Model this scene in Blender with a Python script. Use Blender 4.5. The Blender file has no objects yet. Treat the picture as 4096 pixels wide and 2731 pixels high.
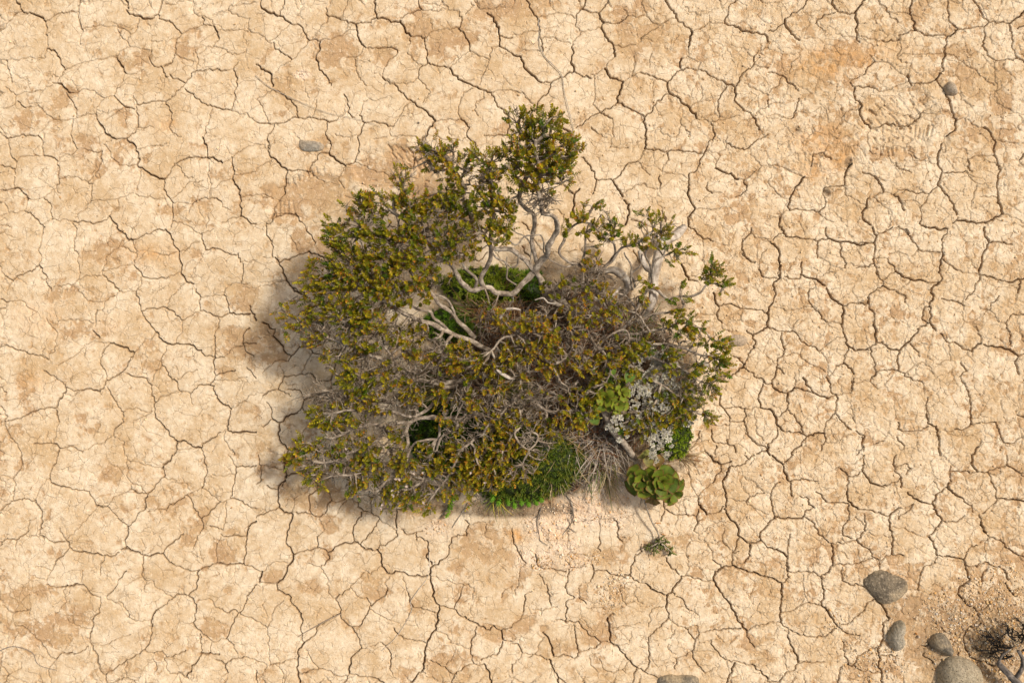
import bpy, math, random
import numpy as np
from mathutils import Vector, noise as mnoise

random.seed(7)
RNG = np.random.default_rng(7)
SC = bpy.context.scene
COL = SC.collection
H = 1.65            # camera height above the pan
K = 1.8 / 4096.0    # metres on the ground per photo pixel

def P(sx, sy, z=0.0):
    f = (H - z) / H
    return Vector(((sx - 2048.0) * K * f, (1365.5 - sy) * K * f, z))

# ------------------------------------------------------------------ noise
_perm = RNG.permutation(4096).astype(np.int64)
_ga = RNG.random(4096) * 2 * np.pi
_gx, _gy = np.cos(_ga), np.sin(_ga)
_rv = RNG.random((4096, 3))

def hidx(ix, iy, seed=0):
    return _perm[(_perm[(ix + seed * 131) & 4095] + iy * 7 + seed) & 4095]

def perlin(x, y, seed=0):
    ix = np.floor(x).astype(np.int64); iy = np.floor(y).astype(np.int64)
    fx = x - ix; fy = y - iy
    ux = fx * fx * fx * (fx * (fx * 6 - 15) + 10); uy = fy * fy * fy * (fy * (fy * 6 - 15) + 10)
    def g(a, b):
        h = hidx(ix + a, iy + b, seed)
        return _gx[h] * (fx - a) + _gy[h] * (fy - b)
    n0 = g(0, 0) * (1 - ux) + g(1, 0) * ux
    n1 = g(0, 1) * (1 - ux) + g(1, 1) * ux
    return (n0 * (1 - uy) + n1 * uy) * 1.45

def fbm(x, y, scale, octs=4, seed=0, gain=0.5):
    r = 0; a = 1; t = 0
    for o in range(octs):
        r = r + a * perlin(x / scale + o * 17.3, y / scale - o * 9.1, seed + o)
        t += a; a *= gain; scale = scale / 2.03
    return r / t

def voro(x, y, cell, seed=0, jit=0.85):
    """distance to the cell border of a jittered grid Voronoi (metres), and a cell random value"""
    gx = x / cell; gy = y / cell
    ix = np.floor(gx).astype(np.int64); iy = np.floor(gy).astype(np.int64)
    F1 = np.full(x.shape, 9e9); F2 = np.full(x.shape, 9e9); cid = np.zeros(x.shape)
    P1x = np.zeros(x.shape); P1y = np.zeros(x.shape); P2x = np.zeros(x.shape); P2y = np.zeros(x.shape)
    for a in (-1, 0, 1):
        for b in (-1, 0, 1):
            h = hidx(ix + a, iy + b, seed)
            px = ix + a + 0.5 + (_rv[h, 0] - 0.5) * jit; py = iy + b + 0.5 + (_rv[h, 1] - 0.5) * jit
            d = (px - gx) ** 2 + (py - gy) ** 2
            m1 = d < F1
            m2 = (~m1) & (d < F2)
            F2 = np.where(m1, F1, np.where(m2, d, F2)); P2x = np.where(m1, P1x, np.where(m2, px, P2x)); P2y = np.where(m1, P1y, np.where(m2, py, P2y))
            F1 = np.where(m1, d, F1); P1x = np.where(m1, px, P1x); P1y = np.where(m1, py, P1y); cid = np.where(m1, _rv[h, 2], cid)
    L = np.sqrt((P1x - P2x) ** 2 + (P1y - P2y) ** 2) + 1e-6
    return (F2 - F1) / (2 * L) * cell, cid

def sstep(a, b, x):
    t = np.clip((x - a) / (b - a), 0, 1)
    return t * t * (3 - 2 * t)

# ------------------------------------------------------------------ object helpers
def mesh_obj(name, V, F, mat=None, parent=None, smooth=True, uv=None, attrs=None, mats=None, mi=None):
    """V (n,3) array; F (m,k) array or list of such arrays"""
    me = bpy.data.meshes.new(name)
    V = np.asarray(V, dtype=np.float32).reshape(-1, 3)
    Fs = F if isinstance(F, list) else [F]
    Fs = [np.asarray(f, dtype=np.int32) for f in Fs if len(f)]
    me.vertices.add(len(V)); me.vertices.foreach_set('co', V.ravel())
    lt = np.concatenate([np.full(len(f), f.shape[1], np.int32) for f in Fs])
    vi = np.concatenate([f.ravel() for f in Fs])
    ls = np.concatenate([[0], np.cumsum(lt)[:-1]]).astype(np.int32)
    me.loops.add(len(vi)); me.loops.foreach_set('vertex_index', vi)
    me.polygons.add(len(lt)); me.polygons.foreach_set('loop_start', ls); me.polygons.foreach_set('loop_total', lt)
    if smooth: me.polygons.foreach_set('use_smooth', np.ones(len(lt), bool))
    if mi is not None: me.polygons.foreach_set('material_index', np.asarray(mi, np.int32))
    if uv is not None:
        l = me.uv_layers.new(name='UVMap'); l.data.foreach_set('uv', np.asarray(uv, np.float32)[vi].ravel())
    if attrs:
        for k, a in attrs.items():
            a = np.asarray(a, np.float32)
            if a.ndim == 2:
                at = me.attributes.new(k, 'FLOAT_COLOR', 'POINT')
                c = np.ones((len(V), 4), np.float32); c[:, :3] = a
                at.data.foreach_set('color', c.ravel())
            else:
                at = me.attributes.new(k, 'FLOAT', 'POINT'); at.data.foreach_set('value', a)
    me.update(calc_edges=True)
    for m in (mats or ([mat] if mat else [])): me.materials.append(m)
    o = bpy.data.objects.new(name, me); COL.objects.link(o)
    if parent: o.parent = parent
    return o

def tag(o, label=None, cat=None, group=None, kind=None):
    if label: o['label'] = label
    if cat: o['category'] = cat
    if group: o['group'] = group
    if kind: o['kind'] = kind
    return o

def empty(name, loc):
    o = bpy.data.objects.new(name, None); COL.objects.link(o)
    o.empty_display_size = 0.02
    o.location = loc
    return o

def rebase(o, loc):
    """put the object's origin at loc, keeping its mesh where it stands"""
    loc = Vector(loc)
    n = len(o.data.vertices); a = np.empty(n * 3, np.float32); o.data.vertices.foreach_get('co', a)
    a = a.reshape(-1, 3) - np.array(loc, np.float32)
    o.data.vertices.foreach_set('co', a.ravel()); o.data.update(); o.location = loc
    return o

def adopt(child, parent):
    """child mesh was built in world coordinates: shift its data into the parent's frame"""
    w = Vector((0, 0, 0)); p = parent
    while p: w += p.location; p = p.parent
    n = len(child.data.vertices); a = np.empty(n * 3, np.float32); child.data.vertices.foreach_get('co', a)
    a = a.reshape(-1, 3) - np.array(w, np.float32)
    child.data.vertices.foreach_set('co', a.ravel()); child.data.update(); child.parent = parent
    return child

class MB:
    def __init__(s): s.V = []; s.F = {}; s.n = 0; s.UV = []; s.C = []
    def add(s, V, F, uv=None, col=None):
        V = np.asarray(V, float).reshape(-1, 3); F = np.asarray(F, int)
        s.V.append(V); s.F.setdefault(F.shape[1], []).append(F + s.n)
        s.UV.append(np.zeros((len(V), 2)) if uv is None else np.asarray(uv, float))
        c = np.zeros((len(V), 3)); 
        if col is not None: c[:] = col
        s.C.append(c); s.n += len(V)
    def build(s, name, mat, parent=None, smooth=True, world=True):
        o = mesh_obj(name, np.concatenate(s.V), [np.concatenate(f) for f in s.F.values()], mat, None, smooth,
                     uv=np.concatenate(s.UV), attrs={'col': np.concatenate(s.C)})
        if parent: adopt(o, parent)
        return o

def frames(Pt):
    """parallel transport frames along a polyline"""
    Pt = np.asarray(Pt, float); n = len(Pt)
    T = np.gradient(Pt, axis=0); T /= (np.linalg.norm(T, axis=1, keepdims=True) + 1e-12)
    U = np.zeros_like(T); up = np.array([0, 0, 1.0])
    if abs(T[0] @ up) > 0.9: up = np.array([1.0, 0, 0])
    u = np.cross(T[0], up); u /= np.linalg.norm(u)
    for i in range(n):
        u = u - T[i] * (u @ T[i]); nn = np.linalg.norm(u)
        u = u / nn if nn > 1e-9 else np.cross(T[i], [0.3, 0.5, 0.8])
        U[i] = u
    return T, U, np.cross(T, U)

def tube(mb, Pt, R, sides=6, col=None, bark=0.0, cap=True, flat=1.0, twist=0.0, seed=0):
    Pt = np.asarray(Pt, float); n = len(Pt)
    R = np.broadcast_to(np.asarray(R, float), (n,)).copy()
    T, U, W = frames(Pt)
    a = np.linspace(0, 2 * np.pi, sides, endpoint=False)
    seg = np.r_[0, np.cumsum(np.linalg.norm(np.diff(Pt, axis=0), axis=1))]
    A = a[None, :] + twist * seg[:, None]
    rr = R[:, None] * np.ones(sides)[None]
    if bark > 0:
        g = perlin(np.broadcast_to(a[None] * 1.9, A.shape) + seed, np.broadcast_to(seg[:, None] * 22, A.shape) + seed * 3.1, 5)
        g2 = perlin(np.broadcast_to(np.cos(a)[None] * 1.5, A.shape) + seed, seg[:, None] * 60 + np.sin(a)[None] * 1.5, 8)
        rr = rr * (1 + bark * g + bark * 0.7 * g2)
    V = Pt[:, None, :] + (np.cos(A) * rr)[..., None] * U[:, None, :] + (np.sin(A) * rr * flat)[..., None] * W[:, None, :]
    V = V.reshape(-1, 3)
    i = np.arange(n - 1)[:, None] * sides; j = np.arange(sides)[None]; k = (j + 1) % sides
    F = np.stack([i + j, i + k, i + sides + k, i + sides + j], -1).reshape(-1, 4)
    uv = np.stack([np.broadcast_to(j / sides, (n, sides)), np.broadcast_to(seg[:, None], (n, sides))], -1).reshape(-1, 2)
    c = None
    if col is not None:
        c = np.asarray(col, float)
        if c.ndim == 2: c = np.repeat(c, sides, 0)
    base = mb.n
    mb.add(V, F, uv, c)
    if cap:
        for e, s in ((0, -1), (n - 1, 1)):
            tip = Pt[e] + T[e] * s * R[e] * 0.6
            ring = e * sides + np.arange(sides)
            VV = np.vstack([V[ring], tip[None]])
            FF = np.stack([np.arange(sides), (np.arange(sides) + 1) % sides, np.full(sides, sides)], -1)
            if s < 0: FF = FF[:, ::-1]
            cc = None if c is None else (c if c.ndim == 1 else np.vstack([c[ring], c[ring][:1]]))
            mb.add(VV, FF, np.tile([[0.5, seg[e]]], (sides + 1, 1)), cc)

def smooth_path(pts, step=0.008, wob=0.0, rad=None, seed=0):
    """Catmull-Rom through pts (n,3), resampled about every step metres"""
    p = np.asarray(pts, float)
    if len(p) == 2: p = np.vstack([p[0], (p[0] + p[1]) / 2, p[1]]); 
    if rad is not None and len(rad) != len(p): rad = np.interp(np.linspace(0, 1, len(p)), np.linspace(0, 1, len(rad)), rad)
    q = np.vstack([2 * p[0] - p[1], p, 2 * p[-1] - p[-2]])
    out = []; ro = []
    for i in range(1, len(q) - 2):
        L = np.linalg.norm(q[i + 1] - q[i]); m = max(1, int(round(L / step)))
        for t in np.arange(m) / m:
            out.append(0.5 * ((2 * q[i]) + (-q[i - 1] + q[i + 1]) * t + (2 * q[i - 1] - 5 * q[i] + 4 * q[i + 1] - q[i + 2]) * t * t + (-q[i - 1] + 3 * q[i] - 3 * q[i + 1] + q[i + 2]) * t ** 3))
            if rad is not None: ro.append(rad[i - 1] * (1 - t) + rad[i] * t)
    out.append(p[-1]); out = np.array(out)
    if wob > 0:
        s = np.arange(len(out)) * step
        for ax in range(3):
            out[:, ax] += wob * perlin(s * 30 + seed * 7.7 + ax * 31, s * 0 + ax + seed, 3) * np.minimum(1, np.arange(len(out)) / 3)
    if rad is not None:
        ro.append(rad[-1]); return out, np.array(ro)
    return out
CR = {}
# each tile: "w x,y x,y ..." in tile pixels; tile origin in the key
CR[(0,0)] = """
3 105,0 135,45 150,75 185,97 235,100 270,115 300,140 312,150
2 312,150 350,130 400,95 450,88 540,78
2 150,75 90,115 50,160 0,215
2 312,150 322,210 325,275 318,340
3 318,340 350,350 390,370 415,430 445,485
1 318,340 312,400 255,405 205,395 160,405 100,415 0,412
2 40,415 48,470 72,515 82,570
2 540,0 543,90 555,180 570,210
1 570,210 550,260 555,310
1 545,25 600,15 690,0
1 570,200 640,182 760,185 810,185
1 810,185 825,245 870,280 895,325
1 810,185 850,200 900,240 940,210 958,160 958,120
1 900,240 880,280
3 862,0 885,60
3 868,70 890,100 940,110 1010,130 1060,125 1090,100 1105,60 1125,0
1 1125,35 1200,35 1230,10 1330,5 1335,90 1365,115
2 1090,100 1095,130 1165,145 1210,195 1255,235
1 1255,235 1300,205 1380,180 1460,180
2 1255,235 1215,290 1200,380 1190,430 1130,460
2 1390,120 1400,170 1460,180
3 1470,180 1495,220 1508,265
1 1508,210 1580,212 1690,200
1 1365,115 1410,115 1460,140 1475,180
1 1460,110 1500,90 1570,75 1640,115 1720,130
1 1720,130 1705,200 1764,230
1 1570,75 1590,35 1640,38 1764,20
1 895,325 940,330 1000,345 1045,350
2 1045,350 1025,395 1045,440 1065,462
1 895,325 840,350 820,380 760,395 735,410
1 445,485 530,445 620,420 720,410 740,400
3 805,402 828,445 865,505
1 865,505 905,515 940,512 985,485
1 865,505 850,560 800,620 795,650
2 1065,462 1110,460 1125,500 1150,535
2 1170,515 1210,545 1250,560 1275,575
2 1275,575 1320,530 1330,500 1355,490
1 1355,490 1360,440 1355,370 1345,345
2 1355,490 1440,475 1560,488
1 1560,488 1610,465 1640,430
1 1205,385 1270,405 1335,430
1 1130,460 1190,430
1 1370,375 1420,325 1500,330 1560,345 1600,380 1660,370 1700,340
1 1508,265 1465,320
1 1205,350 1215,385
1 1040,285 1085,295 1120,285
1 445,485 410,540 395,570
2 360,572 405,580 450,615 475,640 500,640
3 400,575 440,605 480,640
1 500,640 560,620 640,625 700,670 720,680
1 115,655 200,640 300,620 360,590
1 35,600 75,635 115,662 108,700 75,740 0,748
2 120,700 145,725 175,745
1 175,745 210,735 260,730 300,770 365,825
1 365,825 430,830 510,828
2 455,640 480,680 510,725 528,790
1 528,790 535,815 570,795 655,785
1 720,680 760,665 785,662
2 785,662 830,710 860,740 930,755
1 790,665 800,615 850,560
1 918,660 940,700 938,770
2 938,725 1000,715 1060,700 1140,700 1175,685 1210,650 1260,600 1275,575
2 1275,615 1315,645 1380,700 1430,730 1500,745 1590,760
2 1610,470 1635,540 1620,620 1612,700 1595,760
1 1590,760 1660,790 1700,780 1764,845
2 655,785 665,820 690,865 720,910 760,940 790,955
3 680,840 720,910 790,955
2 790,958 870,955
1 665,790 665,745 690,710 720,680
3 870,960 930,1005 950,1050 962,1100 945,1138
3 945,1138 990,1170 1060,1210 1135,1235
2 870,955 900,935 935,915 950,860 955,800 938,765
1 730,835 780,790 850,745
2 1140,705 1165,740 1185,780 1185,830 1165,880
1 1165,880 1190,920 1250,945
1 950,880 1000,885 1060,880
1 950,1030 1060,1010 1150,990
1 1465,755 1440,830 1415,900 1395,950
3 1395,950 1425,1010 1427,1085
3 1427,1085 1480,1098 1530,1125
2 1427,1090 1300,1085 1240,1110 1200,1130 1175,1190 1135,1235
1 1530,1125 1590,1100 1640,1050 1764,990
2 1595,1080 1600,1130 1615,1180 1600,1235
3 1600,1235 1640,1300 1655,1350 1655,1490
1 1440,1120 1440,1180 1450,1240 1450,1300 1443,1365
2 1320,1410 1350,1385 1400,1367 1490,1365 1525,1390
1 1450,1305 1500,1280 1550,1250 1600,1240
1 1655,1360 1764,1340
1 1660,1490 1640,1500 1590,1510 1520,1545
2 1660,1490 1720,1535 1764,1545
1 1615,1205 1680,1200 1764,1185
1 1525,1390 1530,1430 1590,1450
2 1135,1235 1130,1275 1145,1340 1190,1395 1192,1490 1180,1568
1 1190,1395 1280,1400 1320,1410
1 1300,1470 1330,1400
1 1430,1480 1440,1510 1420,1568
1 1180,1370 1250,1320 1300,1260 1400,1245
1 1200,1140 1250,1160 1270,1215 1330,1225
1 1185,1530 1250,1535 1320,1568
2 500,835 495,900 500,960 530,1030
1 530,1030 590,1030 660,1050 705,1045
2 705,1045 700,1110 680,1170 655,1205
1 655,1205 690,1230 680,1200
1 770,960 710,1000 740,1020 770,1090 820,1140 900,1150 945,1135
1 975,1170 960,1240 940,1310
1 620,1390 720,1385 820,1370 920,1330
2 605,1255 640,1270 630,1330 622,1400
1 622,1400 590,1440 520,1500
1 410,1232 510,1220 605,1255 655,1205
1 0,875 30,920 55,955
2 0,930 55,955 120,938 200,932 260,935
1 260,935 300,890 340,840 365,828
2 260,935 295,985 295,1070 350,1080 395,1110
2 395,1110 410,1160 405,1240 390,1290
1 410,1105 440,1075 500,1065 530,1035
1 300,1078 200,1075 130,1085 112,1120
2 55,955 65,1050 112,1120
2 0,1142 70,1150 105,1165 98,1230 93,1300
1 112,1120 105,1165
2 0,1312 50,1310 93,1303
3 93,1303 140,1310 180,1345 192,1380
1 192,1380 180,1430 165,1455
1 192,1365 240,1378 300,1362 350,1330 390,1290 420,1335
2 300,1365 330,1395 358,1430 355,1515
1 0,1490 60,1470 30,1400
1 60,1470 165,1455
2 165,1455 230,1490 290,1550 310,1568
1 290,1550 355,1518 430,1515 500,1530
2 500,1530 580,1525 640,1545 700,1530 755,1490
3 755,1490 780,1530 810,1568
1 525,1568 500,1540
1 750,1490 790,1460 820,1400 815,1370
1 935,1340 1000,1360 1060,1370 1140,1370
1 0,1548 80,1568
1 90,290 100,310
"""
CR[(1024,0)] = """
3 35,0 38,60 90,90 160,110 235,160
2 160,110 185,60 195,0
2 235,160 300,175 330,225 355,270
2 355,270 400,270 440,285
3 440,285 420,370 410,410 430,470 480,520
2 480,520 500,570 515,592
1 440,280 530,265 600,240 680,210
1 385,265 430,215 490,150 490,105
2 480,55 490,108 545,118 610,145 685,168
1 570,135 600,80 640,0
2 685,168 760,155 820,128
3 685,168 700,230 720,290 745,320
2 745,320 800,335 870,330 940,330 975,365
3 820,0 818,60 828,120
3 828,120 890,130 930,158 995,148
2 995,125 1060,95 1138,62
3 990,145 1025,205 1060,245
2 1060,245 1120,250 1160,265
1 1060,245 1065,290 1040,310
2 1120,0 1138,62
1 1138,30 1210,30 1310,40 1320,65
1 1138,65 1220,80 1320,68 1400,80
2 1400,80 1420,120 1410,170 1390,195
1 1160,260 1220,215 1320,200 1390,195
2 1390,195 1440,245 1470,310 1475,355
1 1475,355 1530,385 1605,412
2 1160,265 1168,320 1180,370 1180,435
2 1180,435 1240,455 1335,470
1 1335,470 1380,420 1430,380 1475,355
3 1335,470 1360,520 1430,565 1510,598
1 1440,100 1500,40 1480,20
1 1500,0 1530,50 1585,65 1640,60 1700,30
3 1590,90 1635,120 1655,180 1678,250 1678,320
2 1678,250 1764,262
2 1678,320 1764,370
1 1678,320 1620,330 1605,420 1560,520 1540,590
3 1510,598 1560,620 1620,640
1 1620,640 1680,625 1764,625
1 975,365 910,420 880,480 868,530
3 868,530 890,555
2 890,555 960,590 1000,640 1080,705
1 890,550 960,580 1080,570 1115,535
2 1115,535 1120,490 1145,455 1180,440
1 1040,365 1070,400 1145,450
1 1115,540 1160,580 1200,640 1150,710
3 1080,705 1150,750 1200,800 1235,832
1 1235,832 1300,830 1410,822
2 1410,822 1470,880 1455,945 1510,985 1508,1055
1 1508,1055 1570,1075
3 1235,835 1215,870 1180,910 1145,965
2 1145,965 1135,1010 1100,1060
2 1090,1090 1080,1160
1 1145,965 1060,940 930,942 925,890
2 710,795 745,845 860,850 950,870
1 950,870 1000,790 1020,740 1080,710
2 745,845 725,900 697,940 710,1010 700,1060 680,1115
2 605,650 632,700 630,770 680,815
1 630,770 580,795 555,830
1 710,795 740,700 775,680 840,690 900,670
3 0,445 50,480 105,515 115,600
2 120,615 180,650 240,690 280,745 288,810
1 120,615 70,650 0,690
2 0,840 80,850 150,855 220,830 288,812
1 20,700 60,780 90,850
2 288,812 380,812 440,825 490,835 555,830
2 125,862 105,910 75,955 90,990
2 490,835 485,900 478,930 510,975 500,1050
2 430,1060 500,1052
3 500,1052 550,1105 615,1145
2 615,1145 680,1115
2 430,1060 410,1110 375,1150 372,1180
3 90,1000 80,1040 100,1085 160,1125 215,1175
2 215,1175 290,1170 372,1180
3 215,1175 205,1240 195,1340
1 372,1180 410,1215 470,1255
1 615,1145 600,1180 570,1245 610,1300
1 680,1115 750,1145 830,1190 880,1185 920,1235
1 0,1170 70,1120 110,1100
1 0,995 60,1000 80,1030
1 0,1340 60,1340 120,1370
1 190,1340 125,1430 130,1500 90,1530
2 130,1500 200,1470 270,1470 310,1530
1 545,925 600,950 690,930
1 610,1350 660,1365
2 680,1370 690,1400 730,1440
1 0,232 60,255 85,295 120,295
2 120,295 125,330 180,365 245,412
1 245,412 300,360 350,310 355,275
1 245,412 190,450 130,500
1 85,295 160,240 220,180 235,160
1 0,105 60,90
1 415,690 405,760 385,800
1 680,410 690,490 720,555 755,590
1 745,320 700,390 620,400
1 1410,822 1390,780 1400,720 1430,640 1490,610
1 1570,630 1570,680
2 1620,640 1660,730 1740,800 1750,880 1730,930
1 1530,800 1500,760 1520,700 1570,680
2 1570,935 1640,940 1730,932
1 1230,880 1240,940 1330,970 1420,975 1455,945
1 1690,960 1700,1020
1 1320,880 1350,940
1 800,960 900,945
"""
CR[(2048,0)] = """
2 95,0 140,80 175,125 185,200
1 175,125 250,100 340,95 415,110 435,130
2 505,0 500,40 440,110 435,180
2 485,60 530,85 595,92
3 595,92 605,130 635,158
2 635,158 700,165 750,150 800,110
2 595,92 640,50 665,0
1 800,110 790,80 770,65
1 800,112 870,120 925,110
1 925,110 905,50 900,0
1 925,115 960,150 1010,180 940,225 890,260 890,290
1 1010,180 1060,150 1130,125
3 1055,0 1090,60 1130,100 1130,125
2 1130,125 1185,175 1235,215
3 1235,215 1228,280 1215,325
1 1215,325 1215,390 1165,420
3 1165,405 1160,470
1 1235,215 1300,200 1350,160 1440,165 1465,162
2 1465,162 1490,80 1505,30 1560,0
3 1465,165 1540,190 1620,220 1740,240
3 1740,240 1764,290
1 1764,330 1700,350 1668,390
3 1668,390 1668,445
2 1668,445 1620,480 1580,525 1540,600
1 1668,450 1764,470
1 435,185 480,220 430,280 412,320
1 485,222 550,210 620,190
2 635,158 612,195
3 612,195 640,250 690,300 708,350 710,390
1 710,390 660,435 638,475
1 700,315 770,328 850,310
3 412,320 425,370 410,400 425,495
2 425,495 470,520 545,545
3 638,475 670,525 730,555 765,565
1 620,480 560,520 570,600 570,690 555,720
1 765,565 830,520 850,430 840,380
2 185,200 205,290 210,360
1 200,270 290,260 340,290 405,305
1 0,245 90,225 185,215
1 60,355 130,348 190,355
3 0,370 60,390 85,470 140,520 200,570
2 200,570 275,565 360,530 425,495
2 275,572 250,640 190,690 172,735
1 0,630 70,635 120,700 165,735
3 172,735 180,790 215,810
3 300,870 350,885 400,912
3 400,912 415,980 440,1010
2 440,885 500,840 560,800 605,775
2 605,775 680,750 730,710
3 765,570 740,640 725,710
2 725,710 790,740 850,770 915,810
1 555,720 605,775
2 605,775 640,800 690,820
3 910,815 918,880 925,950 912,1025
2 915,810 965,770 975,730 1060,650 1085,650
3 1072,570 1075,620 1095,650
2 1072,570 990,540 930,510 885,500
2 1072,570 1120,520 1165,480
1 885,500 820,530 765,570
3 1095,650 1160,695 1225,745 1270,815
1 1225,745 1280,705 1370,690
2 1165,480 1220,475 1300,480 1380,530 1490,585
1 1490,585 1540,600
3 1490,585 1530,600
2 1480,585 1440,650 1418,690 1430,810
3 1530,600 1545,650 1545,710
2 1545,710 1600,765 1660,800
3 1660,800 1705,895
1 1660,800 1700,770 1764,735
1 1600,575 1680,620 1764,660
1 1270,820 1370,840 1440,830 1570,800
2 1370,845 1385,895 1400,935 1355,975 1325,1050
1 1480,935 1480,990
2 1480,990 1530,1010 1600,1035 1700,960 1764,930
1 1325,1050 1420,1055 1475,1030 1480,990
2 915,1028 990,1035 1065,1045 1160,1040 1250,1045 1325,1055
2 1065,1045 1080,1105
1 915,1030 890,1080 860,1115
2 860,1115 790,1135 745,1210 692,1245
1 860,1115 900,1165 950,1210
1 1080,1105 1040,1140 1035,1190
2 1325,1055 1295,1100 1275,1170 1218,1200
2 1015,1215 1018,1305
1 1035,1190 1110,1200 1218,1235
3 1218,1200 1212,1290 1225,1370 1260,1435
1 1260,1440 1340,1440 1375,1450 1440,1430
2 1260,1440 1212,1500 1215,1568
3 692,1245 725,1300 760,1355
2 692,1245 630,1240 580,1240 570,1190 520,1130 475,1085
1 760,1330 820,1310 850,1275 910,1265 930,1295 1000,1305
3 770,1380 805,1410 805,1480 780,1550
2 580,1245 575,1290 555,1340
3 460,1310 430,1350 425,1470
2 355,1275 390,1320 430,1345
1 680,960 670,1020
1 670,1020 730,1022 800,1020
1 545,880 600,930 650,950
2 545,880 580,910
1 690,820 690,900 700,950
1 915,960 880,950
1 1420,1060 1420,1100 1400,1140 1410,1170
3 1400,1160 1470,1190 1560,1235
1 1560,1235 1600,1240 1640,1215 1720,1145
1 1640,1060 1680,1105 1720,1145 1764,1150
2 1600,1240 1620,1280 1590,1330 1540,1360
2 1345,1260 1345,1310 1380,1335
1 1300,600 1310,650 1300,690
1 1020,880 1020,910 1080,940 1130,950 1165,860 1165,820
1 1165,860 1220,910 1225,945
1 1165,410 1200,395 1300,430 1280,480
1 820,1510 880,1530 960,1568
2 1030,1450 1055,1530
1 950,470 945,420 965,370
1 850,430 840,480 820,530
1 1620,360 1668,395
1 1190,50 1230,90 1300,110
"""
CR[(3072,0)] = """
2 270,0 240,60 115,135
3 115,135 125,190 160,235 215,280
2 115,160 60,205 0,215
3 445,0 460,60
2 460,60 480,85 590,98
2 330,165 385,105 460,90
1 330,165 385,220
3 670,0 620,60 600,120 610,190
3 610,190 612,260 630,290
1 640,250 700,270 760,290 790,280
1 460,235 530,255 610,258
2 790,280 860,285 905,275 905,240 940,235
2 760,0 790,40 835,90 840,120 895,155
1 835,90 920,90 980,100
3 995,0 978,60 980,100 1015,160 1022,210
2 950,235 985,212 1022,210
1 950,235 920,200
2 1022,210 1070,235 1140,248 1215,240 1260,255
3 1260,250 1310,205
2 1310,205 1370,200 1430,188 1490,190
2 1490,190 1525,155 1590,155
3 1590,155 1660,160 1720,120 1764,75
3 1660,160 1668,215
2 1235,0 1240,80 1250,150 1310,200
2 1410,0 1460,60 1490,130 1525,155
2 1240,255 1220,330 1225,370
3 1225,370 1200,440 1210,490 1160,550
2 1160,550 1120,570 1040,575 970,565
3 960,520 970,560 990,590
1 960,540 890,490 860,460 830,435 735,425
2 735,425 680,480 650,520
2 565,570 580,595 640,600 720,605 780,632
1 565,570 600,545 650,520
1 780,632 850,620 900,585 970,565
3 595,600 600,680 640,720
3 640,720 630,790 670,850 712,885
2 712,885 780,870 825,848 900,865 975,868
2 975,870 1020,830 1070,775
1 1070,775 1150,785 1240,765
1 712,885 690,960 700,1040 740,1060
3 1165,555 1215,620 1255,700 1270,770 1300,830
3 1300,830 1295,880 1230,940
3 1200,990 1175,1060 1170,1130
3 1170,1130 1200,1175 1170,1270
3 1170,1270 1240,1350 1270,1400 1300,1480
1 1300,820 1380,825 1450,880 1510,885
3 1490,880 1540,920 1570,970
3 1570,970 1560,1070 1605,1170
1 1570,970 1640,975 1720,990
1 1325,600 1330,690 1390,720 1405,740
2 1480,290 1490,330 1510,380
2 1490,190 1495,260 1480,290
2 1510,380 1560,415 1600,420
2 1670,215 1690,290 1680,330 1710,390
3 1710,390 1764,430
2 1600,420 1660,410 1710,405
1 1565,420 1560,500 1580,590 1560,670
1 1320,420 1400,470 1480,530 1560,590
1 1560,670 1600,720 1690,770
3 1605,1170 1580,1260 1590,1380 1620,1475
2 1205,1190 1300,1190 1360,1180
1 1360,1180 1400,1230 1440,1265 1540,1265
2 1380,1100 1380,1150 1410,1180
1 1380,1100 1430,1075 1500,1075 1560,1070
1 1460,1355 1590,1360
1 1440,1270 1420,1340 1400,1430
2 1115,1335 1150,1300 1170,1280
2 1115,1335 1040,1335 980,1320 940,1305
1 940,1305 900,1310 870,1340
3 870,1340 905,1370 940,1450
2 650,1185 730,1215
3 735,1215 765,1260 798,1310 795,1330
2 880,1120 905,1165 990,1190
1 795,1330 720,1360
3 695,1365 680,1430 650,1465
3 650,1465 665,1520 710,1550
1 795,1330 870,1345
2 525,1280 530,1230 545,1180
3 530,1220 550,1160 580,1130
2 525,1280 460,1285 395,1290 380,1340 400,1395
1 525,1285 535,1340 600,1380 680,1420
2 400,1395 355,1470
3 250,1220 200,1280 150,1370 140,1430 155,1450
2 155,1450 230,1445 355,1460
1 355,1470 400,1510 450,1530
1 155,1450 80,1490 0,1510
3 85,1500 80,1568
2 0,500 100,520 170,580 210,630
2 210,680 195,760 160,820
1 0,720 100,710
1 100,520 60,600 10,640
2 0,690 5,740
1 160,820 60,790 0,800
1 150,510 160,430 210,395
1 500,860 520,800 540,770 620,750
2 300,1150 310,1060 370,1050 440,1100
1 1060,1420 1110,1340
2 1060,1420 1055,1500 1045,1540
3 1045,1540 1090,1568
1 940,1385 1000,1380 1060,1415
3 1310,1520 1400,1530 1500,1540 1560,1500 1620,1475
2 1270,1540 1310,1500
1 1620,1475 1700,1500 1764,1540
1 970,1030 1040,1100 1150,1130
1 0,1130 90,1150 180,1190 250,1225
1 20,1200 0,1260 60,1330 130,1370
1 1764,830 1720,870 1750,900
3 1764,1060 1740,1100
1 970,1060 1010,1110 1080,1100
2 1764,180 1720,200
1 700,380 735,425
1 905,240 920,330 890,390
1 960,540 990,440 920,430 890,400 930,370 1020,380 1100,370 1225,370
1 1225,370 1290,390 1320,420
1 850,1460 850,1530 830,1568
1 720,1360 830,1440 850,1460
"""
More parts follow.
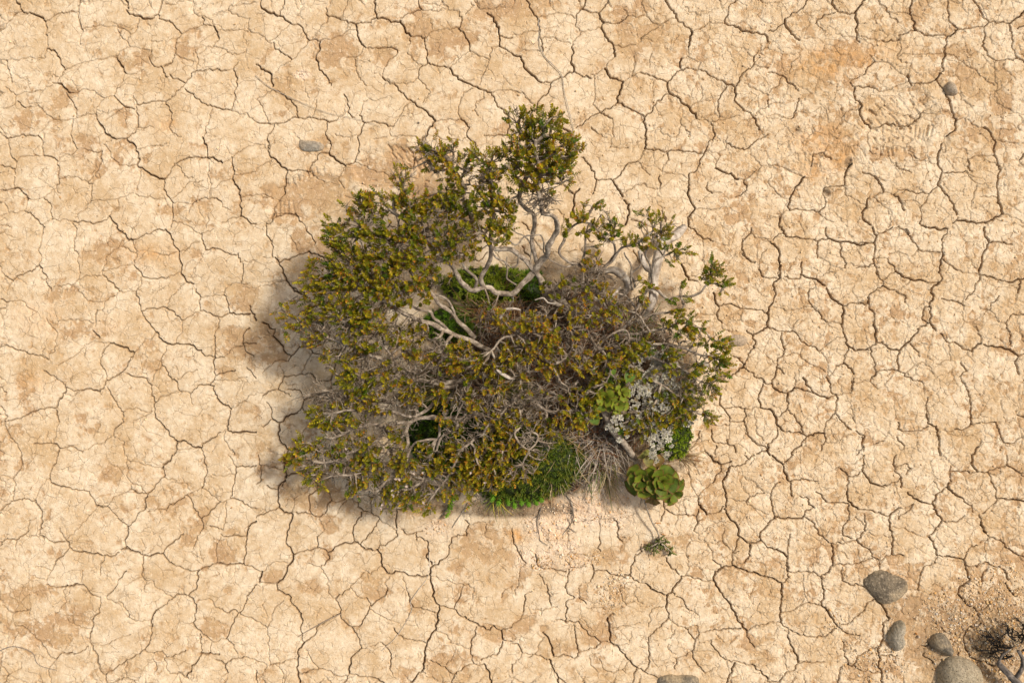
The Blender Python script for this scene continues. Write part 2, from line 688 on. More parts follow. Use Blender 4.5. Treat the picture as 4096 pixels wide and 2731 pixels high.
CR[(0,910)] = """
2 295,0 298,40 280,110 265,160
1 265,160 285,190 270,255
3 270,258 290,300 320,330
2 270,258 220,305 130,330 90,370
1 90,370 60,400 45,450
2 25,318 60,350 90,370
2 320,330 330,400 355,440
2 525,0 530,40 512,95 515,160 545,190
1 545,190 545,250 560,320 520,380
1 370,410 450,400 520,380
1 520,380 600,330 700,335
3 800,0 850,35 885,88 915,92
2 0,495 60,512
1 60,510 100,505 160,510 200,555 260,580
2 915,85 980,60 1060,25 1140,15
3 1140,15 1175,50 1195,120 1235,170
3 1235,170 1240,230 1250,275 1245,310
3 1245,310 1270,345 1295,380 1335,390
2 1350,425 1380,480 1375,570
1 1235,170 1290,150 1340,105 1375,100
1 1235,168 1120,190 1060,175
1 1390,40 1430,25 1470,10
2 1390,45 1400,110 1415,155 1480,145 1540,165 1600,190 1640,190
2 1640,180 1655,215 1655,240
1 1655,240 1700,238 1764,230
1 1320,0 1385,50
2 1675,250 1678,300 1660,380
1 1245,310 1180,330 1150,350
2 1150,350 1060,352 1000,345
2 925,262 960,300 1000,345
1 925,260 850,262 760,290 710,300
1 925,260 945,190 915,90
1 850,92 800,150 740,190 735,240 705,300 710,330
2 710,330 770,380 820,440
1 820,440 880,440 940,440
1 940,440 970,400 975,345
2 940,440 960,500 972,578
2 972,578 1000,630 1050,690 1070,720
3 1070,720 1110,770 1150,800 1210,800
3 1210,800 1290,805 1385,845
2 1385,845 1410,885 1480,890
2 972,578 1050,555 1135,550 1190,575 1225,610 1258,640
1 1258,640 1255,720 1215,770 1210,800
1 1258,640 1310,610 1375,575
2 1375,575 1450,590 1500,615
2 1500,615 1580,590
3 1580,590 1650,600 1720,595
2 1580,590 1570,520 1540,465
1 1540,465 1570,400 1600,385 1720,385
1 1540,465 1440,475 1385,480
1 1500,615 1510,680 1475,745
2 1475,745 1485,820 1480,890
3 1480,890 1480,980
2 1480,980 1485,1020 1445,1080
2 1480,895 1545,895
1 1545,890 1600,830 1670,815
2 1670,800 1764,800
2 1670,800 1675,740 1720,690
3 1720,540 1764,640
1 1070,720 1050,760 1000,765 950,840 915,870
3 755,795 810,810 880,830 925,865
2 925,865 890,920 850,985
1 755,795 700,790 650,785 590,805 520,880
1 520,880 400,950
2 755,800 710,860 690,935
2 690,935 730,1000 735,1050 715,1105
2 735,1050 790,1030 850,985
2 715,1105 680,1130 610,1110
3 690,1130 600,1110
2 600,1110 520,1125 455,1100
1 455,1110 450,1150 510,1160 560,1120
2 670,570 660,650 655,680
3 640,712 685,758
1 720,510 715,560 670,575
1 720,510 760,480 820,445
1 600,505 715,510
1 540,430 600,500
1 320,625 360,690 400,730
1 400,730 380,780 380,850 330,880
2 0,820 60,820 150,850 250,880 340,910
2 300,985 370,1020 420,1060 450,1085
3 450,1085 455,1130 410,1180 390,1240
2 390,1240 330,1240 250,1260 170,1300 45,1338
1 0,1345 40,1335
2 0,1230 35,1265 50,1300 30,1350
2 30,1350 60,1420 120,1490 150,1568
3 390,1260 400,1310 410,1340
1 410,1340 385,1400 372,1485
2 230,1490 330,1485 372,1490
3 372,1490 410,1520 400,1568
2 410,1520 500,1505 570,1550
1 570,1550 640,1500 720,1480 780,1432
2 740,1100 760,1150 805,1215 845,1270
1 845,1270 930,1240 960,1250 1000,1270 1045,1265
2 845,1270 850,1340 785,1400 780,1432
1 780,1432 830,1470 855,1480 855,1568
2 870,1005 930,1030 1000,1035 1045,1090
2 1045,1090 1045,1160 1070,1205
2 1070,1205 1060,1270
3 1065,1280 1090,1330 1140,1390 1200,1460
3 1200,1465 1270,1470 1320,1510 1385,1518
3 1210,1465 1215,1520 1195,1568
2 1385,1518 1420,1475 1480,1445 1515,1410
1 1515,1410 1565,1390
2 1385,1518 1400,1568
1 920,1330 1000,1300 1045,1270
1 1070,1205 1130,1160 1200,1140 1310,1140
2 1110,950 1160,1000 1180,1050 1220,1065 1245,1130
1 1245,1130 1315,1150
1 1220,1055 1270,1010 1360,980
1 1110,950 1105,910 1150,810
1 1110,950 1070,1000 1045,1060
2 1310,1140 1360,1090 1430,1080
3 1430,1082 1475,1090 1480,1150 1530,1215 1590,1250
3 1590,1250 1575,1320 1565,1395
3 1565,1395 1600,1415 1700,1405 1764,1410
1 1445,1080 1490,1050 1560,1050 1620,1060 1700,1030
2 1490,1020 1550,1000 1620,985
2 1700,965 1740,1010 1764,1040
2 1670,800 1700,860 1750,890
1 1590,1250 1660,1210 1710,1160 1764,1145
1 1540,1430 1560,1480 1600,1550
1 1540,1430 1565,1395
2 1600,1530 1610,1568
1 840,130 890,155 945,185
1 1150,530 1175,480 1235,430
1 315,830 290,870 330,905
1 400,650 440,640 540,635 650,660
1 1220,1530 1380,1520
1 1310,1150 1330,1220
2 0,1100 45,1135 35,1160
"""
CR[(2800,910)] = """
2 355,0 350,40 290,80 285,150 320,210 375,245
3 560,0 575,40 620,65 690,75
2 690,75 750,78 815,92 885,75
2 870,0 868,50 885,75
2 560,45 510,75 495,110
3 495,110 530,140 550,190 548,240 555,350
2 555,240 540,300 545,340
2 815,95 805,160 808,210
3 885,75 940,95 1000,95 1110,125 1158,110
2 975,95 965,170 1010,250 1000,280
1 1000,280 940,300 890,310 820,340
1 808,210 890,240 890,305
1 1010,250 1090,270 1158,270
2 290,180 320,215 380,240
1 350,45 400,70 450,75 495,105
1 460,150 410,225 405,290
2 405,290 430,340 480,352 550,350
3 550,350 510,375 510,430
2 585,340 620,355 690,350
2 690,350 700,300 700,240
3 695,325 740,345 800,355 860,400
3 870,420 900,480 955,525 985,538
2 510,430 525,460 500,520
3 500,520 460,590 465,680
2 465,590 380,565 300,560 240,540 200,525 135,540
3 90,450 100,490 130,545
2 130,545 115,590 130,640 150,660
1 150,660 150,700 200,715
3 465,685 410,720 365,745
2 320,710 365,745
2 365,745 380,780 375,830 330,870 310,940
3 310,940 300,965
2 225,885 270,905 300,940
3 300,965 250,995 205,1030
2 310,970 370,1005 390,1035 440,1055 450,1075
2 450,1075 500,1080 510,1110
3 510,1105 550,1135 605,1140
3 605,1140 660,1105
1 605,1140 650,1100 660,1050 650,1000
2 470,685 510,700 540,715 630,715
1 630,715 640,670 680,635
2 630,715 680,750 700,790 760,815
2 770,820 830,848
1 830,848 880,800 940,755 995,755
3 985,540 985,600 975,680 1000,750 1015,810
3 1015,810 1070,850 1158,840
2 985,540 1060,520 1158,525
2 745,480 770,540 830,600 835,630 870,655
1 870,655 920,650 985,670
2 745,480 750,440 785,420
1 785,420 780,370
1 500,545 560,560 600,570 690,560 770,550
2 560,725 565,790 585,840 570,880 530,930 530,980
2 530,965 515,1030 495,1080
2 530,965 565,985 580,1010
2 1020,830 1000,900 990,940
2 990,940 940,950
3 990,935 1040,970 1060,1010
2 440,1060 420,1120 400,1180
3 400,1180 415,1240
3 415,1240 480,1250 510,1290 525,1310
1 415,1240 340,1255 310,1250
2 135,1150 130,1220 165,1250 260,1235 310,1245
2 605,1145 605,1240 560,1290 530,1305
3 605,1145 600,1200
3 525,1310 530,1360 570,1400
2 570,1400 640,1415 705,1420 735,1440
2 605,1255 650,1300 700,1370 710,1410
3 740,1440 790,1420 860,1420
3 735,1440 700,1500 640,1540 635,1568
3 710,1035 740,1090 800,1145 880,1180
2 880,1180 940,1150
2 660,1105 740,1125 780,1140
2 940,1150 940,1230 930,1285 865,1350 855,1420
2 860,1420 865,1470 830,1540
2 900,1130 940,1150
2 865,1030 900,1080 900,1125
1 835,860 880,930 885,1000 865,1030
1 940,950 900,1020 865,1030
2 1045,1060 1045,1130 1060,1040
1 940,1155 1040,1140
1 570,890 640,860 690,880 700,830
1 690,880 740,930 880,1000
2 530,1370 530,1440 470,1490
3 470,1490 465,1530 390,1560
3 465,1530 480,1568
2 310,1250 320,1300 300,1330 320,1400
2 320,1400 360,1470 400,1500 460,1520
2 165,1255 200,1300 205,1340 300,1335
1 205,1340 200,1400 195,1460
3 185,1460 190,1490
2 190,1490 230,1500 245,1550
1 100,1360 200,1365
2 75,1390 75,1440 100,1480 190,1490
1 0,1480 60,1460
2 60,1290 100,1360
1 130,1225 60,1220 0,1240
1 0,1540 60,1568
2 940,1285 980,1340 1040,1390
1 870,1480 940,1480 990,1440 1050,1430
2 110,1500 105,1568
1 0,600 110,600
1 375,1260 390,1420 440,1470
1 1040,1230 1070,1350
2 1115,1440 1115,1530 1080,1568
"""
CR[(3424,910)] = """
2 0,120 80,105 130,100
3 115,0 140,70 135,95
2 140,75 210,20 250,0
3 130,95 130,170
2 130,170 125,250
2 0,280 60,275 125,250
1 125,215 220,215
2 220,215 255,260 275,300
3 275,300 330,340 380,360 460,365
2 460,365 540,380 570,375
2 125,250 145,320 190,380 185,400
1 175,360 230,325 275,300
2 185,400 100,455 85,480
3 85,480 85,520
2 0,525 60,535
2 90,530 110,570 125,620 120,670
3 120,670 138,720 138,790
2 185,400 250,430 310,460 345,485 340,515
1 310,430 370,370
2 280,0 340,20 380,80 430,155
2 430,155 500,165 580,172
3 345,10 370,60
3 590,80 590,160 595,205 570,310
2 630,20 595,80
3 500,0 560,10 630,10
2 600,220 650,260 700,295
1 700,295 770,310 850,325
2 570,310 595,350 580,375
3 575,378 520,420 530,490
3 530,490 505,540 515,600 510,650
2 505,545 470,560 455,630 500,660
3 885,0 885,50 915,100
2 915,105 1000,105 1080,120
3 915,110 875,180 850,290
3 850,290 855,330
2 855,330 920,335 990,360 1050,378
3 1050,378 1158,350
3 1130,370 1115,450
2 860,330 830,380 800,450 755,500
2 750,540 700,510 590,490
2 985,470 960,510 925,520 920,570
1 920,570 870,565 850,545
1 920,570 960,600 970,640 1030,660
2 1158,600 1080,595 1040,640 1035,690 1060,720 1060,810
3 510,655 550,710
2 500,660 480,680 420,700
3 430,700 370,785
3 370,785 300,850 285,910
3 285,910 290,985
2 140,790 180,790 220,830
3 220,830 290,845
2 140,790 100,830 105,880 130,930 140,1000
2 0,850 60,845 100,830
2 140,1000 200,980 290,985
2 290,985 340,1005 350,1030 410,1055 460,1070
3 140,1000 110,1030 100,1060
1 100,1060 60,1050 0,1080
1 100,1060 150,1110
2 375,800 420,850 440,890
1 350,1000 400,950 470,930
2 580,730 630,790
2 630,790 680,790 740,840 800,855
1 640,800 640,870 650,920 550,940
3 800,855 830,815 860,800
2 860,800 850,740 825,680
3 880,805 960,825 1060,840 1120,890
3 1110,900 1105,950 1120,1010
2 1120,890 1158,870
2 720,930 765,990 710,1030
2 720,1035 760,1100 785,1170 790,1240
3 790,1240 785,1320 790,1355
2 790,1355 850,1345 960,1340
2 790,1355 750,1385 680,1390
1 680,1390 640,1405 600,1395
2 960,1340 980,1400 1020,1485 1080,1485 1158,1430
2 495,1170 485,1280 495,1355
3 490,1290 495,1350 550,1370
3 550,1370 570,1440 580,1568
2 495,1370 450,1400 340,1405 290,1390 290,1340
2 0,1400 60,1440 40,1490 50,1540
2 135,1490 190,1470
1 860,1470 840,1510
3 840,1510 800,1568
2 280,1440 320,1490 330,1530
1 460,1070 470,1150
1 470,930 520,970 530,1010
1 200,1090 250,1020
1 380,200 430,155
1 220,185 290,165 350,190
1 800,860 800,890
1 1100,460 1105,490
2 1110,1290 1158,1310
"""
CR[(0,1821)] = """
3 150,0 155,60
2 155,60 120,120 85,160 110,200 90,250 92,315
1 0,140 60,145 90,160
2 0,380 40,340 92,315
2 92,315 150,305 245,308
3 245,308 275,360 290,420 285,500
2 285,500 270,545 310,570
1 245,300 270,230 335,160
2 400,0 380,60 350,110 340,160
3 340,160 380,200 450,215
2 450,215 550,240 615,250
3 615,250 640,290 665,350 705,355
2 705,355 740,350
1 740,350 800,280 890,240
2 745,355 790,400 830,450 880,492
1 665,365 620,410 560,480 470,570
2 890,235 940,255 1015,270
3 1015,270 1000,320 998,368
2 998,368 950,400 930,450 880,492
2 1015,270 1060,230 1100,170 1130,150
2 1130,150 1130,110 1110,90
3 1110,90 1150,45 1185,0
1 1110,85 1040,75 950,45 870,30
1 865,0 875,40 870,140 910,190 890,235
1 910,190 970,210 1000,260
1 1130,150 1195,165 1205,190 1270,190 1310,240
3 880,492 875,560 858,640
3 858,640 900,650 985,685 1060,680 1120,675
3 830,650 860,645 940,665
2 820,665 780,690 700,685
3 700,685 620,670 540,660
2 540,660 480,630
3 480,630 480,600 460,580
2 415,500 440,560 460,590
2 290,550 340,585 390,595 450,590
1 175,540 200,560 290,550
2 200,515 165,545 115,580 110,650
1 200,515 200,450 250,430
2 110,585 60,575 0,595
3 5,595 0,620
2 480,630 440,690 400,710 360,790
1 360,790 330,830 320,860
1 200,810 250,840 310,850
2 720,690 700,740 695,820
3 990,690 990,740
2 990,740 975,820 1010,860
1 1010,860 1055,860 1080,910 1190,975
1 1010,865 990,930
1 1010,385 1100,370 1145,380
2 1145,370 1210,325 1285,275
1 1285,275 1330,250 1385,225
2 1385,225 1400,190 1420,140 1425,100
2 1425,100 1410,60 1405,0
1 1385,225 1440,250 1490,290 1515,318
2 1290,275 1315,300 1330,360 1385,440
2 1385,440 1440,400 1515,318
1 1515,318 1585,300
2 1585,298 1600,240 1620,150 1625,75
1 1625,75 1600,30 1570,0
2 1625,80 1700,75 1764,70
2 1585,298 1640,305 1764,365
1 1460,130 1520,140 1620,135
2 1385,440 1400,490 1385,520
1 1385,520 1350,590 1330,640
2 1445,485 1520,505 1535,515
1 1535,515 1560,420 1560,320
2 1520,540 1540,560 1610,548 1700,560
3 1764,455 1710,490 1698,560
2 1698,560 1695,640 1680,745
1 1520,560 1490,630 1490,740
3 1120,675 1160,720 1190,745
2 1190,745 1260,775 1310,795 1370,790
2 1120,675 1160,620 1200,590 1260,545
3 1370,790 1365,850 1355,910
2 1355,910 1295,965
2 1370,790 1450,760 1510,745
3 1510,740 1560,755 1640,745 1680,745
2 1680,745 1764,785
3 1285,960 1220,955
2 1220,955 1190,980 1130,1030 1075,1065
3 1075,1065 1050,1120 1045,1180
2 1045,1180 1040,1260 1000,1335
3 1295,965 1350,1025 1350,1080
2 1350,1080 1330,1150
3 1330,1150 1385,1215
2 1385,1215 1440,1260 1470,1285
2 1380,1225 1380,1290 1395,1340 1370,1400
3 1370,1400 1320,1460
3 1295,1530 1230,1490
2 1230,1500 1170,1500
1 1355,1010 1400,995 1440,985 1480,1040
2 1480,1045 1560,1085 1610,1060 1650,1085
2 1650,1085 1700,1110 1764,1140
2 1764,890 1710,960 1680,1040 1650,1085
2 1640,1085 1610,1130 1580,1210 1550,1265
2 1550,1265 1600,1300 1635,1365
1 1470,1285 1550,1262
1 1455,1285 1450,1350
3 1380,1365 1510,1370
3 1485,1405 1550,1440 1568,1495
2 1550,1440 1600,1400 1680,1385 1764,1410
1 1568,1495 1530,1520
3 1285,1525 1320,1470
1 1170,1500 1130,1400 1140,1390
2 1120,1345 1145,1390 1190,1385 1280,1340
2 1000,1335 1060,1360 1120,1345
2 1000,1335 930,1380 870,1410
2 870,1410 800,1460 725,1510
3 725,1510 690,1480 670,1370 630,1300
2 630,1300 620,1230
3 620,1230 640,1180 645,1120
2 645,1115 690,1080 695,975
2 695,975 640,960
3 640,960 610,930 590,900
3 590,900 545,888
3 545,888 490,895 415,905
2 415,905 350,900 320,890
1 450,905 450,960 460,1005
1 460,1005 420,1050 380,1100
1 570,790 560,870
2 735,970 780,930 820,850 870,795
1 735,970 790,1010 840,1010
2 840,1010 870,1060 885,1110
1 885,1110 940,1135 1040,1130
1 460,1110 480,1150 560,1185 630,1190
1 690,1310 800,1265 900,1230
3 725,1510 735,1568
2 735,1568 800,1555 880,1530 940,1568
1 875,1410 870,1530
2 610,1310 560,1350 510,1365
3 510,1365 430,1355
2 430,1355 385,1405
2 100,1160 180,1190 240,1240 265,1270
2 265,1270 320,1330 345,1385 385,1405
1 385,1405 330,1480 355,1568
2 0,1440 40,1480 60,1510 20,1568
1 60,1510 140,1470 150,1420
2 20,1030 80,1080 190,1065
1 205,1090 210,1050
1 1240,1165 1330,1150
1 1060,1415 1080,1440 1060,1500
1 240,770 300,770 360,790
"""
CR[(1024,1821)] = """
2 15,0 20,60 35,120 35,170 0,200
1 20,65 80,75 150,95 190,95
3 205,0 190,50 190,90 210,135
3 210,150 155,210 150,280 155,360
2 210,135 270,125 330,118
2 0,430 20,410 80,390 155,360
3 155,360 190,395 250,405
2 75,205 110,230 150,235
3 250,405 245,440 215,520
3 215,520 205,590 255,680
1 250,405 262,330 260,300 310,270
2 330,120 365,145 400,165
3 400,150 415,180
2 400,160 450,150 480,125
2 415,180 420,240 360,280 370,350 380,400
1 330,270 395,190
1 235,280 260,310
2 275,390 350,400 435,425
2 435,425 480,390 495,330 520,310
1 520,310 510,270 470,220 425,205
1 520,315 600,310 630,300 700,320
1 625,305 570,370 560,400
2 700,320 700,355 740,385
2 740,385 800,400 850,435
2 780,240 790,300 795,400
1 705,340 725,280 780,265
1 435,425 445,470 470,510
1 470,510 440,545 420,560
2 420,560 420,635
2 725,390 700,440 675,480 670,550 685,595
3 495,670 540,630 600,605 700,597
3 700,597 740,635 800,655
2 800,655 830,650
2 850,435 800,520 720,608
1 850,435 900,470 960,515
3 965,378 968,500
2 965,378 1030,360 1050,310
1 965,378 890,385
1 968,500 940,510
2 968,515 970,560 900,610
2 830,650 850,620 900,610
2 1000,510 1050,545 1145,520
2 1105,530 1105,580
2 1100,565 1150,575 1185,600 1190,660
3 1190,660 1170,700 1210,750
3 830,650 865,710 865,765 920,815
3 920,815 1000,805 1060,830 1150,835 1195,820
3 1195,820 1215,765
3 1215,765 1280,720
2 1280,720 1320,690 1330,640 1345,570 1390,545
2 1390,545 1450,550 1465,480
1 1465,480 1530,455 1580,460
2 1440,445 1470,470
1 1575,540 1590,470
3 255,680 240,740 190,840 140,880
2 255,685 330,660 420,640 465,645 490,670
3 140,885 145,930
3 145,930 230,965
2 140,880 20,875
3 20,875 40,800
2 40,800 0,785
1 40,800 110,740 190,730 240,740
3 230,965 240,1010 295,1080 320,1140
2 320,1140 305,1200 325,1285
2 490,670 505,710 445,770
1 445,770 490,840 500,900 495,950
1 445,770 340,740
1 495,950 545,985
2 545,985 640,920
1 640,920 700,850 750,800 790,820 860,765
2 545,985 580,1050 580,1090
2 580,1090 500,1130 430,1170 400,1240
2 400,1240 330,1290
3 330,1290 290,1340 285,1410
3 285,1410 290,1500 300,1568
1 340,1340 380,1410 430,1465
2 285,1410 215,1410 90,1450
1 0,1412 70,1440 60,1490 20,1550
2 0,1480 10,1568
1 90,1450 90,1330 75,1190
1 75,1190 140,1040 190,1000
1 0,1140 60,1170 75,1190
2 300,1500 380,1480 460,1470
2 460,1470 560,1520 620,1515
1 180,1568 180,1490 120,1430
2 650,1180 690,1230 725,1330
2 725,1330 650,1400 640,1470
3 650,1400 640,1505
2 640,1505 600,1568
2 640,1505 700,1515
3 700,1520 800,1530 880,1568
2 580,1100 610,1150 660,1185
2 660,1185 720,1170 780,1060
2 780,1060 790,1020 760,980
1 760,980 700,970 650,910
2 790,1040 850,990 905,930
1 905,930 890,870 920,830
1 780,1060 850,1100 930,1140
1 725,1330 800,1310 850,1285
2 850,1285 890,1310 930,1370 920,1470
1 920,1470 940,1510
1 1015,840 1030,890 1050,950
2 1050,950 1055,1000 1080,1045
2 1080,1045 1160,1060 1230,1080
1 1080,1045 1050,1100 1030,1160
2 950,1190 980,1240 1080,1270 1165,1290
3 1195,820 1215,900 1215,970 1260,1030
3 1260,1030 1250,1110 1240,1200 1180,1280
3 1180,1280 1165,1340 1160,1410 1145,1480
3 1145,1480 1100,1530 1060,1568
2 1145,1480 1170,1500
1 1170,1520 1250,1550
1 1200,830 1330,865 1430,890
1 1430,890 1410,950
2 1410,950 1365,1055
1 1430,890 1500,910 1490,990
1 1490,990 1430,1010
2 1260,1040 1365,1060
2 1365,1060 1400,1100 1440,1110
3 1440,1110 1500,1150 1550,1180 1610,1205
2 1610,1205 1640,1175 1690,1210
3 1690,1210 1700,1270
2 1700,1270 1764,1280
2 1690,1210 1764,1180
2 1520,1180 1500,1250 1475,1330
2 1475,1330 1490,1380 1500,1430
1 1240,1210 1320,1240 1340,1290 1475,1335
2 1500,1435 1440,1450 1365,1510
2 1365,1510 1310,1470 1250,1435 1195,1410
1 1310,1440 1360,1380 1370,1340
2 1365,1510 1350,1568
2 1500,1435 1570,1435
3 1570,1435 1610,1500 1620,1568
2 1550,1410 1600,1380 1670,1360 1700,1280
1 1690,980 1710,930 1764,900
"""
CR[(2048,1821)] = """
3 1365,0 1400,50 1450,60 1510,40
2 1600,0 1635,25 1665,0
2 1635,25 1590,60 1500,80
3 1500,80 1450,180 1475,260 1480,300
2 1440,70 1440,110 1380,190
1 1380,190 1310,240 1285,290
3 1285,295 1285,340 1340,410
2 1340,410 1400,400 1460,350
3 1480,300 1460,370 1490,420
3 1490,420 1550,480 1565,560
3 1565,560 1640,605 1715,585
3 1715,585 1710,530 1764,480
1 1480,300 1560,310 1610,315
2 1610,315 1650,280 1740,260
1 1740,260 1670,190 1600,150
1 1610,315 1660,360 1764,405
1 1210,60 1230,200 1280,290
1 1160,30 1220,30 1290,130
1 1280,290 1200,280 1140,290
2 1040,290 1050,370
2 1050,370 1140,410
2 1140,410 1200,405
1 1200,405 1180,340 1190,300
2 1200,405 1270,420 1285,370
2 1050,380 1025,450
1 1140,410 1120,480
2 1270,420 1280,460 1250,520
1 1280,540 1250,520
1 1310,440 1280,460
1 1540,460 1440,455 1370,480 1290,540 1280,570
1 1280,570 1340,600 1380,660 1380,720
1 1340,600 1400,610 1450,590
1 1460,500 1450,590 1500,650
2 1565,570 1540,640 1515,680 1520,760
3 1520,760 1460,765 1400,800
3 1400,800 1395,870
2 1380,720 1440,770
2 1520,670 1560,660
3 1645,620 1640,690
2 1640,690 1600,740
2 1640,605 1640,640
2 1715,585 1764,640
3 1520,760 1600,790 1700,820 1764,835
3 1395,870 1430,930 1500,1020 1550,1110 1555,1140
3 1555,1140 1620,1210
2 1620,1210 1660,1180 1764,1155
2 1395,865 1310,865 1220,830
2 1220,830 1165,830
1 1200,640 1200,690 1220,770 1190,830
1 1200,640 1230,590 1330,600
3 1165,830 1130,890 1070,960
2 1060,700 1090,760 1150,820
2 850,680 830,750 810,820
2 890,610 895,660 850,685
2 810,820 840,860 920,880
3 920,880 980,930 1070,965
3 1070,965 1060,1050
2 1060,1050 1080,1120 1060,1140
2 1060,1140 980,1210 940,1250 945,1330 945,1430 915,1490
2 1110,945 1170,985 1200,1050 1235,1065
1 1235,1065 1280,1100
1 1080,1120 1150,1180 1190,1185
1 1190,1185 1270,1170 1290,1220
2 1190,1180 1225,1230 1260,1270
2 1290,1220 1380,1205
3 1380,1205 1480,1195 1575,1190
2 1290,1220 1260,1290 1240,1350
2 1240,1350 1170,1385 1130,1400 1120,1470
2 1240,1350 1250,1400 1300,1460 1330,1500
1 1330,1500 1400,1460
2 1370,1270 1400,1340 1470,1410
1 1250,1345 1390,1350
2 1470,1410 1535,1415
3 1535,1430 1500,1510 1480,1568
2 1535,1415 1600,1430 1650,1440
3 1650,1440 1720,1490 1764,1540
2 1620,1215 1620,1250 1670,1320
1 1080,1300 1080,1340 1130,1370
1 1040,1270 1090,1260 1120,1200
1 940,1180 960,1060 1040,1040
2 700,430 730,490 725,560 760,590
1 590,420 605,500 600,560
2 600,560 590,640 610,660
1 390,460 580,440 690,430
1 380,500 380,640
2 0,500 10,580 50,680 95,740
1 95,740 60,770 45,850
2 160,680 180,770 280,780
1 45,850 20,960
2 280,780 370,800
2 390,780 385,870 365,910
2 390,775 460,770 500,745
2 550,750 565,795 540,870
2 565,795 650,790 710,825
3 710,825 760,830 810,820
1 540,870 480,880 460,930
1 460,930 470,970
2 460,970 510,1020
2 190,820 240,890 255,990 270,1035
2 365,910 380,950 430,980
2 430,980 370,1010 375,1080 365,1140
3 365,1140 370,1150
2 365,1145 300,1130
2 370,1150 460,1145 500,1200 540,1245 600,1280 680,1290
3 660,1120 670,1180 680,1240 680,1285
3 680,1290 740,1330 800,1410 860,1460
2 860,1460 915,1495 1000,1530
2 860,1465 830,1568
2 670,1110 700,1090
1 850,890 845,970 870,1010 900,1020
1 740,920 760,1000 780,1030 840,1000
1 740,930 780,880 830,870
1 90,960 150,920
2 90,960 90,1000 75,1080
1 75,1080 40,1140 0,1170
3 215,1220 260,1290 285,1385
2 430,1170 440,1280 460,1355
2 460,1355 580,1325 610,1290
2 290,1385 380,1380 430,1400 460,1355
2 110,1390 160,1370 240,1405
3 255,1405 290,1480 320,1530
2 320,1530 370,1568
3 320,1530 320,1568
2 0,1295 40,1300 70,1360
1 70,1360 50,1400 0,1440
2 0,1440 0,1500
1 70,1360 150,1370
1 160,1370 190,1290 225,1250
1 600,1400 640,1480 700,1500 750,1480 800,1420
1 600,1360 530,1380 545,1450 590,1490
1 680,1290 740,1310 800,1300
1 820,1210 810,1290
1 660,1190 780,1180 880,1150
1 945,1330 870,1320
1 140,1060 200,1070 310,1040
1 200,1050 200,1100
1 510,1050 590,1050 640,1060
"""
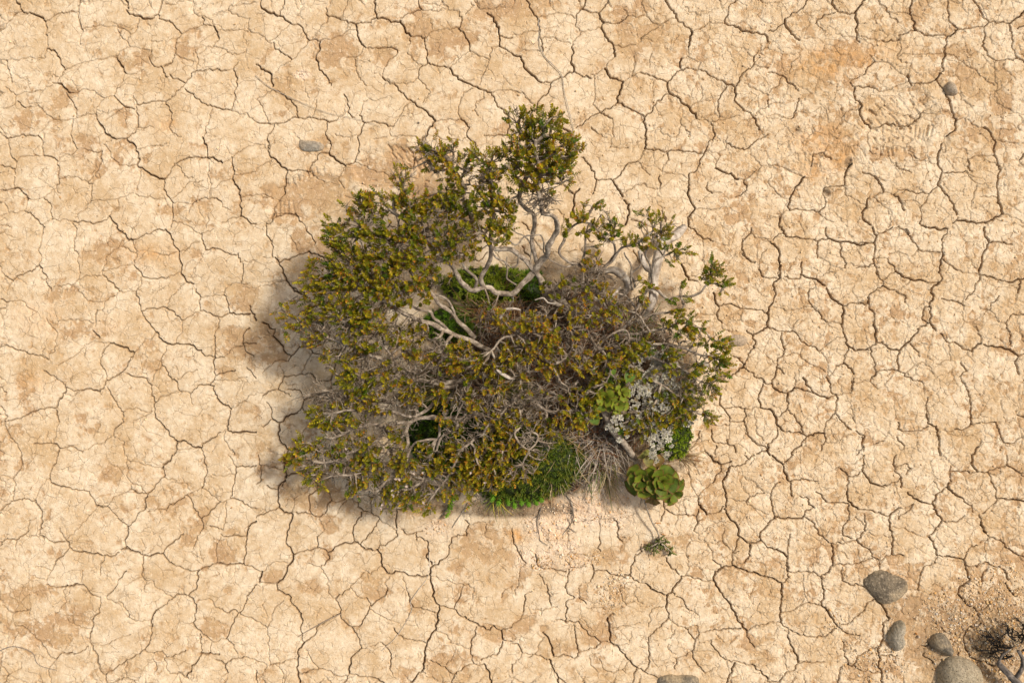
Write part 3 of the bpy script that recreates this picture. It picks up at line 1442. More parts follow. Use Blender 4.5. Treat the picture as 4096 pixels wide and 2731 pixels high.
CR[(3072,1821)] = """
3 30,0 90,50 105,65
3 105,65 115,120 135,170 165,175
2 105,60 150,20 165,0
2 85,185 50,200 15,290 40,430
3 155,180 155,230 165,280
3 40,430 100,435 180,435 245,420
3 50,435 0,470
2 165,175 260,165 340,180
2 245,420 255,385 320,360 280,340 270,290 220,280
2 255,425 320,470 355,550 400,580 440,605
3 440,605 445,660 440,760
3 440,760 400,810 365,835
2 140,800 250,800 310,800 360,835
2 140,800 130,720 135,690
3 135,800 125,740
2 150,540 140,620 135,690
3 0,635 60,645 105,670 130,700
2 140,800 130,850 95,880
3 0,840 50,855 95,880
3 95,885 95,960 85,1060 85,1150
3 365,840 375,900 385,960 370,1035
3 370,1035 430,1110 480,1180
2 480,1180 550,1230 630,1240
2 85,1085 150,1075 210,1040 280,1010
2 280,1010 370,1030
1 240,820 240,900 255,970 270,1000
2 85,1150 140,1190 135,1250
2 0,1150 85,1150
3 135,1250 175,1330 210,1430
2 210,1430 180,1480 130,1490
3 130,1490 80,1560 0,1560
2 210,1430 300,1430 390,1420
2 150,1200 220,1240 310,1250 400,1245 460,1190
2 440,605 530,600 610,580
2 610,580 660,630 700,650 720,700
2 445,765 530,750 620,745 720,710
2 510,770 510,850 560,890
1 500,660 550,710
2 330,250 400,320 440,330
2 440,325 550,330 560,400 560,440
2 550,150 545,250
3 545,250 550,310 620,370
2 620,370 700,375 780,405 835,415
3 835,415 850,395 910,360
1 910,360 970,350 1000,335
3 660,0 665,60 655,110
3 655,110 700,180 760,205 815,210
2 815,210 860,185 920,155
2 650,110 600,140 550,155
2 500,90 550,140
2 880,0 860,60 880,120 915,150
3 915,150 915,220
2 870,80 960,60 985,90 950,130
3 835,415 835,480 850,540 850,610 850,680
2 850,680 800,705 765,725
2 560,440 515,490 515,550 570,570
1 560,450 600,420 650,470 670,520
2 660,400 670,480 670,520 610,580
1 680,530 750,550 840,555
2 850,682 930,688
2 765,725 765,780
2 765,725 715,700
3 1010,300 960,255
3 1010,300 1060,325 1130,330
3 1130,330 1170,260 1235,220
1 1180,240 1140,180
2 1000,335 970,380 910,410 895,440
1 850,490 950,510 1030,550 1105,560
3 1130,330 1140,370 1195,440
3 1195,450 1150,510 1108,560
3 1108,560 1140,620 1165,690
2 1165,690 1230,695
3 1220,695 1280,700 1345,715
2 1200,450 1290,460 1350,415
3 1240,190 1240,230 1330,290
2 1330,290 1380,340 1410,390
2 1255,70 1250,130 1260,180
3 1345,715 1360,760 1375,820 1385,865
3 1385,865 1330,900 1310,955
3 1310,955 1360,1020 1440,1075
2 1440,1075 1500,1050 1550,1010
2 1455,1080 1455,1140
2 1345,715 1380,640 1440,620
2 1365,755 1440,770 1490,730
3 1400,0 1400,60 1440,110
2 1260,110 1440,115
2 1440,115 1510,115 1600,80 1640,60
2 1510,115 1550,200 1575,300
3 1575,300 1680,300 1764,315
2 1575,305 1530,350 1470,400
2 1640,0 1640,60
2 1640,60 1700,100 1764,145
2 1450,410 1480,500 1520,560
3 1470,460 1500,530
2 1520,560 1620,600 1690,670 1764,700
2 1530,570 1460,600
1 1490,600 1500,720
2 1490,730 1550,760 1630,790
3 1630,790 1660,860
2 1470,890 1470,840 1510,780
2 1625,870 1660,920
3 1660,930 1705,970
1 1705,970 1764,920
1 1590,960 1560,1010
2 1455,1140 1390,1190
3 1470,1140 1455,1170 1360,1205
3 1360,1205 1345,1270 1365,1340
3 1365,1340 1420,1400 1550,1450
2 1550,1450 1600,1460
2 660,905 600,880 560,890
2 730,985 680,1020 660,1070
2 660,1070 600,1110 570,1150 490,1175
3 740,990 790,1040 835,1120
3 835,1120 790,1160 795,1230 790,1270
3 790,1270 755,1330 770,1390
3 770,1390 760,1440 785,1500 790,1568
2 770,1380 850,1370 890,1380
2 515,1280 530,1350 525,1380 570,1450
3 550,1440 580,1455 605,1430
2 605,1430 620,1380 745,1320
2 510,1450 490,1510 480,1568
2 600,1450 640,1480 780,1500
3 1125,1275 1110,1300 1060,1310
2 1075,1330 1080,1390 1140,1430
2 1165,700 1150,740 1065,770 1040,850 1035,930
1 1035,930 960,920
1 1035,1100 1000,1130 960,1130
1 1180,1180 1250,1230
1 110,1370 130,1470
1 130,1360 160,1350
1 640,20 600,60 520,60
"""
CR[(1050,1150,1.96)] = """
3 0,275 60,320 100,325
2 100,325 80,380
3 80,380 130,430 170,500 220,545
2 200,580 220,545 250,520 290,465 360,470
1 95,575 200,580
2 360,470 390,510 440,520 500,530
1 360,470 370,420 350,350
1 385,515 330,610 290,680
2 290,680 230,690 170,695
1 170,695 150,640
2 290,680 390,680 400,700 450,735 520,730 550,690 570,600
1 0,670 50,620 90,580
2 170,695 140,750 120,800
2 0,850 40,815 120,800 200,830 220,850
2 190,800 250,795 300,820 325,880
2 325,880 300,950 270,985
3 270,985 200,1010 130,1060
2 30,900 70,960 80,1035
3 80,1035 130,1060
2 0,1090 50,1050 80,1035
3 130,1060 130,1190 200,1270
2 325,880 380,860 430,860
2 310,940 360,1010 400,1050 410,1090
2 200,1270 270,1270 340,1230
3 200,1270 180,1380 165,1400 190,1470
1 300,1210 310,1140 340,1100
1 0,1395 60,1400 150,1430
3 190,1470 150,1560
2 190,1470 260,1460 310,1445
2 350,1440 400,1490 420,1540
1 550,690 530,800 600,810 660,840
1 530,800 540,900 520,1000
1 410,1090 480,1120 600,1100 700,960
2 700,1220 720,1180 800,1150
1 560,1120 640,1250 600,1400
2 240,0 300,50 330,65
1 410,80 360,150 240,240
2 1150,1100 1180,1200 1230,1260
1 840,450 840,540 900,560
"""
CR[(1050,400,1.96)] = """
1 0,770 70,760
1 700,770 720,800 790,855
2 90,890 70,960 30,970 30,1060 75,1110 80,1230
3 100,1235 150,1310 185,1410 250,1500 330,1540
1 0,1235 100,1240
1 0,1460 180,1415
2 130,1275 250,1230 360,1190
3 360,1185 430,1210 480,1240
2 480,1240 540,1230 590,1190
2 480,1240 490,1300
1 120,890 250,900 320,970 350,1040
2 340,1020 400,1100 405,1140
1 210,1060 260,1130 270,1180
2 1200,450 1180,520
1 1650,1450 1550,1400 1500,1480
2 1750,1000 1900,1050 1850,1200
1 1500,700 1600,850 1750,900
2 1620,1260 1700,1270 1760,1200
"""
CR[(1950,400,1.96)] = """
2 605,670 640,710 680,745
3 720,700 680,745 680,830 670,885
1 850,640 835,730
2 1120,940 1170,950 1240,980
3 1110,820 1110,900 1085,975
1 1085,975 1045,1000
2 1380,890 1400,940
3 1625,860 1570,920 1575,990
2 1575,990 1640,1050 1690,1090
2 1690,1090 1740,1090 1770,1110
1 1690,1090 1690,1150
3 1520,1290 1550,1370 1575,1410
3 1575,1410 1640,1420
1 1690,1180 1700,1330
2 1140,1180 1190,1280
2 270,960 300,980 330,1025
1 560,1060 600,1070 660,1050
2 780,1080 800,1110 830,1110
1 350,1060 420,1180 560,1200 700,1180
1 130,950 250,965 280,960
1 60,1200 120,1300 250,1280
2 270,1150 290,1200 330,1230
1 500,840 600,900 570,1050
1 1250,980 1230,1080
"""
CR[(2000,1150,1.96)] = """
2 1560,1120 1560,1180 1500,1210
2 1600,1280 1660,1340 1730,1390
1 1430,1240 1480,1340 1520,1400
2 1300,1410 1320,1500
1 1500,1290 1450,1210
1 1720,800 1720,930
"""
# ------------------------------------------------------------------ materials
class NT:
    def __init__(s, name):
        s.m = bpy.data.materials.new(name); s.m.use_nodes = True
        s.t = s.m.node_tree; s.b = s.t.nodes['Principled BSDF']
    def n(s, typ, **kw):
        nd = s.t.nodes.new('ShaderNode' + typ)
        for k, v in kw.items():
            if k == 'i':
                for kk, vv in v.items():
                    if hasattr(vv, 'is_output') or isinstance(vv, bpy.types.NodeSocket): s.t.links.new(vv, nd.inputs[kk])
                    else: nd.inputs[kk].default_value = vv
            else: setattr(nd, k, v)
        return nd
    def link(s, a, b): s.t.links.new(a, b)
    def attr(s, name): return s.n('Attribute', attribute_name=name)
    def pos(s): return s.n('NewGeometry').outputs['Position']
    def noise(s, scale, detail=3, rough=0.55, vec=None, dist=0):
        return s.n('TexNoise', i={'Vector': vec or s.pos(), 'Scale': scale, 'Detail': detail, 'Roughness': rough, 'Distortion': dist}).outputs['Fac']
    def rng(s, v, a, b, c=0.0, d=1.0):
        return s.n('MapRange', i={'Value': v, 'From Min': a, 'From Max': b, 'To Min': c, 'To Max': d}).outputs['Result']
    def mix(s, f, a, b, mode='MIX'):
        nd = s.n('Mix', data_type='RGBA', blend_type=mode)
        for k, v in ((0, f), (6, a), (7, b)):
            if isinstance(v, bpy.types.NodeSocket): s.link(v, nd.inputs[k])
            else: nd.inputs[k].default_value = v if k == 0 or len(v) == 4 else (*v, 1)
        return nd.outputs[2]
    def math(s, op, a, b=0.0):
        nd = s.n('Math', operation=op)
        for k, v in ((0, a), (1, b)):
            if isinstance(v, bpy.types.NodeSocket): s.link(v, nd.inputs[k])
            else: nd.inputs[k].default_value = v
        return nd.outputs[0]
    def bump(s, h, strength=0.5, dist=0.001):
        return s.n('Bump', i={'Height': h, 'Strength': strength, 'Distance': dist}).outputs['Normal']
    def out(s, color=None, rough=0.9, normal=None, spec=0.2):
        if color is not None:
            if isinstance(color, bpy.types.NodeSocket): s.link(color, s.b.inputs['Base Color'])
            else: s.b.inputs['Base Color'].default_value = (*color, 1)
        if isinstance(rough, bpy.types.NodeSocket): s.link(rough, s.b.inputs['Roughness'])
        else: s.b.inputs['Roughness'].default_value = rough
        if normal is not None: s.link(normal, s.b.inputs['Normal'])
        s.b.inputs['Specular IOR Level'].default_value = spec
        return s.m

def mat_ground():
    t = NT('cracked_clay')
    crust = t.attr('crust').outputs['Fac']; stain = t.attr('stain').outputs['Fac']; hum_pits = t.attr('humus_pits').outputs['Fac']
    crack = t.attr('crack').outputs['Fac']; pale = t.attr('pale').outputs['Fac']
    n1 = t.noise(60, 6, 0.65); n2 = t.noise(420, 4, 0.6); n3 = t.noise(14, 6, 0.68); n4 = t.noise(1500, 2, 0.5)
    crustc = t.mix(t.rng(n1, 0.3, 0.7), (0.66, 0.51, 0.325, 1), (0.83, 0.71, 0.525, 1))
    bare = t.mix(t.rng(n1, 0.32, 0.68), (0.41, 0.255, 0.13, 1), (0.56, 0.38, 0.215, 1))
    # break the crust edge up at grain scale
    e = t.math('ADD', crust, t.math('MULTIPLY', t.math('SUBTRACT', n2, 0.5), 0.75))
    c = t.mix(t.rng(e, 0.10, 0.92), bare, crustc)
    c = t.mix(t.rng(n3, 0.43, 0.63, 0.0, 0.80), c, (0.55, 0.38, 0.20, 1))
    n5 = t.noise(150, 5, 0.7)
    c = t.mix(t.rng(n5, 0.50, 0.68, 0.0, 0.5), c, (0.55, 0.365, 0.185, 1))
    c = t.mix(t.rng(n5, 0.46, 0.30, 0.0, 0.6), c, (0.90, 0.74, 0.52, 1))
    c = t.mix(t.math('MULTIPLY', stain, t.rng(n1, 0.35, 0.6)), c, (0.60, 0.31, 0.095, 1))
    c = t.mix(t.math('MULTIPLY', pale, t.rng(n2, 0.3, 0.7, 0.5, 1.0)), c, (0.84, 0.68, 0.52, 1))
    c = t.mix(t.math('MULTIPLY', hum_pits, t.rng(n2, 0.25, 0.6, 0.55, 1.0)), c, (0.10, 0.062, 0.032, 1))
    c = t.mix(t.math('MULTIPLY', crack, 0.9), c, (0.15, 0.085, 0.038, 1))
    # hairline cracks too fine for the mesh
    wv = t.n('VectorMath', operation='MULTIPLY_ADD', i={0: t.n('TexNoise', i={'Vector': t.pos(), 'Scale': 90.0, 'Detail': 4.0, 'Roughness': 0.6}).outputs['Color'], 1: (0.011, 0.011, 0.0), 2: t.pos()}).outputs[0]
    hl = None
    for sc_, wd, mk in ((34, 0.022, 0.40), (78, 0.035, 0.50)):
        vd = t.n('TexVoronoi', feature='DISTANCE_TO_EDGE', i={'Vector': wv, 'Scale': sc_}).outputs['Distance']
        ln = t.math('MULTIPLY', t.rng(vd, 0.0, wd, 1.0, 0.0), t.rng(t.noise(26 + sc_ * .3, 3), mk, mk + .16))
        hl = ln if hl is None else t.math('MAXIMUM', hl, ln)
    c = t.mix(t.math('MULTIPLY', hl, 0.55), c, (0.33, 0.20, 0.095, 1))
    # dark and pale grit specks
    v = t.n('TexVoronoi', i={'Vector': t.pos(), 'Scale': 260, 'Randomness': 1.0})
    sp = t.rng(v.outputs['Distance'], 0.10, 0.2, 1.0, 0.0)
    pick = t.n('SeparateColor', i={'Color': v.outputs['Color']})
    dk = t.math('MULTIPLY', sp, t.rng(pick.outputs[0], 0.86, 0.9))
    lt = t.math('MULTIPLY', sp, t.rng(pick.outputs[1], 0.86, 0.9))
    c = t.mix(t.math('MULTIPLY', dk, 0.5), c, (0.24, 0.14, 0.07, 1))
    c = t.mix(t.math('MULTIPLY', lt, 0.6), c, (0.90, 0.76, 0.55, 1))
    h = t.math('SUBTRACT', t.math('ADD', t.math('MULTIPLY', n2, 1.1), t.math('MULTIPLY', n4, 0.35)), t.math('MULTIPLY', hl, 0.7))
    return t.out(c, 0.95, t.bump(h, 0.75, 0.0016), 0.12)

def mat_bark(name, c1, c2, c3, sc=(6, 90)):
    t = NT(name)
    uv = t.n('UVMap').outputs[0]
    mp = t.n('Mapping', i={'Vector': uv, 'Scale': (sc[0], sc[1], 1)}).outputs[0]
    f = t.noise(1.0, 4, 0.65, mp); g = t.noise(130, 4, 0.6)
    col = t.mix(t.rng(f, 0.35, 0.62), (*c1, 1), (*c2, 1))
    col = t.mix(t.rng(g, 0.45, 0.68), col, (*c3, 1))
    h = t.math('ADD', f, t.math('MULTIPLY', g, 0.6))
    return t.out(col, 0.85, t.bump(h, 0.9, 0.0022), 0.25)

def mat_leaf(name, rough=0.5, trans=0.25, spec=0.4, var=0.25, scale=300):
    """colour comes from the leaf's own 'col' attribute"""
    t = NT(name)
    a = t.attr('col').outputs['Color']
    g = t.noise(scale, 2)
    c = t.mix(1.0, a, t.n('CombineColor', i={0: t.rng(g, .2, .8, 1 - var, 1 + var), 1: t.rng(g, .2, .8, 1 - var, 1 + var), 2: 1.0}).outputs[0], 'MULTIPLY')
    m = t.out(c, rough, None, spec)
    if trans > 0:
        tr = t.n('BsdfTranslucent', i={'Color': c}); mx = t.n('MixShader', i={0: trans})
        t.link(t.b.outputs[0], mx.inputs[1]); t.link(tr.outputs[0], mx.inputs[2])
        t.link(mx.outputs[0], t.t.nodes['Material Output'].inputs['Surface'])
    return m

def mat_stone(name, c1, c2, c3, spk=0.0, s=70):
    t = NT(name)
    n = t.noise(s, 5, 0.65); g = t.noise(500, 3); b = t.noise(22, 3)
    c = t.mix(t.rng(n, .35, .65), (*c1, 1), (*c2, 1))
    c = t.mix(t.rng(b, .45, .58), c, (*c3, 1))
    c = t.mix(t.rng(t.noise(260, 4, .7), .42, .6, 0, .7), c, t.mix(1.0, c, (0.5, 0.48, 0.45, 1), 'MULTIPLY'))
    c = t.mix(t.rng(t.noise(190, 4, .7), .54, .66, 0, .55), c, (0.62, 0.50, 0.34, 1))
    if spk:
        v = t.n('TexVoronoi', i={'Vector': t.pos(), 'Scale': 330}); 
        pk = t.n('SeparateColor', i={'Color': v.outputs['Color']}).outputs[0]
        c = t.mix(t.math('MULTIPLY', t.rng(v.outputs['Distance'], .2, .34, 1, 0), t.rng(pk, 0.62, .66)), c, (0.10, 0.07, 0.045, 1))
    c = t.mix(t.rng(g, .3, .7, 0, .5), c, t.mix(1.0, c, (0.55, 0.55, 0.55, 1), 'MULTIPLY'))
    return t.out(c, 0.85, t.bump(t.math('ADD', t.math('MULTIPLY', n, .5), g), 0.9, 0.0022), 0.3)
# ------------------------------------------------------------------ ground: relief
def mound(x, y):
    """the low hummock of soil the plants have trapped (metres)"""
    x = np.asarray(x, float); y = np.asarray(y, float)
    def g(sx, sy, rx, ry, h, p=1.6):
        cx = (sx - 2048) * K; cy = (1365.5 - sy) * K
        d = ((x - cx) / (rx * K)) ** 2 + ((y - cy) / (ry * K)) ** 2
        return h * np.exp(-d ** p)
    z = g(2080, 1520, 400, 420, 0.050)
    z = np.maximum(z, g(2430, 1580, 300, 300, 0.045))
    z = np.maximum(z, g(2060, 1260, 300, 170, 0.030))
    z = np.maximum(z, g(2330, 1830, 260, 170, 0.026, 1.2))
    return z

def PG(sx, sy, dz=0.0):
    z = 0.0
    for _ in range(6):
        p = P(sx, sy, z + dz); z = float(mound(p.x, p.y))
    return P(sx, sy, z + dz)

def axis(lo, hi, step, mids, far):
    a = list(np.arange(lo, hi + step / 2, step))
    s = step; x = a[-1]; right = []
    while x < mids: s = min(s * 1.035, 0.009); x += s; right.append(x)
    while x < far: s *= 1.35; x += s; right.append(x)
    c = (lo + hi) / 2
    left = [2 * c - r for r in right][::-1]
    return np.array(left + a + right)

GS = 0.00108
AX = axis(-0.93, 0.93, GS, 1.75, 60)
AY = axis(-0.625, 0.625, GS, 1.45, 60)
X, Y = np.meshgrid(AX, AY)
NXG, NYG = len(AX), len(AY)
sx_ = X / K + 2048; sy_ = 1365.5 - Y / K      # photo pixels of each ground point

# --- traced cracks -> distance fields
segs = {1: [], 2: [], 3: []}
sc_t = 1.7227
for key, txt in CR.items():
    ox, oy = key[:2]; sct = key[2] if len(key) > 2 else sc_t
    for ln in txt.strip().splitlines():
        a = ln.split(); w = int(a[0])
        pts = np.array([[float(v) for v in q.split(',')] for q in a[1:]])
        pts = pts / sct + np.array([ox, oy])
        pts = np.stack([(pts[:, 0] - 2048) * K, (1365.5 - pts[:, 1]) * K], 1)
        # subdivide and roughen
        out = [pts[0]]
        for p, q in zip(pts[:-1], pts[1:]):
            L = np.linalg.norm(q - p); m = max(1, int(L / 0.0032))
            nrm = np.array([-(q - p)[1], (q - p)[0]]) / (L + 1e-9)
            for i in range(1, m + 1):
                t = i / m; b = p + (q - p) * t
                amp = 0.0021 * math.sin(math.pi * t) ** 0.5 + 0.0004
                o = amp * (float(perlin(np.array([b[0] * 95]), np.array([b[1] * 95]), 11)[0]) * 1.5 + random.uniform(-.45, .45))
                out.append(b + nrm * (o if i < m else 0))
        segs[w].append(np.array(out))

WOB = {1: 0.0, 2: 0.0, 3: 0.0}
DW = {1: 0.00032, 2: 0.00046, 3: 0.00080}     # half widths
GAP = np.zeros(X.shape, np.float32)           # 0..1 opening depth
EDG = np.full(X.shape, 0.05, np.float32)      # distance to nearest traced crack
def stamp(a, b, w, wmul):
    R = 0.016
    x0, x1 = min(a[0], b[0]) - R, max(a[0], b[0]) + R
    y0, y1 = min(a[1], b[1]) - R, max(a[1], b[1]) + R
    i0, i1 = np.searchsorted(AX, [x0, x1]); j0, j1 = np.searchsorted(AY, [y0, y1])
    if i1 <= i0 or j1 <= j0: return
    xx = X[j0:j1, i0:i1]; yy = Y[j0:j1, i0:i1]
    d = b - a; L2 = d @ d + 1e-12
    t = np.clip(((xx - a[0]) * d[0] + (yy - a[1]) * d[1]) / L2, 0, 1)
    D = np.sqrt((xx - a[0] - t * d[0]) ** 2 + (yy - a[1] - t * d[1]) ** 2)
    hw = DW[w] * wmul
    dep = {1: 0.42, 2: 0.74, 3: 1.0}[w]
    g = dep * np.clip(1.35 - D / (hw + 0.0004), 0, 1)
    s = GAP[j0:j1, i0:i1]; np.maximum(s, g, out=s)
    e = EDG[j0:j1, i0:i1]; np.minimum(e, D + (3 - w) * 0.003, out=e)
for w in (1, 2, 3):
    for pl in segs[w]:
        ph = random.uniform(0, 50); n = len(pl)
        for i in range(n - 1):
            k = 1 + 0.45 * math.sin(ph + i * 0.35) * math.sin(ph * 2 + i * 0.13)
            stamp(pl[i], pl[i + 1], w, k)

# --- procedural finer cracks
wx = X + 0.010 * fbm(X, Y, 0.045, 3, 21) + 0.0022 * perlin(X / 0.006, Y / 0.006, 25)
wy = Y + 0.010 * fbm(X + 5, Y, 0.045, 3, 31) + 0.0022 * perlin(X / 0.006 + 40, Y / 0.006, 27)
right = sstep(2300, 3100, sx_ + 250 * fbm(X, Y, 0.3, 2, 41))
inframe = sstep(-60, 60, sx_) * sstep(-60, 60, 4096 - sx_) * sstep(-60, 60, sy_) * sstep(-60, 60, 2731 - sy_)
dA, cA = voro(wx, wy, 0.062, 3, 0.95)
dB, cB = voro(wx * 1.03 + 7, wy, 0.033, 4, 1.0)
ux = X + 0.005 * fbm(X, Y, 0.024, 4, 23); uy = Y + 0.005 * fbm(X + 9, Y, 0.024, 4, 29)
dC, cC = voro(ux + 3, uy + 9, 0.0150, 5, 1.0)
dD, cD = voro(ux * 1.0 + 1, uy + 4, 0.0068, 6, 1.0)
gA = fbm(X, Y, 0.05, 2, 51)
big = np.clip(1.25 - dA / 0.0016, 0, 1) * (1 - inframe)                       # outside the frame: main cracks
EDG = np.minimum(EDG, np.where(inframe > 0.5, 0.05, dA)).astype(np.float32)
mB = sstep(-0.10, 0.30, fbm(X, Y, 0.03, 3, 61) + right * 0.30 - 0.05)
mC = sstep(-0.05, 0.35, fbm(X, Y, 0.022, 3, 71) + right * 0.22 - 0.06)
fine = np.maximum(np.clip(1.1 - dB / 0.00085, 0, 1) * 0.32 * mB, np.clip(1.1 - dC / 0.0008, 0, 1) * 0.13 * mC)
GAPf = np.maximum(np.maximum(GAP, big * 0.9), fine)

# --- crust flaked off in patches (bare tan clay shows)
def patch(lst, soft=0.5):
    m = np.zeros(X.shape)
    for (cx, cy, rx, ry, s) in lst:
        x0, x1 = (cx - 2.2 * rx - 2048) * K, (cx + 2.2 * rx - 2048) * K
        y0, y1 = (1365.5 - cy - 2.2 * ry) * K, (1365.5 - cy + 2.2 * ry) * K
        i0, i1 = np.searchsorted(AX, [x0, x1]); j0, j1 = np.searchsorted(AY, [y0, y1])
        d = np.sqrt(((sx_[j0:j1, i0:i1] - cx) / rx) ** 2 + ((sy_[j0:j1, i0:i1] - cy) / ry) ** 2)
        v = m[j0:j1, i0:i1]; np.maximum(v, s * (1 - sstep(1 - soft, 1 + soft, d)), out=v)
    return m
BARE = patch([
 (1350, 210, 95, 110, .95), (1230, 320, 120, 60, .6), (1500, 90, 90, 60, .5), (1660, 160, 150, 70, .75), (1500, 230, 110, 60, .6), (1860, 140, 90, 40, .5), (1800, 500, 80, 40, .6),
 (2130, 20, 170, 50, .8), (2600, 160, 110, 70, .8), (2500, 60, 90, 40, .6), (2000, 20, 90, 40, .6), (2790, 190, 110, 50, .4), (2940, 500, 90, 60, .6), (2950, 840, 90, 60, .55),
 (1270, 590, 110, 55, .7), (1620, 680, 170, 90, .95), (1720, 760, 120, 80, .85), (1260, 780, 150, 80, .9), (1180, 850, 100, 60, .7), (1250, 960, 100, 60, .8), (1400, 1060, 90, 50, .8), (1100, 800, 70, 50, .5),
 (530, 240, 70, 60, .8), (450, 90, 110, 50, .5), (760, 160, 80, 60, .6), (390, 600, 100, 90, .5), (250, 780, 90, 60, .5), (120, 490, 110, 60, .65), (220, 570, 80, 60, .5), (760, 860, 110, 60, .55), (620, 520, 100, 50, .7), (790, 560, 60, 60, .6), (180, 380, 90, 50, .45), (60, 790, 60, 50, .5),
 (320, 1320, 110, 60, .7), (430, 1010, 100, 60, .7), (560, 1160, 80, 60, .5), (340, 1180, 100, 40, .7), (600, 1420, 60, 70, .7), (680, 1130, 70, 50, .6), (380, 1670, 110, 60, .5), (800, 1650, 60, 50, .5), (970, 1200, 60, 70, .85), (960, 1380, 90, 80, .85), (1060, 1400, 120, 80, .9), (920, 1490, 70, 30, .7), (230, 1240, 60, 70, .5), (850, 1180, 50, 40, .5), (1000, 1640, 50, 60, .6), (780, 1000, 60, 50, .5),
 (440, 1880, 60, 60, .6), (700, 1990, 60, 50, .75), (760, 2120, 60, 60, .75), (900, 2210, 60, 45, .9), (650, 2010, 90, 40, .5), (70, 2400, 60, 60, .75), (250, 2520, 110, 90, .95), (330, 2430, 60, 60, .6), (150, 2600, 90, 50, .6), (850, 2510, 60, 50, .6), (680, 2560, 50, 40, .5), (640, 2620, 22, 22, .95), (760, 2680, 30, 30, .9), (500, 2650, 30, 30, .8), (590, 2300, 60, 40, .4), (300, 2420, 60, 40, .6), (820, 2060, 20, 30, .95), (820, 2270, 18, 18, .95), (760, 1980, 20, 14, .9),
 (1090, 2310, 50, 26, .95), (1320, 2090, 55, 40, .9), (1300, 1990, 140, 60, .8), (1380, 1880, 130, 60, .7), (1220, 2000, 50, 60, .7), (1500, 2350, 70, 60, .85), (1620, 2420, 80, 60, .7), (1560, 2330, 50, 40, .6), (1350, 2240, 80, 40, .5), (1930, 2200, 110, 90, .98), (2010, 2280, 120, 90, .95), (1870, 2260, 80, 40, .8), (1380, 2480, 22, 30, .95), (1790, 2670, 90, 50, .6), (1980, 2530, 40, 40, .85), (1700, 2540, 30, 25, .8), (1860, 2380, 60, 50, .5), (1250, 2340, 60, 40, .5), (1660, 2000, 100, 60, .6),
 (2260, 2220, 100, 25, .9), (2230, 2260, 60, 30, .9), (2450, 2230, 110, 40, .8), (2470, 2390, 40, 60, .8), (2400, 2540, 70, 50, .85), (2430, 2440, 60, 40, .8), (2640, 2200, 80, 50, .7), (2720, 2160, 60, 30, .7), (2850, 2050, 40, 40, .7), (2800, 2060, 26, 40, .95), (2880, 1900, 26, 60, .95), (2870, 1960, 50, 22, .9), (2100, 2490, 60, 30, .8), (2175, 2515, 20, 20, .95), (2330, 2540, 60, 60, .8), (2300, 2600, 50, 30, .7), (2990, 2560, 70, 60, .7), (3060, 2620, 60, 50, .8), (2560, 1900, 60, 50, .4), (2750, 2650, 90, 40, .7), (2780, 2300, 30, 40, .6), (2480, 2380, 30, 40, .9), (2960, 1460, 60, 40, .5), (2330, 2480, 20, 20, .9),
 (3260, 260, 160, 60, .8), (3400, 220, 130, 50, .8), (3330, 330, 120, 60, .7), (3350, 550, 120, 110, .7), (3850, 320, 120, 70, .8), (4000, 350, 80, 70, .8), (3850, 210, 60, 40, .6), (4020, 400, 60, 50, .7), (3930, 560, 110, 60, .5), (3600, 770, 25, 18, .9), (3080, 240, 50, 40, .6), (3480, 180, 60, 60, .4), (3210, 90, 90, 50, .4), (3660, 70, 60, 50, .4), (3560, 620, 90, 25, .9), (3470, 420, 50, 35, .6), (3900, 550, 70, 50, .5),
 (3290, 1135, 26, 18, .95), (3470, 990, 16, 24, .95), (3470, 1210, 14, 10, .95), (3560, 1260, 110, 40, .6), (3580, 1130, 60, 60, .3), (3700, 1270, 15, 30, .9), (3720, 1390, 60, 40, .6), (3900, 1290, 60, 30, .6), (4050, 1360, 60, 70, .8), (3660, 1680, 60, 50, .6), (3920, 1640, 60, 25, .7), (3470, 1770, 30, 20, .9), (3200, 1550, 28, 30, .95), (3180, 1360, 50, 40, .5), (3270, 1750, 50, 26, .9), (3130, 1570, 40, 22, .9), (2860, 1100, 60, 40, .4), (2840, 960, 90, 40, .5), (2850, 1700, 40, 26, .6), (3160, 1040, 60, 30, .4), (3420, 1090, 50, 30, .5),
 (3490, 2280, 90, 40, .95), (3560, 2300, 110, 100, .9), (3630, 2420, 90, 60, .95), (3760, 2440, 110, 90, .8), (3700, 2530, 120, 90, .95), (3860, 2560, 160, 120, .8), (3980, 2450, 160, 160, .7), (3720, 2640, 60, 60, .95), (3960, 2660, 160, 80, .9), (3130, 1915, 20, 18, .95), (3310, 2000, 40, 26, .8), (3180, 2620, 80, 80, .4), (4040, 2250, 60, 60, .6), (3500, 2670, 90, 60, .6), (3400, 2500, 60, 60, .4), (3560, 1880, 80, 50, .3),
], 0.55)
nz = fbm(X, Y, 0.035, 5, 81, 0.6)
nzb = fbm(X, Y, 0.16, 3, 91)
inn = np.where(inframe > 0.5, 1.0, 0.0)
flk = ((cD - 0.5) * 0.35 + (cC - 0.5) * 0.35) * (1 + right) + 0.06 * right
lev = BARE * 0.80 + 1.25 * nz + 0.65 * nzb * (1 + 0.3 * (1 - inn)) + flk - 0.50
CRUST = 1 - sstep(-0.10, 0.16, lev)
CRUST2 = 1 - sstep(-0.65, 0.45, lev)              # soft tone

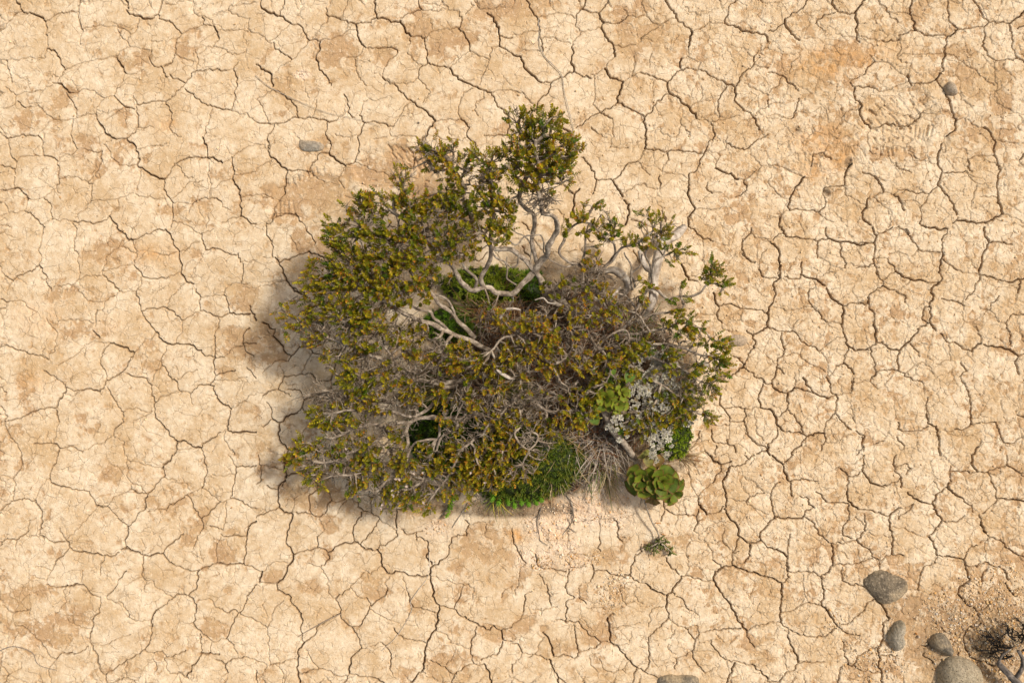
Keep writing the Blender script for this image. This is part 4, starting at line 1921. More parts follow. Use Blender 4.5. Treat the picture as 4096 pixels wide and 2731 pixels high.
# --- stains, pale rubble, humus, gravel
w2 = 0.35 * fbm(X, Y, 0.03, 4, 101)
STAIN = np.clip(patch([(3280, 560, 110, 60, .5), (3330, 620, 80, 60, .55), (3250, 680, 60, 50, .4), (3330, 250, 170, 60, .55), (3550, 200, 100, 40, .4), (2260, 2035, 90, 40, .9), (2190, 1995, 40, 30, 1), (2080, 2140, 50, 30, .8), (2210, 2130, 60, 30, .7), (600, 1020, 110, 40, .5), (660, 500, 40, 30, .5), (150, 1270, 90, 60, .35), (130, 1530, 60, 40, .4), (1780, 610, 60, 30, .3), (2350, 2020, 60, 40, .7), (450, 1300, 60, 40, .25)], 0.7) * (1 + 2 * w2), 0, 1)
PALE = np.clip(patch([(2330, 2040, 120, 60, .8), (2200, 2090, 100, 70, .7), (2440, 1940, 100, 100, .8), (2260, 2180, 60, 40, .7), (2150, 2230, 90, 50, .5), (1210, 300, 30, 18, .95), (2460, 2060, 80, 60, .5), (2300, 2240, 60, 40, .5), (1750, 2120, 80, 40, .4)], 0.6) * (1 + 2.6 * w2), 0, 1)
HUM_PITS = np.clip(patch([(2050, 1560, 400, 400, 1), (2350, 1500, 400, 300, .95), (2240, 1150, 230, 100, .7), (2030, 2030, 260, 36, .8), (2400, 1830, 210, 80, .75), (2230, 1920, 110, 70, .8), (1720, 1960, 110, 60, .25), (2170, 2000, 70, 60, .6), (2660, 1850, 90, 40, .5), (3960, 2560, 110, 60, .3), (3900, 2570, 260, 170, .30), (3640, 2440, 120, 60, .18), (3310, 770, 12, 16, .8), (3395, 650, 16, 22, .6), (3190, 520, 12, 20, .4), (3790, 560, 14, 30, .3)], 0.28) * (1 + 1.6 * w2) , 0, 1)  # organic soil under the plants, brown gravel ground, darker pits by the clods
GRAV = patch([(3950, 2520, 210, 200, 1), (3800, 2440, 120, 80, .7), (3500, 2660, 140, 80, .5), (2450, 2380, 60, 60, .9), (2330, 2230, 100, 30, .8), (2470, 2330, 50, 50, .8), (3330, 2480, 80, 60, .3), (2170, 2250, 50, 30, .7), (4020, 2300, 90, 70, .4)], 0.6)

Z = mound(X, Y)
Z += 0.004 * fbm(X, Y, 0.5, 3, 111)
dome = sstep(0, 0.026, EDG)
Z += 0.0007 * dome           # plates swell between the cracks
rough = 0.35 + 0.75 * right
Z += 0.0008 * rough * fbm(X, Y, 0.012, 3, 121)
Z += 0.00045 * rough * fbm(X, Y, 0.0042, 2, 131)
Z += (0.0005 * sstep(0, 0.004, dC) + 0.0009 * (cC - 0.5) + 0.0008 * (cD - 0.5)) * (0.3 + 0.7 * mC) * (0.25 + 0.5 * right)            # crumbly small plates
Z += (0.0009 * CRUST)
Z += PALE * (0.0042 * np.abs(fbm(X, Y, 0.011, 3, 141)) + 0.0030 * (cC - 0.5) + 0.0022 * (cD - .5))
CLOD = patch([(3290, 600, 170, 110, 1)], .6)
Z += np.maximum(STAIN, CLOD) * (0.0026 * fbm(X, Y, 0.010, 3, 151) + 0.0022 * (cC - .5) + .0014 * (cD - .5))
Z += HUM_PITS * 0.004 * fbm(X, Y, 0.02, 4, 161)
Z += GRAV * 0.0012 * fbm(X, Y, 0.006, 2, 171)
Z -= 0.0085 * GAPf

# pits beside the broken clods
for (cx, cy, r, d) in [(3312, 775, 11, .006), (3300, 765, 7, .005), (3395, 655, 9, .005), (3405, 640, 6, .005), (3188, 520, 7, .005), (3205, 548, 6, .004), (3355, 535, 6, .004), (3790, 555, 9, .003), (3298, 2570, 1, 0)]:
    px, py = (cx - 2048) * K, (1365.5 - cy) * K
    Z -= d * np.exp(-(((X - px) ** 2 + (Y - py) ** 2) / (r * K) ** 2)) * inn

# boot prints: shallow trough with tread bars pressed into it
def boot(cx, cy, rx, ry, ang, depth, bars, bdep=0.0022):
    ca, sa = math.cos(ang), math.sin(ang)
    px, py = (cx - 2048) * K, (1365.5 - cy) * K
    u = ((X - px) * ca + (Y - py) * sa) / K; v = (-(X - px) * sa + (Y - py) * ca) / K
    d = np.sqrt((u / rx) ** 2 + (v / ry) ** 2) + 0.15 * fbm(X, Y, 0.02, 2, 181)
    m = 1 - sstep(0.8, 1.05, d)
    z = -depth * m + 0.0012 * np.exp(-((d - 1.12) / 0.10) ** 2)
    for (bx, by, L, W, a) in bars:
        bx += 9 * (_rv[int(bx + by) & 4095, 1] - .5); by += 9 * (_rv[int(bx + by) & 4095, 2] - .5); a += 14 * (_rv[int(bx * 3 + by) & 4095, 0] - .5)
        qx, qy = (bx - 2048) * K, (1365.5 - by) * K
        cb, sb = math.cos(math.radians(a)), math.sin(math.radians(a))
        i0, i1 = np.searchsorted(AX, [qx - 0.03, qx + 0.03]); j0, j1 = np.searchsorted(AY, [qy - 0.03, qy + 0.03])
        xx = X[j0:j1, i0:i1] - qx; yy = Y[j0:j1, i0:i1] - qy
        uu = np.abs(xx * cb + yy * sb) / K; vv = np.abs(-xx * sb + yy * cb) / K
        bm = (1 - sstep(L / 2 - 2, L / 2 + 2, uu)) * (1 - sstep(W / 2 - 2, W / 2 + 2, vv))
        z[j0:j1, i0:i1] -= bdep * (0.4 + 0.9 * _rv[int(bx * 7 + by) & 4095, 0]) * bm
    return z
B1 = []
for i in range(6):
    for j in range(3):
        B1.append((1560 + i * 28 + j * 14, 590 + j * 34 + i * 5, 34, 8, -52))
for i in range(7):
    for j in range(4):
        if (i + j) % 3: B1.append((1500 + i * 34, 700 + j * 24, 8 if i % 2 else 18, 16 if i % 2 else 8, 0))
Z += boot(1600, 690, 185, 105, -0.15, 0.0022, B1, 0.0032)
B2 = [(1150 + i * 20, 730 - i * 8 + (i % 2) * 8, 8, 26, 8) for i in range(8)] + [(1118 + i * 17, 830, 9, 52, 4) for i in range(4)]
Z += boot(1220, 790, 150, 90, 0.35, 0.0016, B2, 0.0022)
B3 = []
for i in range(5):
    for j in range(4):
        B3.append((3530 + i * 40 - j * 18, 395 + j * 30 + i * 4, 30 if (i + j) % 2 else 40, 9, -45))
for i in range(6):
    for j in range(3):
        B3.append((3500 + i * 28, 520 + j * 36, 9 if (i + j) % 2 else 20, 20 if (i + j) % 2 else 9, -12))
B3 += [(3660 + i * 16, 520 + (i % 3) * 10, 7, 46, -12) for i in range(5)]
B3 += [(3528 + i * 22, 610, 8, 34, 0) for i in range(3)]
Z += boot(3600, 480, 150, 140, 0.6, 0.0024, B3, 0.0032)

fadeout = 1 - sstep(1.7, 2.4, np.maximum(np.abs(X), np.abs(Y)))
Z = np.where(fadeout < 1, Z * fadeout, Z)

idx = np.arange(NXG * NYG).reshape(NYG, NXG)
F = np.stack([idx[:-1, :-1], idx[:-1, 1:], idx[1:, 1:], idx[1:, :-1]], -1).reshape(-1, 4)
V = np.stack([X, Y, Z], -1).reshape(-1, 3)
cr_attr = np.clip(GAPf * 1.15 - 0.1, 0, 1) * fadeout
ground = mesh_obj('ground', V, F, mat_ground(), attrs={
    'crust': (CRUST * 0.42 + CRUST2 * 0.58).ravel(), 'stain': STAIN.ravel(), 'humus_pits': HUM_PITS.ravel(), 'crack': cr_attr.ravel(), 'pale': PALE.ravel()})
tag(ground, 'cracked dry clay pan with pale crust, tan bare patches and boot prints', 'ground', kind='structure')

def zsurf(x, y):
    """height of the finished ground mesh"""
    i = min(max(int(np.searchsorted(AX, x)), 1), NXG - 1); j = min(max(int(np.searchsorted(AY, y)), 1), NYG - 1)
    return float(Z[j, i])
# ------------------------------------------------------------------ shared plant materials
M_BARK = mat_bark('grey_bark', (0.12, 0.09, 0.062), (0.31, 0.25, 0.185), (0.52, 0.445, 0.345))
M_TWIG = mat_bark('twig_bark', (0.15, 0.11, 0.075), (0.32, 0.255, 0.18), (0.52, 0.44, 0.335), (2, 60))
M_WHITE = mat_bark('weathered_wood', (0.40, 0.34, 0.27), (0.62, 0.555, 0.46), (0.24, 0.19, 0.14), (5, 30))
M_LEAF = mat_leaf('shrub_leaf', 0.42, 0.22, 0.45)
M_MOSS = mat_leaf('cushion_leaf', 0.6, 0.2, 0.3)
M_SILV = mat_leaf('silver_leaf', 0.85, 0.1, 0.15)
M_ROS = mat_leaf('rosette_leaf', 0.6, 0.15, 0.25, 0.35, 160)
M_GRASS = mat_leaf('grass_blade', 0.6, 0.2, 0.3)
M_PETAL = mat_leaf('dry_petal', 0.8, 0.3, 0.2, 0.15)

def nrm(v): 
    v = np.asarray(v, float); return v / (np.linalg.norm(v, axis=-1, keepdims=True) + 1e-12)

def basis(D, rng):
    """orthonormal frames with the third axis along each D"""
    D = nrm(D); r = rng.normal(size=D.shape); U = nrm(r - D * (r * D).sum(-1, keepdims=True)); W = np.cross(D, U)
    return U, W, D

# --- a leafy shoot: whorls of small keeled leaves up a short axis (local z up, unit metres)
def shoot_template(rng, length=0.014, whorls=6, per=4, leaf=0.0048, wid=0.0023, open_=1.0):
    V = []; F = []; T = []      # T = 0 base leaf .. 1 tip leaf ; and leaf-tip flag
    for k in range(whorls):
        t = k / (whorls - 1); z = length * (0.12 + 0.88 * t)
        tilt = math.radians((68 - 46 * t ** 1.5) * open_)
        ll = leaf * (1.0 - 0.45 * t * t) * (0.85 + 0.15 * min(1, k))
        for j in range(per):
            a = (j + 0.5 * (k % 2)) * 2 * math.pi / per + rng.normal(0, .16) + k * 0.2
            ti = tilt + rng.normal(0, .13); l = ll * rng.uniform(.82, 1.15); w = wid * (l / leaf) ** .5 * rng.uniform(.85, 1.1)
            o = np.array([math.cos(a), math.sin(a), 0]); sd = np.array([-math.sin(a), math.cos(a), 0]); up = np.array([0, 0, 1.0])
            d = o * math.sin(ti) + up * math.cos(ti); nn = -o * math.cos(ti) + up * math.sin(ti)   # upper face
            b = up * z + o * 0.0005
            p = [b, b + d * l * .5 + sd * w * .5 + nn * w * .22, b + d * l * .97, b + d * l * .5 - sd * w * .5 + nn * w * .22, b + d * l * .52 - nn * w * .10]
            n = len(V); V += p; F += [(n, n + 1, n + 4), (n + 1, n + 2, n + 4), (n + 2, n + 3, n + 4), (n + 3, n, n + 4)]
            T += [(t, 0), (t, .6), (t, 1), (t, .6), (t, .3)]
    return np.array(V), np.array(F), np.array(T)

def scatter(tmpls, Pn, D, S, rng):
    """place templates at points Pn, axis D, scale S; returns V, F, T, owner index"""
    U, W, D = basis(D, rng); which = rng.integers(0, len(tmpls), len(Pn))
    Vs, Fs, Ts, Os = [], [], [], []; n = 0
    for k, (v, f, t) in enumerate(tmpls):
        m = np.where(which == k)[0]
        if not len(m): continue
        q = (v[None, :, 0:1] * U[m][:, None] + v[None, :, 1:2] * W[m][:, None] + v[None, :, 2:3] * D[m][:, None]) * S[m][:, None, None] + Pn[m][:, None]
        Vs.append(q.reshape(-1, 3)); c = len(v)
        Fs.append((f[None] + (np.arange(len(m)) * c)[:, None, None]).reshape(-1, f.shape[1]) + n)
        Ts.append(np.tile(t, (len(m), 1))); Os.append(np.repeat(m, c)); n += len(m) * c
    return np.concatenate(Vs), np.concatenate(Fs), np.concatenate(Ts), np.concatenate(Os)
# ------------------------------------------------------------------ the shrub
# traced limbs: id: (material, start radius mm, end radius mm, [(photo x, photo y, height m), ...])
LIMBS = [
 # trunk and the crown of grey limbs behind
 ('trunk', 13, 10, [(2300,1290,.055),(2249,1202,.08),(2185,1165,.095),(2158,1110,.11),(2137,1080,.125)]),
 ('a', 9.5, 6, [(2137,1080,.125),(2160,1052,.135),(2189,1017,.15),(2193,981,.16),(2214,946,.17),(2235,925,.18),(2231,890,.19),(2210,866,.20),(2175,855,.21),(2166,830,.215),(2158,790,.225),(2150,720,.235),(2150,640,.25),(2140,560,.26)]),
 ('b', 7.5, 5, [(2147,1050,.13),(2133,995,.14),(2130,946,.15),(2140,890,.165),(2130,852,.18),(2105,834,.19),(2080,808,.20),(2082,770,.21),(2100,720,.22),(2120,650,.235),(2110,560,.24)]),
 ('c', 8, 5, [(2137,1080,.125),(2084,1027,.135),(2042,999,.145),(1986,995,.155),(1960,978,.165),(1925,930,.17),(1890,880,.18),(1860,810,.20),(1850,740,.21),(1800,650,.22)]),
 ('d', 9.5, 5, [(2130,1092,.12),(2084,1146,.115),(2042,1174,.11),(1986,1171,.11),(1965,1146,.115),(1937,1150,.12),(1898,1168,.12),(1884,1167,.12),(1845,1115,.13),(1817,1087,.14),(1789,1055,.15),(1740,1010,.165),(1690,950,.18),(1640,900,.20),(1580,850,.215)]),
 ('e', 7.5, 4, [(1937,1150,.12),(1923,1108,.13),(1947,1075,.14),(1954,1045,.15),(1963,1005,.16),(1962,960,.175),(1970,900,.19),(1975,850,.20),(1965,780,.21),(1960,700,.22),(1965,650,.23)]),
 ('f', 5.5, 4, [(1903,1150,.12),(1903,1120,.13),(1880,1087,.14),(1852,1052,.15),(1831,1020,.16)]),
 ('g', 2.2, 1.6, [(1965,920,.185),(2007,908,.18),(2045,912,.17),(2075,935,.16),(2110,955,.15),(2122,1000,.14),(2125,1050,.13)]),
 ('g', 2.4, 1.6, [(1990,905,.18),(2007,925,.175),(2031,953,.17),(2066,974,.165),(2098,950,.165),(2133,939,.165),(2165,943,.16),(2175,974,.155),(2171,1002,.15),(2187,1020,.145)]),
 ('g', 2.6, 2.0, [(1963,985,.16),(1985,1030,.15),(2022,1050,.14),(2030,1075,.13),(2025,1110,.12),(2065,1140,.11)]),
 ('g', 2.6, 2.0, [(2075,1020,.14),(2070,1060,.13),(2045,1070,.13),(2030,1050,.135),(2035,1020,.14)]),
 ('h', 9, 5, [(2165,1130,.10),(2190,1190,.09),(2260,1230,.09),(2330,1250,.09),(2400,1270,.09)]),
 # left: pale limbs fanning towards the left clump
 ('i', 8.5, 5, [(1960,1400,.085),(1866,1359,.10),(1785,1323,.115),(1728,1298,.125),(1662,1272,.14),(1600,1245,.155),(1530,1200,.17),(1450,1150,.185),(1390,1100,.195)]),
 ('i', 5, 3.5, [(1800,1330,.11),(1770,1300,.12),(1735,1270,.125),(1720,1245,.13),(1670,1238,.14),(1620,1200,.155),(1560,1120,.175),(1480,1060,.19)]),
 ('j', 7.5, 4, [(1900,1350,.09),(1836,1288,.10),(1790,1240,.11),(1750,1200,.125),(1700,1150,.14),(1660,1110,.155),(1620,1050,.175),(1560,980,.195),(1500,930,.205),(1430,900,.21)]),
 ('j', 3.5, 2.5, [(1820,1270,.10),(1795,1200,.12),(1735,1180,.13),(1690,1190,.14)]),
 ('k', 8.5, 4, [(1950,1500,.085),(1830,1527,.095),(1754,1525,.105),(1703,1527,.11),(1650,1515,.12),(1600,1480,.13),(1530,1440,.14),(1450,1400,.15),(1370,1370,.155),(1300,1350,.16)]),
 ('k', 4, 3, [(1650,1515,.12),(1580,1500,.125),(1520,1490,.13),(1450,1500,.135),(1400,1530,.14)]),
 ('k', 3.5, 2.5, [(1600,1480,.13),(1550,1400,.145),(1480,1340,.155),(1400,1300,.165)]),
 ('l', 8.5, 4, [(1930,1660,.09),(1815,1672,.095),(1720,1668,.10),(1677,1672,.10),(1640,1690,.105),(1626,1725,.105),(1631,1770,.105),(1611,1813,.11),(1586,1859,.11),(1555,1920,.115),(1500,1970,.12)]),
 ('l', 5.5, 3.5, [(1677,1672,.10),(1600,1690,.11),(1540,1705,.115),(1473,1696,.12),(1400,1720,.125),(1330,1760,.125)]),
 ('l', 4, 3, [(1555,1700,.11),(1500,1760,.115),(1420,1800,.12),(1350,1840,.12),(1280,1850,.12)]),
 ('l', 3.5, 2.5, [(1626,1725,.105),(1560,1800,.11),(1480,1870,.115),(1400,1900,.12),(1330,1900,.12)]),
 ('m', 5.5, 4, [(1790,1640,.10),(1762,1700,.105),(1749,1757,.11),(1730,1800,.11),(1715,1850,.115),(1700,1920,.12)]),
 ('m', 3.5, 2.5, [(1749,1757,.11),(1700,1757,.11),(1665,1767,.11),(1640,1800,.11),(1628,1845,.11)]),
 ('m', 3.5, 2, [(1749,1757,.11),(1700,1810,.11),(1660,1805,.11)]),
 ('n', 6, 3.5, [(1900,1620,.095),(1860,1680,.105),(1800,1720,.11),(1760,1762,.115),(1745,1800,.115)]),
 ('n', 5.5, 3.5, [(1960,1720,.10),(1880,1770,.12),(1835,1810,.12),(1820,1860,.12),(1780,1920,.12),(1740,1970,.12)]),
 ('o', 6, 3.5, [(1830,1540,.10),(1760,1560,.11),(1735,1610,.11),(1690,1650,.11),(1640,1660,.115),(1560,1650,.12),(1480,1640,.13),(1400,1640,.14),(1330,1650,.14)]),
 ('o', 3.5, 2, [(1560,1610,.12),(1450,1600,.12),(1380,1595,.12),(1320,1590,.125),(1290,1560,.13)]),
 # centre, low mat
 ('p', 7, 3.5, [(2250,1330,.08),(2180,1320,.11),(2100,1330,.13),(2020,1350,.14),(1960,1400,.145)]),
 ('p', 6, 3, [(2280,1330,.08),(2290,1380,.12),(2250,1440,.14),(2160,1480,.14),(2060,1500,.14)]),
 ('q', 6, 3, [(2350,1340,.08),(2380,1380,.12),(2420,1420,.13),(2440,1480,.13),(2420,1540,.12)]),
 ('q', 5, 3, [(2330,1300,.08),(2380,1270,.11),(2440,1230,.13),(2480,1210,.135)]),
 ('r', 6, 3, [(2100,1560,.09),(2150,1620,.11),(2220,1650,.12),(2300,1640,.115),(2360,1680,.11)]),
 ('r', 5, 3, [(2080,1580,.09),(2020,1640,.12),(1960,1690,.13),(1920,1740,.13)]),
 ('r', 4.5, 2.5, [(2100,1600,.09),(2070,1690,.12),(2040,1760,.125),(2000,1810,.12)]),
 ('ring', 4.5, 3, [(2080,1640,.11),(2078,1700,.125),(2062,1735,.13),(2080,1775,.13),(2115,1795,.13),(2146,1775,.13),(2150,1738,.13),(2125,1722,.13),(2100,1730,.125)]),
 ('ring', 3, 2, [(2118,1795,.13),(2105,1825,.125),(2085,1860,.12)]),
 # right: thin twisted limbs
 ('s', 5, 2.8, [(2400,1240,.09),(2340,1190,.10),(2330,1120,.11),(2320,1060,.12),(2267,1041,.13),(2240,1014,.135),(2257,967,.14),(2262,934,.14),(2287,900,.145),(2340,894,.15),(2387,920,.15),(2427,954,.15),(2461,981,.15)]),
 ('s', 3.5, 2.5, [(2330,1052,.12),(2338,1000,.13),(2345,950,.14),(2335,925,.14)]),
 ('s', 2.6, 1.8, [(2320,1054,.12),(2260,1060,.125),(2210,1045,.13),(2185,1020,.135)]),
 ('t', 4.5, 2.8, [(2440,1250,.085),(2395,1180,.10),(2390,1120,.11),(2405,1081,.115),(2448,1048,.12),(2468,1014,.13),(2495,987,.14),(2548,974,.145),(2590,950,.15),(2620,910,.155)]),
 ('t', 3.2, 2.4, [(2401,1081,.115),(2450,1030,.12),(2470,1000,.13),(2455,965,.135),(2440,940,.14)]),
 ('t', 3, 2, [(2530,1160,.10),(2520,1110,.11),(2527,1065,.115),(2500,1030,.12),(2498,1010,.125)]),
 ('t', 3, 2, [(2540,1150,.10),(2530,1090,.11),(2560,1060,.12),(2575,1020,.13)]),
 ('u', 4, 2.4, [(2520,1280,.085),(2560,1210,.10),(2595,1150,.115),(2610,1090,.13),(2630,1040,.14),(2665,1018,.14),(2710,1005,.14)]),
 ('u', 3, 2, [(2595,1150,.115),(2605,1080,.125),(2585,1010,.14),(2610,960,.15),(2640,920,.155)]),
 ('v', 5, 3, [(2560,1220,.08),(2600,1165,.09),(2629,1160,.09),(2669,1195,.085),(2722,1182,.085),(2762,1188,.085),(2803,1165,.09),(2823,1141,.09),(2856,1135,.095),(2900,1150,.095)]),
 ('v', 2.6, 2, [(2823,1145,.09),(2840,1100,.10),(2848,1060,.105)]),
 ('v', 3, 2, [(2722,1190,.085),(2737,1220,.085),(2715,1260,.08),(2700,1290,.08)]),
 ('w', 5, 2.6, [(2500,1300,.085),(2562,1282,.09),(2602,1262,.09),(2662,1255,.09),(2700,1245,.09),(2760,1290,.09),(2800,1330,.09)]),
 ('w', 5, 2.6, [(2480,1340,.08),(2575,1329,.09),(2669,1309,.095),(2736,1295,.095),(2803,1315,.095),(2843,1349,.095),(2890,1376,.095)]),
 ('w', 4, 2.4, [(2500,1350,.08),(2600,1370,.09),(2690,1380,.09),(2760,1400,.09),(2830,1430,.09),(2880,1440,.09)]),
 ('x', 4.5, 2.4, [(2450,1380,.08),(2540,1410,.10),(2640,1440,.10),(2720,1470,.095),(2790,1520,.09),(2850,1540,.085)]),
 ('x', 4, 2.4, [(2460,1420,.08),(2560,1480,.09),(2640,1540,.09),(2720,1590,.085),(2790,1640,.08),(2830,1660,.075)]),
 ('x', 5, 3, [(2380,1400,.085),(2440,1340,.10),(2500,1320,.10),(2520,1360,.10),(2480,1390,.10)]),
 ('x', 4, 2.6, [(2470,1330,.085),(2540,1250,.10),(2510,1190,.105),(2460,1170,.11),(2400,1190,.11)]),
 ('x', 4, 2.6, [(2440,1280,.085),(2500,1240,.10),(2560,1270,.105),(2600,1330,.10)]),
]
